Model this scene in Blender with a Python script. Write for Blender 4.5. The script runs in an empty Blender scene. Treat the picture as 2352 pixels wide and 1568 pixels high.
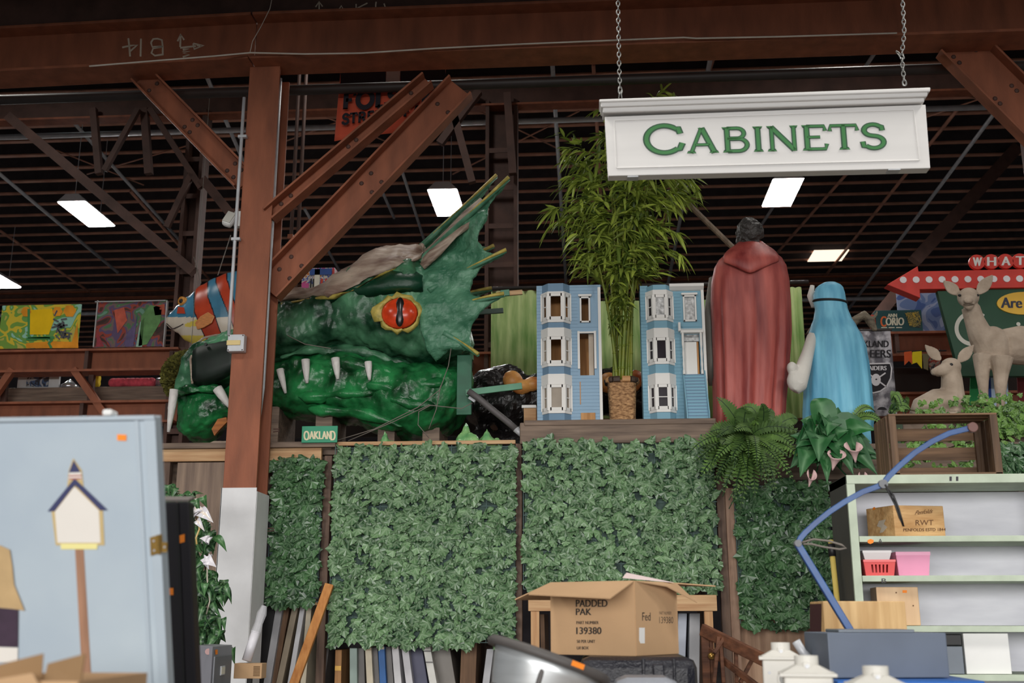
import bpy, math, random
from mathutils import Vector, Matrix, Euler
R = math.radians
V = Vector
scene = bpy.context.scene
COL = scene.collection
rnd = random.Random(7)

# ---------------------------------------------------------------- camera
F = 2520.0
YAW, PITCH = R(4.0), R(14.16)
CAM = V((0, 0, 1.6))
c_f = V((-math.sin(YAW) * math.cos(PITCH), math.cos(YAW) * math.cos(PITCH), math.sin(PITCH)))
c_r = V((math.cos(YAW), math.sin(YAW), 0))
c_u = c_r.cross(c_f)

def ray(px, py):
    return c_f * F + c_r * (px - 1176) + c_u * (784 - py)

def P(px, py, Y):
    """world point where the sight line of a photo pixel meets the plane y = Y"""
    d = ray(px, py)
    return CAM + d * (Y / d.y)

def Pz(px, py, z):
    d = ray(px, py)
    return CAM + d * ((z - CAM.z) / d.z)

def rect(x0, y0, x1, y1, Y):
    """X0, X1, Zbottom, Ztop of a photo rectangle standing in the plane y = Y"""
    xm, ym = (x0 + x1) / 2, (y0 + y1) / 2
    return P(x0, ym, Y).x, P(x1, ym, Y).x, P(xm, y1, Y).z, P(xm, y0, Y).z

# ---------------------------------------------------------------- materials
def lin(c):
    return tuple((x / 255 / 12.92) if x <= 10 else (((x / 255) + 0.055) / 1.055) ** 2.4 for x in c)

_M = {}
def mat(name, col, rough=0.6, metal=0.0, var=0.12, scale=5.0, bump=0.0, bscale=None, col2=None, stretch=(1, 1, 1),
        spec=0.5, detail=4.0, contrast=(0.3, 0.7), coat=0.0):
    """noise-mottled principled material, colours given as 0-255 sRGB"""
    if name in _M:
        return _M[name]
    m = bpy.data.materials.new(name)
    m.use_nodes = True
    nt = m.node_tree
    N, L = nt.nodes, nt.links
    b = N['Principled BSDF']
    b.inputs['Roughness'].default_value = rough
    b.inputs['Metallic'].default_value = metal
    b.inputs['Specular IOR Level'].default_value = spec
    b.inputs['Coat Weight'].default_value = coat
    tc = N.new('ShaderNodeTexCoord')
    mp = N.new('ShaderNodeMapping')
    mp.inputs['Scale'].default_value = stretch
    L.new(tc.outputs['Object'], mp.inputs['Vector'])
    nz = N.new('ShaderNodeTexNoise')
    nz.inputs['Scale'].default_value = scale
    nz.inputs['Detail'].default_value = detail
    L.new(mp.outputs['Vector'], nz.inputs['Vector'])
    rp = N.new('ShaderNodeValToRGB')
    a = lin(col)
    if col2 is None:
        c0 = tuple(x * (1 - var) for x in a)
        c1 = tuple(min(1, x * (1 + var)) for x in a)
    else:
        c0, c1 = a, lin(col2)
    rp.color_ramp.elements[0].color = (*c0, 1)
    rp.color_ramp.elements[1].color = (*c1, 1)
    rp.color_ramp.elements[0].position, rp.color_ramp.elements[1].position = contrast
    L.new(nz.outputs['Fac'], rp.inputs['Fac'])
    L.new(rp.outputs['Color'], b.inputs['Base Color'])
    if bump:
        bn = N.new('ShaderNodeTexNoise')
        bn.inputs['Scale'].default_value = bscale or scale * 3
        bn.inputs['Detail'].default_value = 5
        L.new(mp.outputs['Vector'], bn.inputs['Vector'])
        bp = N.new('ShaderNodeBump')
        bp.inputs['Strength'].default_value = min(1, bump)
        bp.inputs['Distance'].default_value = 0.02
        L.new(bn.outputs['Fac'], bp.inputs['Height'])
        L.new(bp.outputs['Normal'], b.inputs['Normal'])
    _M[name] = m
    return m

def wood(name, col, col2, axis='x', scale=6, rough=0.7, bump=0.25):
    st = {'x': (0.12, 1.6, 1.6), 'z': (1.6, 1.6, 0.12), 'y': (1.6, 0.12, 1.6)}[axis]
    return mat(name, col, rough=rough, scale=scale * 3, col2=col2, stretch=st, bump=bump, bscale=scale * 7, detail=6)

def leafmat(name, dark, light, vein, rough=0.38, vk=.8):
    """leaf: colour by the per-leaf random value, paler on the veins (attributes set per vertex)"""
    if name in _M:
        return _M[name]
    m = bpy.data.materials.new(name)
    m.use_nodes = True
    N, L = m.node_tree.nodes, m.node_tree.links
    b = N['Principled BSDF']
    b.inputs['Roughness'].default_value = rough
    at = N.new('ShaderNodeAttribute'); at.attribute_name = 'leaf'
    sp = N.new('ShaderNodeSeparateColor')
    L.new(at.outputs['Color'], sp.inputs['Color'])
    r1 = N.new('ShaderNodeValToRGB')
    r1.color_ramp.elements[0].color = (*lin(dark), 1)
    r1.color_ramp.elements[1].color = (*lin(light), 1)
    L.new(sp.outputs['Red'], r1.inputs['Fac'])
    mx = N.new('ShaderNodeMix'); mx.data_type = 'RGBA'
    mx.inputs['B'].default_value = (*lin(vein), 1)
    pw = N.new('ShaderNodeMath'); pw.operation = 'POWER'; pw.inputs[1].default_value = 2.2
    L.new(sp.outputs['Green'], pw.inputs[0])
    ml = N.new('ShaderNodeMath'); ml.operation = 'MULTIPLY'; ml.inputs[1].default_value = vk
    L.new(pw.outputs[0], ml.inputs[0])
    L.new(ml.outputs[0], mx.inputs['Factor'])
    L.new(r1.outputs['Color'], mx.inputs['A'])
    L.new(mx.outputs['Result'], b.inputs['Base Color'])
    b.inputs['Subsurface Weight'].default_value = 0.0
    _M[name] = m
    return m

def glow(name, col, strength):
    if name in _M:
        return _M[name]
    m = bpy.data.materials.new(name)
    m.use_nodes = True
    b = m.node_tree.nodes['Principled BSDF']
    b.inputs['Base Color'].default_value = (*lin(col), 1)
    b.inputs['Emission Color'].default_value = (*lin(col), 1)
    b.inputs['Emission Strength'].default_value = strength
    _M[name] = m
    return m

def clear(name, col=(240, 245, 250), rough=0.08, alpha=0.3):
    if name in _M:
        return _M[name]
    m = bpy.data.materials.new(name)
    m.use_nodes = True
    b = m.node_tree.nodes['Principled BSDF']
    b.inputs['Base Color'].default_value = (*lin(col), 1)
    b.inputs['Roughness'].default_value = rough
    b.inputs['Alpha'].default_value = alpha
    _M[name] = m
    return m

# ---------------------------------------------------------------- mesh builder
class MB:
    def __init__(s, M=None):
        s.V, s.F, s.MI, s.A, s.M, s.cur = [], [], [], [], M, 0
        s.at = None
    def add(s, vs, fs, at=None):
        b = len(s.V)
        s.V += [(s.M @ V(v)) if s.M else V(v) for v in vs]
        s.F += [tuple(b + i for i in f) for f in fs]
        s.MI += [s.cur] * len(fs)
        s.A += at if at else [(0, 0, 0)] * len(vs)
        return s
    def box(s, x0, y0, z0, x1, y1, z1):
        x0, x1 = min(x0, x1), max(x0, x1); y0, y1 = min(y0, y1), max(y0, y1); z0, z1 = min(z0, z1), max(z0, z1)
        return s.add([(x0, y0, z0), (x1, y0, z0), (x1, y1, z0), (x0, y1, z0), (x0, y0, z1), (x1, y0, z1), (x1, y1, z1), (x0, y1, z1)],
                     [(0, 3, 2, 1), (4, 5, 6, 7), (0, 1, 5, 4), (1, 2, 6, 5), (2, 3, 7, 6), (3, 0, 4, 7)])
    def obox(s, c, a, b, d):
        c, a, b, d = V(c), V(a), V(b), V(d)
        vs = [c + a * i + b * j + d * k for k in (-1, 1) for i, j in ((-1, -1), (1, -1), (1, 1), (-1, 1))]
        fs = [(0, 3, 2, 1), (4, 5, 6, 7), (0, 1, 5, 4), (1, 2, 6, 5), (2, 3, 7, 6), (3, 0, 4, 7)]
        if a.cross(b).dot(d) < 0:
            fs = [f[::-1] for f in fs]
        return s.add(vs, fs)
    def bar(s, p, q, w, h, up=(0, 0, 1)):
        """straight bar from p to q, w across and h along the side nearest to up"""
        p, q = V(p), V(q)
        d = (q - p)
        n = d.normalized()
        sd = n.cross(V(up)).normalized()
        u = sd.cross(n)
        return s.obox((p + q) / 2, sd * (w / 2), d / 2, u * (h / 2))
    def tube(s, pts, r, n=8, cap=True, flat=1.0):
        pts = [V(p) for p in pts]
        k = len(pts)
        rs = r if isinstance(r, (list, tuple)) else [r] * k
        t0 = (pts[1] - pts[0]).normalized()
        nrm = t0.orthogonal().normalized()
        vs = []
        for i, p in enumerate(pts):
            t = (pts[min(i + 1, k - 1)] - pts[max(i - 1, 0)]).normalized()
            nrm = (nrm - t * nrm.dot(t))
            nrm = nrm.normalized() if nrm.length > 1e-6 else t.orthogonal().normalized()
            bi = t.cross(nrm)
            for j in range(n):
                a = 2 * math.pi * j / n
                vs.append(p + (nrm * math.cos(a) + bi * math.sin(a) * flat) * rs[i])
        fs = []
        for i in range(k - 1):
            for j in range(n):
                a, b = i * n + j, i * n + (j + 1) % n
                fs.append((a, b, b + n, a + n))
        if cap:
            fs.append(tuple(range(n))[::-1])
            fs.append(tuple((k - 1) * n + j for j in range(n)))
        return s.add(vs, fs)
    def lathe(s, c, prof, n=24, sx=1.0, sy=1.0, a0=0.0, arc=None, wob=None):
        c = V(c)
        full = arc is None
        m = n if full else n + 1
        vs = []
        for i, (r, z) in enumerate(prof):
            for j in range(m):
                a = a0 + (2 * math.pi if full else arc) * j / n
                k = wob(a, i) if wob else 1.0
                vs.append(c + V((r * k * math.cos(a) * sx, r * k * math.sin(a) * sy, z)))
        fs = []
        for i in range(len(prof) - 1):
            for j in range(n):
                a, b = i * m + j, i * m + (j + 1) % m
                fs.append((a, b, b + m, a + m))
        return s.add(vs, fs)
    def ell(s, c, r, n=16, m=10, rot=None):
        c = V(c)
        rr = (r, r, r) if isinstance(r, (int, float)) else r
        E = Euler(rot).to_matrix() if rot else None
        vs, fs = [], []
        for i in range(m + 1):
            t = math.pi * i / m
            for j in range(n):
                a = 2 * math.pi * j / n
                p = V((math.sin(t) * math.cos(a) * rr[0], math.sin(t) * math.sin(a) * rr[1], math.cos(t) * rr[2]))
                vs.append(c + (E @ p if E else p))
        for i in range(m):
            for j in range(n):
                a, b = i * n + j, i * n + (j + 1) % n
                fs.append((a, a + n, b + n, b))
        return s.add(vs, fs)
    def prism(s, pts, d):
        """polygon pts pushed along the vector d"""
        pts = [V(p) for p in pts]
        d = V(d)
        n = len(pts)
        nr = V((0, 0, 0))
        for i in range(n):
            nr += pts[i].cross(pts[(i + 1) % n])
        vs = pts + [p + d for p in pts]
        fs = [tuple(range(n))[::-1], tuple(range(n, 2 * n))]
        fs += [(i, (i + 1) % n, n + (i + 1) % n, n + i) for i in range(n)]
        if nr.dot(d) < 0:
            fs = [f[::-1] for f in fs]
        return s.add(vs, fs)
    def poly(s, pts):
        return s.add(pts, [tuple(range(len(pts)))])
    def grid(s, rows, close=False, at=None):
        n = len(rows[0])
        vs = [p for r in rows for p in r]
        fs = []
        for i in range(len(rows) - 1):
            for j in range(n if close else n - 1):
                a, b = i * n + j, i * n + (j + 1) % n
                fs.append((a, b, b + n, a + n))
        return s.add(vs, fs, at)
    def build(s, name, m, parent=None, smooth=False, bevel=0.0, mods=(), solid=0.0, label=None, kind=None):
        me = bpy.data.meshes.new(name)
        if parent is not None:
            base = root_loc(parent)
        else:
            xs = [v.x for v in s.V]; ys = [v.y for v in s.V]; zs = [v.z for v in s.V]
            base = V(((min(xs) + max(xs)) / 2, (min(ys) + max(ys)) / 2, min(zs)))
        me.from_pydata([tuple(v - base) for v in s.V], [], s.F)
        for x in (m if isinstance(m, (list, tuple)) else [m]):
            me.materials.append(x)
        if any(s.MI):
            me.polygons.foreach_set('material_index', s.MI)
        if any(a != (0, 0, 0) for a in s.A):
            ca = me.color_attributes.new('leaf', 'FLOAT_COLOR', 'POINT')
            ca.data.foreach_set('color', [x for a in s.A for x in (*a, 1.0)])
        if smooth:
            me.polygons.foreach_set('use_smooth', [True] * len(me.polygons))
        me.update()
        o = bpy.data.objects.new(name, me)
        COL.objects.link(o)
        if parent is not None:
            o.parent = parent
        else:
            o.location = base
        if bevel:
            b = o.modifiers.new('edge', 'BEVEL'); b.width = bevel; b.segments = 2; b.limit_method = 'ANGLE'; b.angle_limit = R(40)
        if solid:
            b = o.modifiers.new('solid', 'SOLIDIFY'); b.thickness = solid; b.offset = 0
        for t, kw in mods:
            b = o.modifiers.new(t.lower(), t)
            for k, v in kw.items():
                setattr(b, k, v)
        if label:
            o['label'] = label
        if kind:
            o['kind'] = kind
        return o

def root_loc(o):
    while o.parent is not None:
        o = o.parent
    return V(o.location)

def tag(o, label, cat, group=None, kind=None):
    o['label'] = label
    o['category'] = cat
    if group: o['group'] = group
    if kind: o['kind'] = kind
    return o

def thing(name, loc, label, cat, group=None, kind=None):
    o = bpy.data.objects.new(name, None)
    o.empty_display_size = 0.1
    COL.objects.link(o)
    o.location = loc
    return tag(o, label, cat, group, kind)

def struct(o):
    o['kind'] = 'structure'
    return o

def copy_tree(o, parent=None):
    c = o.copy(); COL.objects.link(c)
    if parent is not None: c.parent = parent
    for ch in [x for x in COL.objects if x.parent == o and x != c]:
        copy_tree(ch, c)
    return c

# ---------------------------------------------------------------- lettering
_T = {}
def text_polys(s):
    if s in _T:
        return _T[s]
    cu = bpy.data.curves.new('txt', 'FONT')
    cu.body = s
    cu.size = 1
    cu.resolution_u = 3
    ob = bpy.data.objects.new('txt', cu)
    COL.objects.link(ob)
    dg = bpy.context.evaluated_depsgraph_get(); dg.update()
    me = bpy.data.meshes.new_from_object(ob.evaluated_get(dg))
    vs = [(v.co.x, v.co.y) for v in me.vertices]
    fs = [tuple(p.vertices) for p in me.polygons]
    bpy.data.objects.remove(ob); bpy.data.curves.remove(cu); bpy.data.meshes.remove(me)
    x0 = min(v[0] for v in vs); x1 = max(v[0] for v in vs); y0 = min(v[1] for v in vs); y1 = max(v[1] for v in vs)
    vs = [((x - x0) / (x1 - x0), (y - y0) / (y1 - y0)) for x, y in vs]
    _T[s] = (vs, fs)
    return _T[s]

def text(mb, s, o, ux, uz, dup=0.0):
    """letters of s filling the parallelogram o, o+ux, o+uz; dup thickens them"""
    vs, fs = text_polys(s)
    o, ux, uz = V(o), V(ux), V(uz)
    nrm = ux.cross(uz).normalized()
    for i in ((-1, 0, 1) if dup else (0,)):
        q = o + ux.normalized() * dup * i + nrm * (0.00012 * i)
        mb.add([q + ux * x + uz * y for x, y in vs], fs)

def arc(cx, cy, rx, ry, a0, a1, n=14):
    return [(cx + rx * math.cos(R(a0 + (a1 - a0) * i / n)), cy + ry * math.sin(R(a0 + (a1 - a0) * i / n))) for i in range(n + 1)]

# serif capitals: (width, strokes[(weight, points)], serif bars[(x0, x1, y)], wedges)
def glyph(ch):
    if ch == 'I': return .3, [(1, [(.15, 0), (.15, 1)])], [(0, .3, 0), (0, .3, 1)]
    if ch == 'L': return .62, [(1, [(.15, 0), (.15, 1)]), (.8, [(.15, .04), (.6, .04), (.62, .25)])], [(0, .3, 0), (0, .3, 1)]
    if ch == 'F': return .66, [(1, [(.15, 0), (.15, 1)]), (.8, [(.15, .95), (.62, .95), (.65, .74)]), (.7, [(.15, .52), (.5, .52)])], [(0, .32, 0), (0, .3, 1), (.47, .5, .52)]
    if ch == 'E': return .72, [(1, [(.15, 0), (.15, 1)]), (.8, [(.15, .95), (.66, .95), (.69, .76)]), (.7, [(.15, .52), (.54, .52)]), (.8, [(.15, .05), (.68, .05), (.72, .25)])], [(0, .3, 0), (0, .3, 1)]
    if ch == 'T': return .8, [(1, [(.4, 0), (.4, 1)]), (.8, [(.0, .74), (.03, .95), (.77, .95), (.8, .74)])], [(.24, .56, 0)]
    if ch == 'N': return .92, [(.8, [(.15, 0), (.15, 1)]), (1.1, [(.13, .97), (.8, .03)]), (.8, [(.8, 0), (.8, 1)])], [(0, .28, 0), (0, .24, 1), (.68, .93, 1)]
    if ch == 'M': return 1.1, [(.7, [(.14, 0), (.17, 1)]), (1, [(.17, .97), (.55, .06)]), (.7, [(.55, .06), (.93, .97)]), (1, [(.93, 1), (.96, 0)])], [(0, .28, 0), (.82, 1.1, 0), (.03, .22, 1), (.88, 1.07, 1)]
    if ch == 'A': return .96, [(.75, [(.13, 0), (.47, 1)]), (1.1, [(.47, 1), (.83, 0)]), (.7, [(.25, .33), (.7, .33)])], [(0, .28, 0), (.67, .96, 0), (.36, .56, 1)]
    if ch == 'R': return .88, [(1, [(.15, 0), (.15, 1)]), (.85, [(.15, .95)] + arc(.46, .73, .24, .22, 90, -90) + [(.15, .51)]), (1, [(.44, .5), (.8, .03)])], [(0, .3, 0), (0, .3, 1), (.72, .9, .02)]
    if ch == 'B': return .8, [(1, [(.15, 0), (.15, 1)]), (.85, [(.15, .95)] + arc(.45, .75, .2, .2, 90, -90, 10) + [(.15, .55)]), (.9, [(.15, .53), (.46, .53)] + arc(.47, .29, .26, .245, 90, -90, 12) + [(.15, .045)])], [(0, .3, 0), (0, .3, 1)]
    if ch == 'C': return .98, [(1, [(.93, .68), (.88, .88)] + arc(.52, .5, .46, .46, 48, 312, 26) + [(.9, .15), (.98, .36)])], []
    if ch == 'O': return 1.0, [(1, arc(.5, .5, .42, .46, 0, 360, 30))], []
    if ch == 'S': return .7, [(1, [(.62, .72), (.6, .88)] + arc(.35, .74, .26, .22, 40, 260, 14) + arc(.36, .27, .28, .24, 80, -140, 14) + [(.06, .1), (.03, .3)])], []
    return .4, [], []

def strip(mb, pts, w, put):
    n = len(pts)
    L, Rr = [], []
    for i in range(n):
        a, b = V(pts[max(i - 1, 0)]), V(pts[min(i + 1, n - 1)])
        d = (b - a)
        d = d.normalized() if d.length else V((1, 0))
        k = V((-d.y, d.x)) * w
        L.append(V(pts[i]) + k); Rr.append(V(pts[i]) - k)
    vs = [put(p.x, p.y) for p in L] + [put(p.x, p.y) for p in Rr]
    mb.add(vs, [(n + i, n + i + 1, i + 1, i) for i in range(n - 1)])

def serif_text(mb, word, o, ux, uz, w=.075, gap=.12, lift=0.0, first=1.0, serif=.035):
    """word in flared serif capitals from o; uz = cap height vector, ux = whole width"""
    o, ux, uz = V(o), V(ux), V(uz)
    nrm = ux.cross(uz).normalized()
    tot, lay = 0, []
    for i, ch in enumerate(word):
        g = glyph(ch)
        k = first if i == 0 else 1.0
        lay.append((tot, k, g)); tot += (g[0] * k if ch != ' ' else .4) + gap
    tot -= gap
    kx = ux / tot
    for x0, k, (gw, st, sf) in lay:
        def put(x, y, x0=x0, k=k):
            return o + kx * (x0 + x * k) + uz * (y * k) + nrm * lift
        for wt, pts in st:
            strip(mb, pts, w * wt, put)
        for a, b, y in sf:
            d = serif if y < .5 else -serif
            mb.add([put(a, y - .0), put(b, y - .0), put(b - .04, y + d * 2), put(a + .04, y + d * 2)], [(0, 1, 2, 3) if d > 0 else (3, 2, 1, 0)])

def lines(mb, polys, put, w):
    """hand-drawn strokes given in photo pixels, put() lays a pixel on its surface"""
    for pts in polys:
        strip(mb, pts, w, put)
# ================================================================ materials of the setting
RUST = mat('red oxide steel', (142, 82, 56), rough=0.66, var=0.25, scale=3.5, bump=0.12, bscale=40, stretch=(2, 2, .5))
RUSTD = mat('dark oxide steel', (82, 57, 49), rough=0.7, var=0.3, scale=4, bump=0.1, bscale=40)
ROOFM = mat('roof deck', (66, 60, 64), rough=0.8, var=0.3, scale=2)
JOIST = mat('joist steel', (184, 132, 110), rough=0.6, var=0.3, scale=3)
GALV = mat('galvanised conduit', (190, 192, 196), rough=0.45, metal=0.15, var=0.12, scale=8)
DARKPIPE = mat('dark sprinkler pipe', (46, 40, 38), rough=0.5, var=0.2)
WHITEP = mat('scuffed white paint', (224, 224, 226), rough=0.65, var=0.07, scale=4, bump=0.1)
OLDWOOD = wood('weathered timber', (92, 76, 66), (136, 116, 100), 'x')
OLDWOODZ = wood('weathered upright timber', (70, 52, 44), (116, 92, 76), 'z')
PINE = wood('raw pine', (176, 132, 92), (206, 170, 128), 'x')
PINEZ = wood('raw pine upright', (178, 130, 88), (206, 166, 122), 'z')
PLYZ = wood('grey plywood', (104, 86, 76), (150, 128, 110), 'z', scale=4)
BLACK = mat('black', (22, 21, 23), rough=0.5, var=0.2)
CONC = mat('concrete floor', (122, 118, 116), rough=0.75, var=0.15, scale=1.5, bump=0.05)
ORANGE = mat('orange price sticker', (255, 140, 30), rough=0.6, var=0.05)
WHITE = mat('white', (232, 232, 230), rough=0.5, var=0.03)
INK = mat('black ink', (42, 36, 34), rough=0.7, var=0.1)
CARD = mat('cardboard', (192, 156, 118), rough=0.85, var=0.06, scale=3, bump=0.05, bscale=60)
GREYP = mat('grey sheet metal', (104, 112, 122), rough=0.45, metal=0.1, var=0.08, scale=6)
CORDM = mat('grey cord', (120, 112, 104), rough=0.6, var=0.1)

# ================================================================ shell
o = struct(MB().box(-26, -6, -.2, 26, 36, 0).build('floor', CONC))
o = struct(MB().box(-26, -6, 10.2, 26, 36, 10.35).build('ceiling', ROOFM))
o = struct(MB().box(-26, 35.6, 0, 26, 35.9, 10.2).build('wall_back', ROOFM))
jb = MB().box(-20, -.03, .025, 20, .03, .3)
jb.cur = 1
jb.box(-20, -.05, 0, 20, .05, .025)  # lit flange light, shaded web dark: light put into one steel's colours
J = None
for k in range(36):
    y = 14.6 + k * .6
    if J is None:
        J = struct(jb.build('ceiling_joist', [mat('joist web shade', (58, 50, 52), rough=.8, var=.2), JOIST]))
        J.location = (0, y, 9.9)
    else:
        j = J.copy(); COL.objects.link(j); j.location = (0, y, 9.9)

def run(name, a, b, z, r, m):
    p, q = Pz(*a, z), Pz(*b, z)
    struct(MB().tube([p, q], r, 8).build(name, m, smooth=True))
for a, b, z, r, m in [((1266, 100), (1301, 665), 9.6, .034, GALV), ((1363, 150), (1392, 655), 9.85, .03, JOIST),
                      ((1640, 90), (1532, 665), 9.55, .036, GALV), ((1652, 90), (1478, 660), 9.85, .03, JOIST), ((2010, 120), (1720, 560), 9.7, .03, GALV),
                      ((2120, 200), (1768, 600), 9.85, .03, JOIST), ((2310, 225), (1930, 735), 9.6, .034, GALV), ((2200, 250), (1890, 640), 9.85, .032, JOIST),
                      ((455, 130), (585, 430), 9.6, .034, GALV), ((-60, 350), (270, 625), 9.6, .034, GALV), ((150, 260), (420, 560), 9.55, .03, GALV),
                      ((0, 530), (250, 700), 9.8, .03, JOIST), ((300, 440), (480, 640), 9.85, .03, JOIST), ((900, 320), (990, 600), 9.8, .03, GALV),
                      ((700, 480), (790, 640), 9.8, .03, GALV), ((860, 400), (905, 500), 9.8, .03, GALV)]:
    run('ceiling_conduit', a, b, z, r, m)
for y, z, r, m in [(15.8, 9.15, .045, GALV), (27.4, 9.5, .05, GALV), (9.62, 6.6, .05, DARKPIPE)]:
    x1 = 1.9 * y + 2
    struct(MB().tube([(-x1 if y > 10 else -14, y, z), (x1 if y > 10 else 14, y, z)], r, 10).build('ceiling_cross_pipe', m, smooth=True))
# rod cross-bracing just under the deck
for a, b in [((1040, 400), (1330, 255)), ((1100, 255), (1290, 345)), ((1330, 200), (1480, 260)), ((200, 400), (480, 320)), ((130, 345), (330, 425)),
             ((2110, 275), (2300, 210)), ((2170, 205), (2352, 260)), ((640, 330), (830, 260)), ((640, 225), (900, 330))]:
    run('ceiling_brace_rod', a, b, 9.75, .014, JOIST)

def chord(Y, z, x0, x1, h, name='beam_roof'):
    t = bpy.data.objects.new(name, None); COL.objects.link(t); t.location = (x0, Y, z); struct(t)
    MB().box(x0, Y - .1, z, x1, Y + .1, z + .03).build('lower_flange', RUST, t)
    MB().box(x0, Y - .1, z + h - .03, x1, Y + .1, z + h).build('upper_flange', RUST, t)
    MB().box(x0, Y - .015, z + .03, x1, Y + .015, z + h - .03).build('web', RUSTD, t)
    return t
chord(14.0, 8.5, -16, 14, .34)
chord(26.5, 9.62, -24, 22, .2)
# second row of built-up columns
def lattice_column(name, x, Y, z1, w):
    t = bpy.data.objects.new(name, None); COL.objects.link(t); t.location = (x, Y, 0); struct(t)
    for s in (-1, 1):
        MB().box(x + s * w - .05 * s, Y - .13, 0, x + s * w, Y + .13, z1).build('flange', RUSTD, t)
    MB().box(x - w + .02, Y + .05, 0, x + w - .02, Y + .08, z1).build('web', RUSTD, t)
    for k in range(int(z1 / .55)):
        MB().box(x - w + .02, Y - .12, k * .55 + .1, x + w - .02, Y - .11, k * .55 + .17).build('batten', RUSTD, t)
lattice_column('column_far', P(436, 550, 14).x, 14.05, 8.6, .13)
lattice_column('column_far', P(1152, 550, 14).x, 14.05, 8.6, .22)
lattice_column('column_far', P(2420, 550, 14).x, 14.05, 8.6, .2)
# knee braces seen far off on the building's second and third rows
def strut(a, b, Y, w, d, m=RUSTD, name='beam_knee_brace'):
    struct(MB().bar(P(*a, Y), P(*b, Y), w, d, (0, 1, 0)).build(name, m))
strut((20, 268), (445, 625), 13.8, .13, .12)
strut((318, 250), (240, 392), 13.8, .07, .07)
strut((345, 250), (462, 432), 13.8, .08, .07)
strut((440, 400), (383, 522), 13.8, .08, .07)
strut((466, 412), (545, 510), 13.8, .12, .1)
strut((215, 250), (228, 400), 13.9, .09, .09)
strut((332, 250), (342, 400), 13.9, .1, .09)
strut((2335, 340), (2100, 600), 19, .22, .2)
strut((2085, 640), (2000, 745), 19, .2, .2)
strut((1165, 215), (1178, 400), 13.8, .1, .1)
strut((1030, 215), (1085, 420), 13.8, .1, .1)
strut((1100, 210), (1010, 330), 13.8, .1, .1)
# ================================================================ main girder and column, row one
GZ0, GZ1 = 6.64, 7.12
def girder(name, p, q, joint=False):
    """plate girder from p to q (ends on its centre line, at GZ0)"""
    p, q = V(p), V(q)
    t = bpy.data.objects.new(name, None); COL.objects.link(t); t.location = p; struct(t)
    up = V((0, 0, 1))
    h = GZ1 - GZ0
    MB().bar(p + up * .014, q + up * .014, .35, .028).build('lower_flange', RUST, t, bevel=.004)
    MB().bar(p + up * (h - .014), q + up * (h - .014), .35, .028).build('upper_flange', RUST, t, bevel=.004)
    MB().bar(p + up * (h / 2), q + up * (h / 2), .02, h - .05).build('web', RUST, t)
    return t
CX0, CX1, CY = -3.12, -2.83, 9.2
cxm = (CX0 + CX1) / 2
girder('beam_main', (cxm - .1, 9.21, GZ0), (13.5, 9.21, GZ0))
le = Pz(-60, 172, GZ0); le.y += .17
g2 = girder('beam_side', (le.x - 2, le.y + .02, GZ0), (cxm - .11, 9.21, GZ0))
# chalk marks on the girder's web
def onweb(px, py):
    a, b = V((le.x - 2, le.y + .02, 0)), V((cxm - .11, 9.21, 0))
    n = V((-(b - a).y, (b - a).x, 0)).normalized() * -1
    a = a + n * (-.012)  if n.y > 0 else a + n * .012
    d = ray(px, py)
    k = (a - CAM).dot(n) / d.dot(n)
    return CAM + d * k + n * (.002 if n.y < 0 else -.002)
mk = MB()
lines(mk, [[(295, 88), (297, 105), (299, 130)], [(281, 109), (300, 105), (316, 103), (299, 118)], [(324, 89), (323, 130)],
           [(347, 98), (352, 90), (362, 89), (372, 92), (374, 108), (374, 126)], [(347, 98), (350, 108), (374, 107)], [(374, 107), (352, 111), (348, 122), (356, 128), (376, 125)],
           [(414, 108), (415, 80)], [(408, 95), (415, 79), (423, 92)], [(414, 110), (450, 106)], [(444, 100), (468, 105), (446, 113), (444, 100)], [(452, 104), (460, 106)],
           [(420, 114), (434, 112), (420, 118), (436, 118), (421, 122), (435, 126), (420, 131)]], onweb, 2.1)
mk.build('chalk_mark', mat('chalk', (206, 190, 170), rough=.9), g2)
# a nearer, higher beam whose chalk marks just show at the very top
HZ = P(800, 26, 8.7).z
hb = bpy.data.objects.new('beam_upper', None); COL.objects.link(hb); hb.location = (0, 8.8, HZ); struct(hb)
MB().box(-8, 9.16, GZ1 + .01, 13, 9.24, GZ1 + .75).build('web', RUSTD, hb)
mk = MB()
up = lambda px, py: P(px, py, 9.155)
lines(mk, [[(733, 28), (733, 4)], [(725, 16), (733, 4), (741, 15)], [(776, 26), (784, 13), (790, 25)], [(779, 24), (802, 23)], [(818, 25), (818, 9)], [(844, 7), (820, 19), (832, 24)],
           [(863, 21), (863, 11), (864, 4)], [(882, 8), (886, 20)]], up, 1.6)
mk.build('chalk_mark', _M['chalk'], hb)

tc = bpy.data.objects.new('column_main', None); COL.objects.link(tc); tc.location = (cxm, 9.37, 0); struct(tc)
ZP = P(552, 1120, CY).z
MB().box(CX0, CY, 0, CX1, CY + .03, GZ0).build('front_flange', RUST, tc, bevel=.004)
MB().box(CX0, CY + .32, 0, CX1, CY + .35, GZ0).build('rear_flange', RUST, tc, bevel=.004)
MB().box(cxm - .012, CY + .03, 0, cxm + .012, CY + .32, GZ0).build('web', RUST, tc)
mb = MB().box(CX0 - .008, CY - .01, 0, CX1 + .008, CY, ZP).box(CX0 - .01, CY - .01, 0, CX0 - .002, CY + .355, ZP).box(CX1 + .002, CY + .0, 0, CX1 + .012, CY + .36, ZP - .03)
mb.build('white_base_panel', WHITEP, tc)
for px, py in [(615, 1213), (628, 985)]:
    q = P(px, py, CY + .34)
    MB().tube([q, q + V((.05, 0, 0)), q + V((.055, 0, -.02)), q + V((0, 0, -.025))], .006, 6).build('rung_hook', RUSTD, tc)

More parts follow.
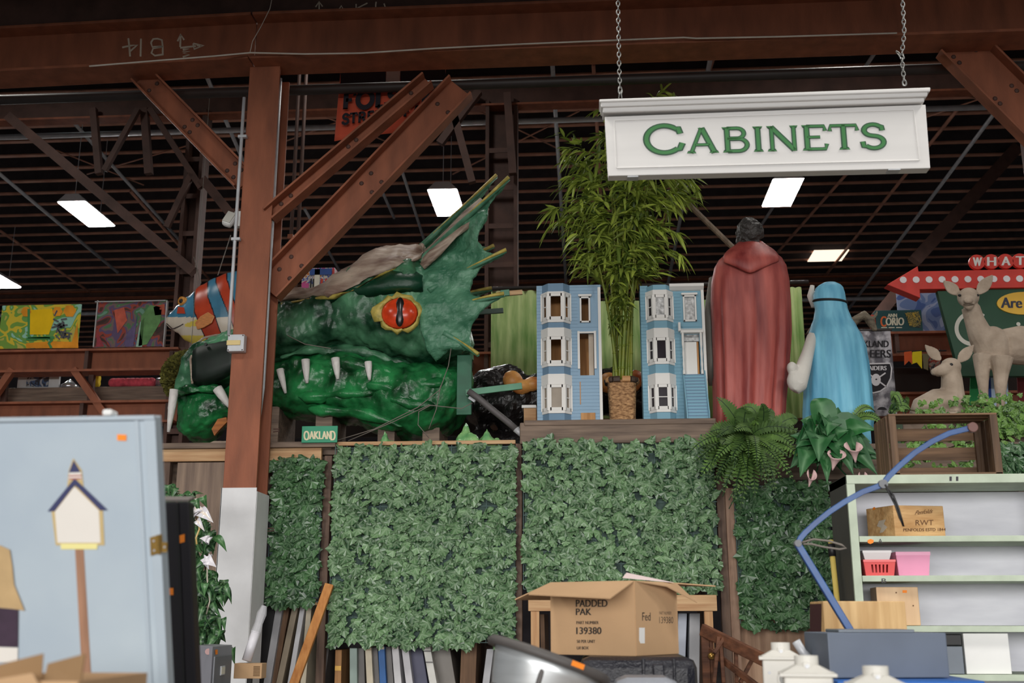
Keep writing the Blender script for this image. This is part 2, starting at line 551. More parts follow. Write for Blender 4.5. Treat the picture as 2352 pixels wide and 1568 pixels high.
# knee braces of the main column
def knee(name, a, b, Y, w, d, label, flange=True):
    p, q = P(*a, Y), P(*b, Y)
    t = bpy.data.objects.new('beam_' + name, None); COL.objects.link(t); t.location = p; struct(t)
    n = (q - p).normalized()
    s = n.cross(V((0, 1, 0))).normalized()
    if s.z < 0: s = -s
    MB().bar(p, q, d, w, s).build('plate', RUST, t, bevel=.003)
    if flange:
        for k in (-1, 1):
            MB().bar(p + s * (k * w / 2) + V((0, -.05, 0)), q + s * (k * w / 2) + V((0, -.05, 0)), .15, .02, s).build('flange', RUST, t, bevel=.003)
    for f in (.08, .14, .5, .55, .9):
        c = p.lerp(q, f)
        for k in (-.25, .25):
            MB().ell(c + s * (w * k) + V((0, -d / 2 - .0, 0)), (.022, .012, .022), 8, 6).build('bolt', RUSTD, t, smooth=True)
knee('knee_brace', (622, 500), (985, 190), 9.28, .12, .03, '', True)
knee('knee_brace', (618, 668), (1060, 205), 9.45, .27, .03, '', True)
knee('knee_brace', (566, 420), (330, 178), 9.4, .2, .03, '', True)
knee('knee_brace', (2190, 100), (2420, 330), 9.4, .4, .03, '', True)

# ---------------------------------------------------------------- things on the column
t = thing('electrical_conduit', (CX0 - .02, CY - .02, 3.9), 'slim grey conduit running down the outer edge of the rust red column to the box', 'conduit')
pts = [P(570, 225, CY - .02), P(560, 400, CY - .02), P(545, 690, CY - .02), P(539, 770, CY - .02)]
x = CX0 - .025
MB().tube([(x, CY - .03, p.z) for p in pts], .016, 8).build('pipe', GALV, t, smooth=True)
for z in (4.9, 5.9):
    MB().box(x - .03, CY - .05, z, x + .05, CY - .012, z + .025).build('clip', GALV, t)
t = thing('electrical_conduit', (CX1 + .02, CY + .1, 3.9), 'bent grey conduit inside the shaded recess of the rust red column', 'conduit')
pts = [P(657, 180, CY + .1), P(640, 480, CY + .1), P(628, 720, CY + .1), P(619, 890, CY + .1), P(608, 950, CY + .14), P(597, 985, CY + .2)]
MB().tube([(CX1 - .02 if i < 4 else CX1 - .05 - .03 * (i - 4), p.y, p.z) for i, p in enumerate(pts)], .017, 8).build('pipe', GALV, t, smooth=True)
x0, x1, z0, z1 = rect(523, 768, 561, 807, CY - .08)
t = thing('junction_box', (x0, CY, z0), 'small grey square junction box with a cream plate fixed low on the column', 'box')
MB().box(x0, CY - .09, z0, x1, CY - .012, z1).build('wall_mount', GALV, t, bevel=.006)
MB().box(x0 - .004, CY - .1, z0 + .055, x1 - .03, CY - .09, z1 - .055).build('cover_plate', mat('cream plate', (214, 190, 130), rough=.5), t, bevel=.003)
for i in (0, 1):
    for k in (0, 1):
        MB().ell((x0 + .012 + i * (x1 - x0 - .024), CY - .092, z0 + .012 + k * (z1 - z0 - .024)), .006, 8, 6).build('screw', RUSTD, t)
q = P(528, 506, CY + .08)
t = thing('floodlight', q, 'small white twin-lens floodlight mounted on the side of the column', 'light')
MB().box(q.x + .03, q.y + .02, q.z - .05, CX0 - .005, q.y + .09, q.z + .1).build('mount', WHITE, t, bevel=.008)
MB(Matrix.Translation(q) @ Euler((R(-20), R(20), 0)).to_matrix().to_4x4()).box(-.05, -.05, -.075, .05, .03, .075).build('lamp_housing', WHITE, t, bevel=.03)
MB(Matrix.Translation(q) @ Euler((R(-20), R(20), 0)).to_matrix().to_4x4()).box(-.038, -.056, -.06, .038, -.048, .06).build('lens', mat('lens glass', (190, 188, 180), rough=.2), t, bevel=.004)

# cable along the girder's foot and a loose wire
pts = [P(x, y, 8.99 if x > 575 else 8.58 + .4 * x / 575) for x, y in [(205, 152), (350, 140), (490, 129), (575, 121), (700, 124), (830, 122), (1000, 111), (1200, 101), (1420, 92), (1570, 86), (1600, 88), (1800, 84), (2060, 76)]]
tag(MB().tube([tuple(p) for i, p in enumerate(pts)], .008, 6).build('power_cord', mat('white cable', (206, 196, 184), rough=.5), smooth=True), 'white cable running along the lower flange of the big beam', 'cable')
pts = [P(x, y, 8.98) for x, y in [(628, -20), (620, 20), (600, 60), (580, 95), (574, 122)]]
tag(MB().tube(pts, .004, 6).build('hanging_wire', _M['white cable'], smooth=True), 'thin loose wire hanging in front of the beam above the column', 'wire')

# ---------------------------------------------------------------- high-bay lamps, skylight
LAMPW = mat('lamp housing', (225, 225, 230), rough=.4, var=.03)
def highbay(px, py, label, z=8.3, kx=.5, ky=1.2):
    c = Pz(px, py, z)
    t = thing('ceiling_lamp', c, label, 'lamp', 'high bay lamps')
    MB().prism([(c.x - kx / 2, c.y - ky / 2, z + .005), (c.x + kx / 2, c.y - ky / 2, z + .005), (c.x + kx * .22, c.y - ky / 2, z + .14), (c.x - kx * .22, c.y - ky / 2, z + .14)], (0, ky, 0)).build('housing', LAMPW, t, bevel=.01)
    MB().box(c.x - kx / 2 + .02, c.y - ky / 2 + .02, z - .012, c.x + kx / 2 - .02, c.y + ky / 2 - .02, z + .002).build('diffuser', glow('lamp glow', (255, 253, 250), 110), t)
    for s in (-1, 1):
        MB().tube([(c.x, c.y + s * ky * .4, z + .13), (c.x, c.y + s * ky * .4, 10.2)], .006, 5).build('suspension_wire', GALV, t)
    return c
highbay(200, 492, 'lit high bay lamp hanging over the abstract paintings')
highbay(1026, 466, 'lit high bay lamp beside the tip of the dragon crest')
highbay(1797, 443, 'lit high bay lamp under the CABINETS sign')
highbay(-8, 642, 'lit high bay lamp cut off at the edge of the photo, above the yellow painting', 8.6)
for x, y in ((-6.5, 3.8), (-1.5, 4.2), (3.5, 4.2), (8, 4.2), (-8, 11.2), (-2.2, 11.2), (3.4, 11.2), (8.5, 11.2)):       # two unseen rows added to brighten the rack: dollhouse fronts, dragon and statue tops
    la = bpy.data.lights.new('unseen_fill_light', 'AREA'); la.shape = 'RECTANGLE'; la.size, la.size_y = .5, 1.2
    la.energy = 130 if y < 10 else 55; la.color = (1, .96, .9)
    lo = bpy.data.objects.new('unseen_fill_light', la); COL.objects.link(lo); lo.location = (x, y, 6.9 if y < 10 else 9.2)
sk = Pz(1902, 588, 9.87)
t = struct(MB().box(sk.x - .4, sk.y - .4, 9.87, sk.x + .4, sk.y + .4, 9.89).build('window_1', glow('skylight', (255, 235, 210), 1.3)))
for px, py in ((115, 200), (168, 196)):
    sk = Pz(px, py, 10.19)
    struct(MB().box(sk.x - .3, sk.y - .35, 10.13, sk.x + .3, sk.y + .35, 10.19).build('window_2', glow('skylight dim', (215, 225, 225), .45)))

# ---------------------------------------------------------------- light
w = bpy.data.worlds.new('W'); scene.world = w; w.use_nodes = True
w.node_tree.nodes['Background'].inputs['Color'].default_value = (.9, .95, 1, 1)
w.node_tree.nodes['Background'].inputs['Strength'].default_value = .12
la = bpy.data.lights.new('daylight', 'AREA'); la.shape = 'RECTANGLE'; la.size, la.size_y = 30, 9
la.energy = 10500; la.color = (1, .985, .96)
lo = bpy.data.objects.new('daylight', la); COL.objects.link(lo); lo.location = (-1, -26, 5.5); lo.rotation_euler = (R(90), 0, 0)
# unseen wall behind the camera; its door opening is sized to dim the beams
wf = bpy.data.objects.new('wall_front', None); COL.objects.link(wf); wf.location = (0, -6, 0); struct(wf)
MB().box(-26, -6.2, 4.7, 26, -6, 10.2).build('upper_wall', ROOFM, wf)
MB().box(-26, -6.2, 0, -11, -6, 4.7).build('side_wall', ROOFM, wf)
MB().box(10, -6.2, 0, 26, -6, 4.7).build('side_wall', ROOFM, wf)

cam = bpy.data.cameras.new('camera'); cam.lens = 36 * F / 2352; cam.sensor_width = 36; cam.clip_end = 200
cam.dof.use_dof = True; cam.dof.focus_distance = 9.0; cam.dof.aperture_fstop = 3.2
co = bpy.data.objects.new('camera', cam); COL.objects.link(co); co.location = CAM
co.rotation_euler = (R(90) + PITCH, 0, YAW)
scene.camera = co
scene.view_settings.view_transform = 'Standard'; scene.view_settings.look = 'None'
scene.view_settings.exposure = 0.0; scene.view_settings.gamma = 1
# ================================================================ far row: mezzanine girders with things on them
def mezz(x0, x1, z, Y, h, label, diag=()):
    t = bpy.data.objects.new('beam_mezzanine', None); COL.objects.link(t); t.location = (x0, Y, z); struct(t)
    MB().box(x0, Y - .16, z + h - .03, x1, Y + .16, z + h).build('upper_flange', RUST, t)
    MB().box(x0, Y - .16, z, x1, Y + .16, z + .03).build('lower_flange', RUST, t)
    MB().box(x0, Y - .015, z + .03, x1, Y + .015, z + h - .03).build('web', RUST, t)
    k = x0 + .5
    while k < x1:
        MB().box(k, Y - .14, z + .03, k + .05, Y - .015, z + h - .03).build('stiffener', RUSTD, t); k += 1.42
    return t
YB = 14.0
zt = P(200, 800, YB - .16).z
X0, X1 = P(-80, 800, YB).x, P(436, 800, YB).x
mezz(X0 - 3, X1 - .1, zt - .31, YB, .31, '')
zl = P(200, 925, YB).z
mezz(X0 - 3, X1 - .1, zl - .3, YB, .3, '')
zs = P(200, 895, YB + .5).z
struct(MB().box(X0 - 3, YB + .3, zs - .2, X1 + 3, YB + 1.2, zs).build('trim_1', OLDWOOD, bevel=.01))
strut((170, 848), (252, 965), 13.9, .09, .09, RUST)
strut((30, 848), (-20, 920), 13.9, .09, .09, RUST)
strut((212, 860), (205, 960), 14.1, .07, .07, RUSTD)
strut((12, 860), (8, 950), 14.1, .07, .07, RUSTD)
MAG = mat('cream plastic', (232, 222, 196), rough=.5, var=.04)

def speckle(name, cols, scale=5, rough=.35, seed=0):
    """blotches of several paint colours"""
    m = bpy.data.materials.new(name); m.use_nodes = True
    N, L = m.node_tree.nodes, m.node_tree.links
    b = N['Principled BSDF']; b.inputs['Roughness'].default_value = rough
    tc = N.new('ShaderNodeTexCoord'); mp = N.new('ShaderNodeMapping'); mp.inputs['Location'].default_value = (seed, seed, seed)
    nz = N.new('ShaderNodeTexNoise'); nz.inputs['Scale'].default_value = scale; nz.inputs['Detail'].default_value = 1.5; nz.inputs['Distortion'].default_value = 1.2
    rp = N.new('ShaderNodeValToRGB'); rp.color_ramp.interpolation = 'CONSTANT'
    L.new(tc.outputs['Object'], mp.inputs['Vector']); L.new(mp.outputs['Vector'], nz.inputs['Vector'])
    L.new(nz.outputs['Fac'], rp.inputs['Fac']); L.new(rp.outputs['Color'], b.inputs['Base Color'])
    e = rp.color_ramp.elements
    n = len(cols)
    e[0].position, e[0].color = 0, (*lin(cols[0]), 1)
    e[1].position, e[1].color = .3 + .4 / n, (*lin(cols[1]), 1)
    for i in range(2, n):
        x = e.new(.3 + .4 * i / n); x.color = (*lin(cols[i]), 1)
    return m

def flatpic(x0, y0, x1, y1, Y, d=.03):
    a = rect(x0, y0, x1, y1, Y)
    return MB().box(a[0], Y, a[2], a[1], Y + d, a[3]), a
# --- yellow abstract painting
Y = 13.95
mb, a = flatpic(0, 700, 181, 799, Y)
t = thing('painting', ((a[0] + a[1]) / 2, Y, zt), 'glossy yellow and green abstract canvas on the red girder', 'painting')
mb.build('canvas', speckle('canvas a', [(150, 200, 180), (110, 160, 80), (214, 190, 60), (120, 160, 70), (190, 180, 90)], 3.2), t)
def onp(Y): return lambda px, py: P(px, py, Y)
g = onp(Y - .004)
def patch(pts, Y): return MB().poly([P(x, y, Y) for x, y in pts])
YEL = mat('yellow paint', (240, 196, 30), rough=.3, var=.08)
ORP = mat('orange paint', (228, 150, 40), rough=.35, var=.2)
patch([(66, 712), (120, 708), (124, 735), (112, 768), (66, 768)][::-1], Y - .006).build('yellow_patch', YEL, t)
patch([(60, 788), (120, 783), (165, 785), (178, 740), (180, 799), (60, 799)][::-1], Y - .005).build('orange_patch', ORP, t)
for x, y, r in ((132, 715, 12), (160, 714, 15), (60, 716, 12)):
    patch([(x + r * math.cos(k * 2 * math.pi / 6), y + r * math.sin(k * 2 * math.pi / 6)) for k in range(6)][::-1], Y - .007).build('orange_disc', ORP, t)
mb = MB()
for k in range(26):
    p = (142 + rnd.gauss(0, 9), 758 + rnd.gauss(0, 13)); an = rnd.uniform(0, 6.3)
    q = (p[0] + 14 * math.cos(an), p[1] + 14 * math.sin(an))
    strip(mb, [p, q], 1.8, onp(Y - .008))
mb.build('dark_flower', mat('dark paint', (88, 88, 92), rough=.4, var=.4, scale=20), t)
mb = MB(); lines(mb, [[(66, 709), (66, 775), (125, 775)], [(120, 780), (112, 788), (118, 799)], [(60, 778), (115, 776)]], onp(Y - .009), 3)
mb.build('green_line', mat('green paint', (70, 140, 80), rough=.4), t)
# --- brown streaky painting with a clear glazed frame
mb, a = flatpic(218, 690, 380, 796, Y)
t = thing('painting', ((a[0] + a[1]) / 2, Y, zt), 'dark painting of brown, purple, red and green streaks in a thin silver frame', 'painting')
mb.build('canvas', speckle('canvas b', [(66, 50, 46), (84, 58, 54), (150, 70, 60), (96, 80, 110), (120, 100, 96), (80, 120, 84), (110, 150, 130)], 4.2, .3, 3), t)
for q in ((218, 690, 380, 692), (378, 690, 380, 796), (218, 690, 220, 796)):
    r_ = rect(*q, Y - .02); MB().box(r_[0], Y - .02, r_[2], r_[1], Y + .035, r_[3]).build('frame', mat('thin frame', (190, 190, 190), rough=.3), t)
for pts, c in (([(262, 712), (285, 705), (292, 735), (270, 765)], (190, 90, 70)), ([(325, 725), (345, 700), (372, 705), (368, 740), (338, 790), (318, 795)], (96, 140, 84)),
               ([(290, 770), (310, 740), (316, 720), (306, 796), (286, 796)], (96, 84, 120)), ([(352, 702), (378, 698), (378, 722), (356, 724)], (176, 84, 60)), ([(322, 740), (332, 728), (326, 796), (312, 796)], (150, 190, 170)),
               ([(222, 760), (240, 796), (222, 796)], (150, 60, 70))):
    patch(pts[::-1], Y - .006).build('paint_streak', mat('streak%d' % (c[0] * 7 + c[1]), c, rough=.35, var=.25, scale=9), t)
# --- things on the lower shelf under the girder
def lowthing(x0, y0, x1, y1, name, label, cat, m, d=.1, Y=14.35):
    q = rect(x0, y0, x1, y1, Y)
    return tag(MB().box(q[0], Y, zs, q[1], Y + d, q[3]).build(name, m, bevel=.01), label, cat)
t = thing('picture_frame', P(92, 893, 14.35), 'white framed dark picture standing on the shelf under the girder', 'picture')
q = rect(40, 852, 135, 893, 14.35)
MB().box(q[0], 14.36, zs, q[1], 14.4, q[3] + .25).build('frame', mat('picture white', (190, 190, 190), rough=.5), t)
q2 = rect(62, 845, 112, 893, 14.35); MB().box(q2[0], 14.345, zs + .02, q2[1], 14.36, q2[3] + .2).build('picture', speckle('pic dark', [(40, 40, 46), (60, 80, 110), (150, 150, 150), (30, 30, 34)], 9), t)
mb = MB()
for k in range(9):
    c = P(318 - 58 + k * 11, 885 - rnd.uniform(0, 8), 14.4); mb.ell((c.x, c.y, zs + .07), (.07, .08, .07), 10, 7)
tag(mb.build('fabric_bundle', mat('pink fabric', (190, 70, 84), rough=.9, var=.4, scale=12), smooth=True, mods=[('REMESH', dict(mode='VOXEL', voxel_size=.02))]), 'crumpled pink and red fabric on the shelf under the girder', 'fabric')
mb = MB()
for k in range(6):
    c = P(216 + rnd.uniform(-9, 9), 880, 14.4); mb.ell((c.x, c.y, zs + .05 + rnd.uniform(0, .1)), (.05, .06, .06), 8, 6)
tag(mb.build('yellow_flower', mat('yellow petals', (226, 200, 40), rough=.7, var=.2), smooth=True, mods=[('REMESH', dict(mode='VOXEL', voxel_size=.02))]), 'yellow artificial flower head on the shelf under the girder', 'flower')
c = P(345, 886, 14.45)
tag(MB().tube([(c.x + .1, 14.45, zs + .075), (c.x + .32, 14.45, zs + .075)], .07, 14).build('metal_tube', mat('shiny metal', (200, 200, 205), rough=.2, metal=.8), smooth=True), 'short shiny metal tube on the shelf behind the moss ball', 'tube')
c = P(160, 888, 14.45)
tag(MB().lathe((c.x, c.y, zs + .005), [(.0, 0), (.12, 0), (.12, .05), (.06, .09), (.02, .13), (0, .14)], 18).build('metal_cover', _M['shiny metal'], smooth=True), 'shiny domed metal cover on the shelf under the girder', 'cover')

# --- right hand mezzanine
zr = P(2100, 760, YB - .16).z
XR0, XR1 = P(2012, 780, YB).x, P(2352, 780, YB).x + 3
mezz(XR0 - .3, XR1, zr - .32, YB, .32, '')
zr2 = P(2100, 905, YB).z
mezz(XR0 - 5, XR1, zr2 - .3, YB, .3, '')
struct(MB().box(XR0 - 8, YB + .4, zr2 - .4, XR1, YB + .5, zr - .35).build('trim_2', mat('dark board', (44, 34, 30), rough=.8), bevel=.01))
# middle piece behind the dragon's neck and the curtain
mezz(P(1085, 780, YB).x, P(1240, 780, YB).x, P(1100, 812, YB).z - .33, YB + .05, .33, '')
# --- poster box on the right girder
Y = 13.9
x0, x1, z0, z1 = rect(2012, 712, 2118, 758, Y)
t = thing('poster_box', ((x0 + x1) / 2, Y, zr), 'dark teal lettered show card box standing on the right girder', 'box')
TEAL = mat('teal card', (22, 74, 78), rough=.5, var=.1)
MB().box(x0, Y, zr, x1, Y + .14, z1).build('box', TEAL, t, bevel=.004)
def label(mb, s, x0, y0, x1, y1, Y, dup=0):
    p = P(x0, y1, Y)
    text(mb, s, p, P(x1, y1, Y) - p, P(x0, y0, Y) - p, dup)
CREAM = mat('cream print', (226, 222, 200), rough=.6, var=.05)
mb = MB(); label(mb, 'ANN', 2039, 720, 2060, 728, Y - .004, .003); label(mb, 'ORIO', 2035, 729, 2076, 747, Y - .004, .005); label(mb, '\u2014 \u2014 \u2014', 2024, 751, 2072, 753, Y - .004)
mb.build('lettering', CREAM, t)
mb = MB(); label(mb, 'C', 2023, 726, 2035, 750, Y - .004, .005)
mb.build('initial', mat('orange print', (230, 110, 50), rough=.6), t)
patch([(2078, 718), (2110, 715), (2116, 735), (2114, 752), (2090, 750)][::-1], Y - .004).build('yellow_print', speckle('print', [(190, 160, 60), (60, 70, 50), (170, 150, 70), (50, 60, 50)], 20), t)
MB().box(x0 - .05, Y + .02, zr, x0 - .002, Y + .12, z1 - .05).build('red_end', mat('red card', (214, 80, 60), rough=.5), t)
x0, x1, z0, z1 = rect(2062, 668, 2175, 752, 14.1)
tag(MB().box(x0, 14.1, zr, x1, 14.13, z1).build('painting', speckle('blue canvas', [(60, 84, 140), (96, 116, 160), (140, 150, 180), (70, 90, 150)], 3.5), bevel=.004), 'blue and white cloudy painting standing behind the teal show card box', 'painting')
x0, x1, z0, z1 = rect(692, 615, 767, 700, 13.9)
# colourful printed box seen over the dragon's nose
t = thing('printed_box', ((x0 + x1) / 2, 13.9, z0 - .8), 'colourful printed box standing behind the ridge of the dragon nose', 'box')
MB().box(x0, 13.9, z0 - .8, x1, 14.2, z1).build('box', speckle('confetti', [(180, 60, 120), (200, 196, 180), (70, 90, 160), (210, 200, 190), (190, 120, 60)], 9), t, bevel=.005)
BLUE = mat('blue print', (44, 80, 150), rough=.5)
for q, c in (((712, 617, 762, 631), (44, 80, 150)), ((736, 640, 741, 672), (190, 60, 40)), ((746, 640, 751, 672), (190, 60, 40)), ((712, 640, 715, 675), (30, 30, 30)), ((718, 640, 721, 675), (30, 30, 30)), ((722, 618, 734, 678), (220, 216, 200)), ((692, 650, 708, 700), (190, 80, 140)), ((762, 617, 767, 690), (180, 60, 60))):
    r_ = rect(*q, 13.89); MB().box(r_[0], 13.885, r_[2], r_[1], 13.9, r_[3]).build('printed_stripe', mat('print%d%d' % (c[0], c[1]), c, rough=.5), t)
struct(MB().box(P(670, 700, 13.8).x, 13.8, z0 - .9, P(1085, 700, 13.8).x, 14.6, z0 - .8).build('trim_3', OLDWOOD))
# small framed thing and lit screen seen behind the dragon's neck
x0, x1, z0, z1 = rect(1086, 826, 1112, 882, 13.6)
# --- green painted woodland curtain in two drops
def curtain(x0, x1, y0, y1, Y, label, seed):
    a = rect(x0, y0, x1, y1, Y)
    rows = []
    n = 40
    for i in range(2):
        rows.append([V((a[0] + (a[1] - a[0]) * j / n, Y + .018 * math.sin(j * .7 + seed) , a[3] if i == 0 else a[2])) for j in range(n + 1)])
    return tag(MB().grid(rows).build('curtain', mat('woodland cloth', (112, 156, 80), col2=(206, 222, 156), rough=.8, scale=2.6, stretch=(4, 1, .6), detail=6), smooth=True, solid=.01), label, 'curtain')
curtain(1128, 1236, 668, 960, 13.2, 'green woodland backdrop cloth between the dragon head and the first dollhouse', 0)
curtain(1360, 1660, 690, 960, 13.2, 'green woodland backdrop cloth hanging behind the bamboo plant', 2)
curtain(1780, 1850, 660, 960, 13.2, 'green woodland backdrop cloth between the red and the blue statue', 4)
tag(MB().tube([(P(1120, 690, 13.2).x, 13.2, P(1120, 668, 13.2).z + .03), (P(1860, 690, 13.2).x, 13.2, P(1120, 668, 13.2).z + .03)], .025, 8).build('curtain_rail', DARKPIPE, smooth=True), 'thin dark rail carrying the green woodland cloth', 'rail')

# --- orange and yellow bunting and hanging flags under the right girder
def flag(pts, Y, m, name, label, cat='flag', group=None):
    p = [P(x, y, Y) for x, y in pts]
    return tag(MB().prism(p, (0, .012, 0)).build(name, m), label, cat, group)
def cl(name, c): return mat(name, c, rough=.8, var=.1)
flag([(2077, 808), (2094, 806), (2096, 836), (2088, 828), (2078, 838)], 13.6, cl('orange cloth', (214, 90, 40)), 'hanging_pennant', 'ragged orange pennant hanging under the right girder')
flag([(2096, 808), (2117, 806), (2118, 846), (2106, 832), (2094, 836)], 13.6, cl('yellow cloth', (236, 214, 20)), 'hanging_pennant', 'bright yellow pennant hanging under the right girder')
flag([(2119, 812), (2132, 812), (2132, 850), (2122, 846)], 13.6, cl('khaki cloth', (120, 112, 80)), 'hanging_pennant', 'khaki pennant hanging beside the yellow one')
flag([(2128, 816), (2160, 800), (2160, 850), (2138, 856)], 13.65, speckle('pattern cloth', [(60, 56, 60), (140, 130, 120), (150, 60, 50), (70, 66, 66)], 14), 'hanging_pennant', 'patterned grey and red cloth hanging behind the fawn')
flag([(2229, 866), (2250, 866), (2254, 935), (2227, 930)], 12.2, cl('green cloth', (30, 130, 70)), 'hanging_flag', 'plain green flag hanging behind the standing deer')
t = thing('hanging_flag', P(2290, 935, 12.2), 'blue and white striped flag hanging behind the standing deer', 'flag')
for i, c in enumerate([(36, 70, 150), (190, 210, 235), (36, 70, 150), (190, 210, 235)]):
    x = 2262 + i * 13
    MB().prism([P(x + dx, y, 12.2) for dx, y in ((0, 862), (13, 862), (17, 940), (4, 940))], (0, .012, 0)).build('stripe', cl('stripe%d' % c[0], c), t)
flag([(2336, 862), (2356, 862), (2360, 935), (2340, 935)], 12.25, cl('dark red cloth', (110, 30, 34)), 'hanging_flag', 'dark red flag hanging at the edge of the photo under the green board')
tag(MB().tube([(P(2215, 864, 12.25).x, 12.22, P(2215, 864, 12.2).z), (P(2420, 864, 12.25).x, 12.22, P(2215, 864, 12.2).z)], .012, 6).build('hanging_rail', DARKPIPE), 'thin rail carrying the flags behind the standing deer', 'rail')
tag(MB().tube([(P(2060, 806, 13.62).x, 13.62, P(2060, 806, 13.6).z), (P(2175, 806, 13.6).x, 13.62, P(2060, 806, 13.6).z)], .01, 6).build('hanging_rail', DARKPIPE), 'thin line carrying the pennants under the right girder', 'rail')
# ================================================================ storage rack: platform, posts, ivy panels, door slabs
YI = 9.65
PT = P(980, 1018, YI).z - .02            # top of the platform
t = thing('storage_platform', (0, 9.9, PT - .1), 'long plank platform over the ivy panels carrying the dragon head and the statues', 'platform')
k = 0
y = 9.8
while y < 13.6:
    MB().box(-6.2, y, PT - .05, 7, y + .235, PT).build('deck_plank', OLDWOOD, t, bevel=.006); y += .24
MB().box(-6.2, 9.9, PT - .3, 7, 9.97, PT - .05).build('joist', OLDWOOD, t)
MB().box(-6.2, 12.9, PT - .3, 7, 12.97, PT - .05).build('joist', OLDWOOD, t)
for x in (-6, -2.4, 1.2, 4.8):
    MB().box(x, 12.9, 0, x + .1, 13.0, PT - .3).build('support_post', OLDWOODZ, t)
def post(px0, px1, y0, Y, label, m=OLDWOODZ, d=.085):
    a = rect(px0, y0, px1, y0 + 300, Y)
    return tag(MB().box(a[0], Y, 0, a[1], Y + d, a[3]).build('rack_post', m, bevel=.006), label, 'post')
post(739, 757, 1046, YI + .06, 'dark upright rack post between the narrow and the wide ivy panel')
post(1184, 1199, 1018, YI + .06, 'dark upright rack post between the two wide ivy panels')
post(1648, 1668, 1040, YI + .06, 'dark upright rack post beside the ivy panel hung over the plywood')
post(1672, 1692, 1120, YI + .06, 'light rough-sawn rack post behind the hanging fern', wood('rough light timber', (130, 100, 82), (176, 144, 122), 'z'))
post(2345, 2375, 1020, YI + .06, 'dark upright rack post at the edge of the photo behind the shelf unit')
post(362, 380, 1060, YI + .06, 'dark upright rack post behind the pale blue door')
def board(x0, y0, x1, y1, Y, d, name, label, cat, m, top=None):
    a = rect(x0, y0, x1, y1, Y)
    return tag(MB().box(a[0], Y, a[2], a[1], Y + d, top or a[3]).build(name, m, bevel=.005), label, cat)
# top rails
board(362, 1030, 738, 1058, YI + .04, .05, 'timber_rail', 'pale weathered timber rail over the grey plywood behind the column', 'board', PINE)
board(362, 1015, 770, 1028, YI + .0, .06, 'timber_rail', 'dark thin plank on top of the pale rail behind the column', 'board', OLDWOOD)
board(772, 1012, 1184, 1021, YI + .06, .05, 'timber_rail', 'raw orange timber edge above the middle ivy panel', 'board', PINE)
a = rect(1199, 975, 1640, 1005, YI - .02)
t = thing('timber_beam', ((a[0] + a[1]) / 2, YI, a[2]), 'thick weathered grey timber under the two dollhouses', 'timber')
ZD = P(1300, 965, YI).z
MB().box(a[0] - .02, YI - .02, PT + .003, a[1] + .02, YI + .1, a[3] + .03).build('beam', OLDWOOD, t, bevel=.012)
MB().box(a[0] + .02, YI - .03, ZD - .05, a[1] + .02, YI + .9, ZD).build('deck_board', OLDWOOD, t, bevel=.008)
# plywood behind the black door, and the plywood under the narrow panel
a = rect(364, 1060, 516, 1500, YI)
tag(MB().box(a[0] + .09, YI + .05, 0, a[1] + .05, YI + .075, a[3]).build('plywood_sheet', PLYZ, bevel=.003), 'weathered grey brown plywood sheet behind the artificial fig tree', 'panel')
a = rect(1692, 1380, 1850, 1480, YI)
tag(MB().box(a[0], YI + .16, 0, a[1] + .4, YI + .185, a[3] + .4).build('plywood_sheet', wood('pink plywood', (156, 120, 96), (204, 168, 140), 'z', 4), bevel=.003), 'pinkish plywood sheet showing under the ivy panel beside the grey metal box', 'panel')

# --- artificial ivy
IVY = leafmat('ivy leaves', (24, 68, 34), (104, 142, 94), (176, 198, 166), .33, .38)
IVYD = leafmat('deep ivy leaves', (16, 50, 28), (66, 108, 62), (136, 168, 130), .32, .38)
WIRE = mat('green wire', (60, 96, 92), rough=.5, var=.1)
WIREB = mat('grey-green backing net', (66, 84, 78), rough=.9, var=.3, scale=8)
LOB = [(0, 1.05, 1), (.33, .62, 0), (.6, .5, 1), (.58, .2, 0), (.76, -.16, 1), (.45, -.42, 0), (0, -.28, .6), (-.45, -.42, 0), (-.76, -.16, 1), (-.58, .2, 0), (-.6, .5, 1), (-.33, .62, 0)]
def ivy_leaf(mb, c, s, nrm, roll, v, curl=.25):
    n = V(nrm).normalized()
    u = n.orthogonal().normalized()
    z = V((0, 0, -1)) - n * V((0, 0, -1)).dot(n)
    u = z.normalized() if z.length > .1 else u                  # tip hangs down
    w = u.cross(n)
    cr, sr = math.cos(roll), math.sin(roll)
    u, w = u * cr + w * sr, w * cr - u * sr
    vs = [V(c) + n * (s * .06)]
    at = [(v, 1, 0)]
    for x, y, g in LOB:
        vs.append(V(c) + w * (x * s) + u * (y * s) - n * (s * curl * (x * x + y * y * .6)) - n * (0 if g else s * .12))
        at.append((v, g, 0))
    m = len(LOB)
    mb.add(vs, [(0, 1 + i, 1 + (i + 1) % m) for i in range(m)], at)
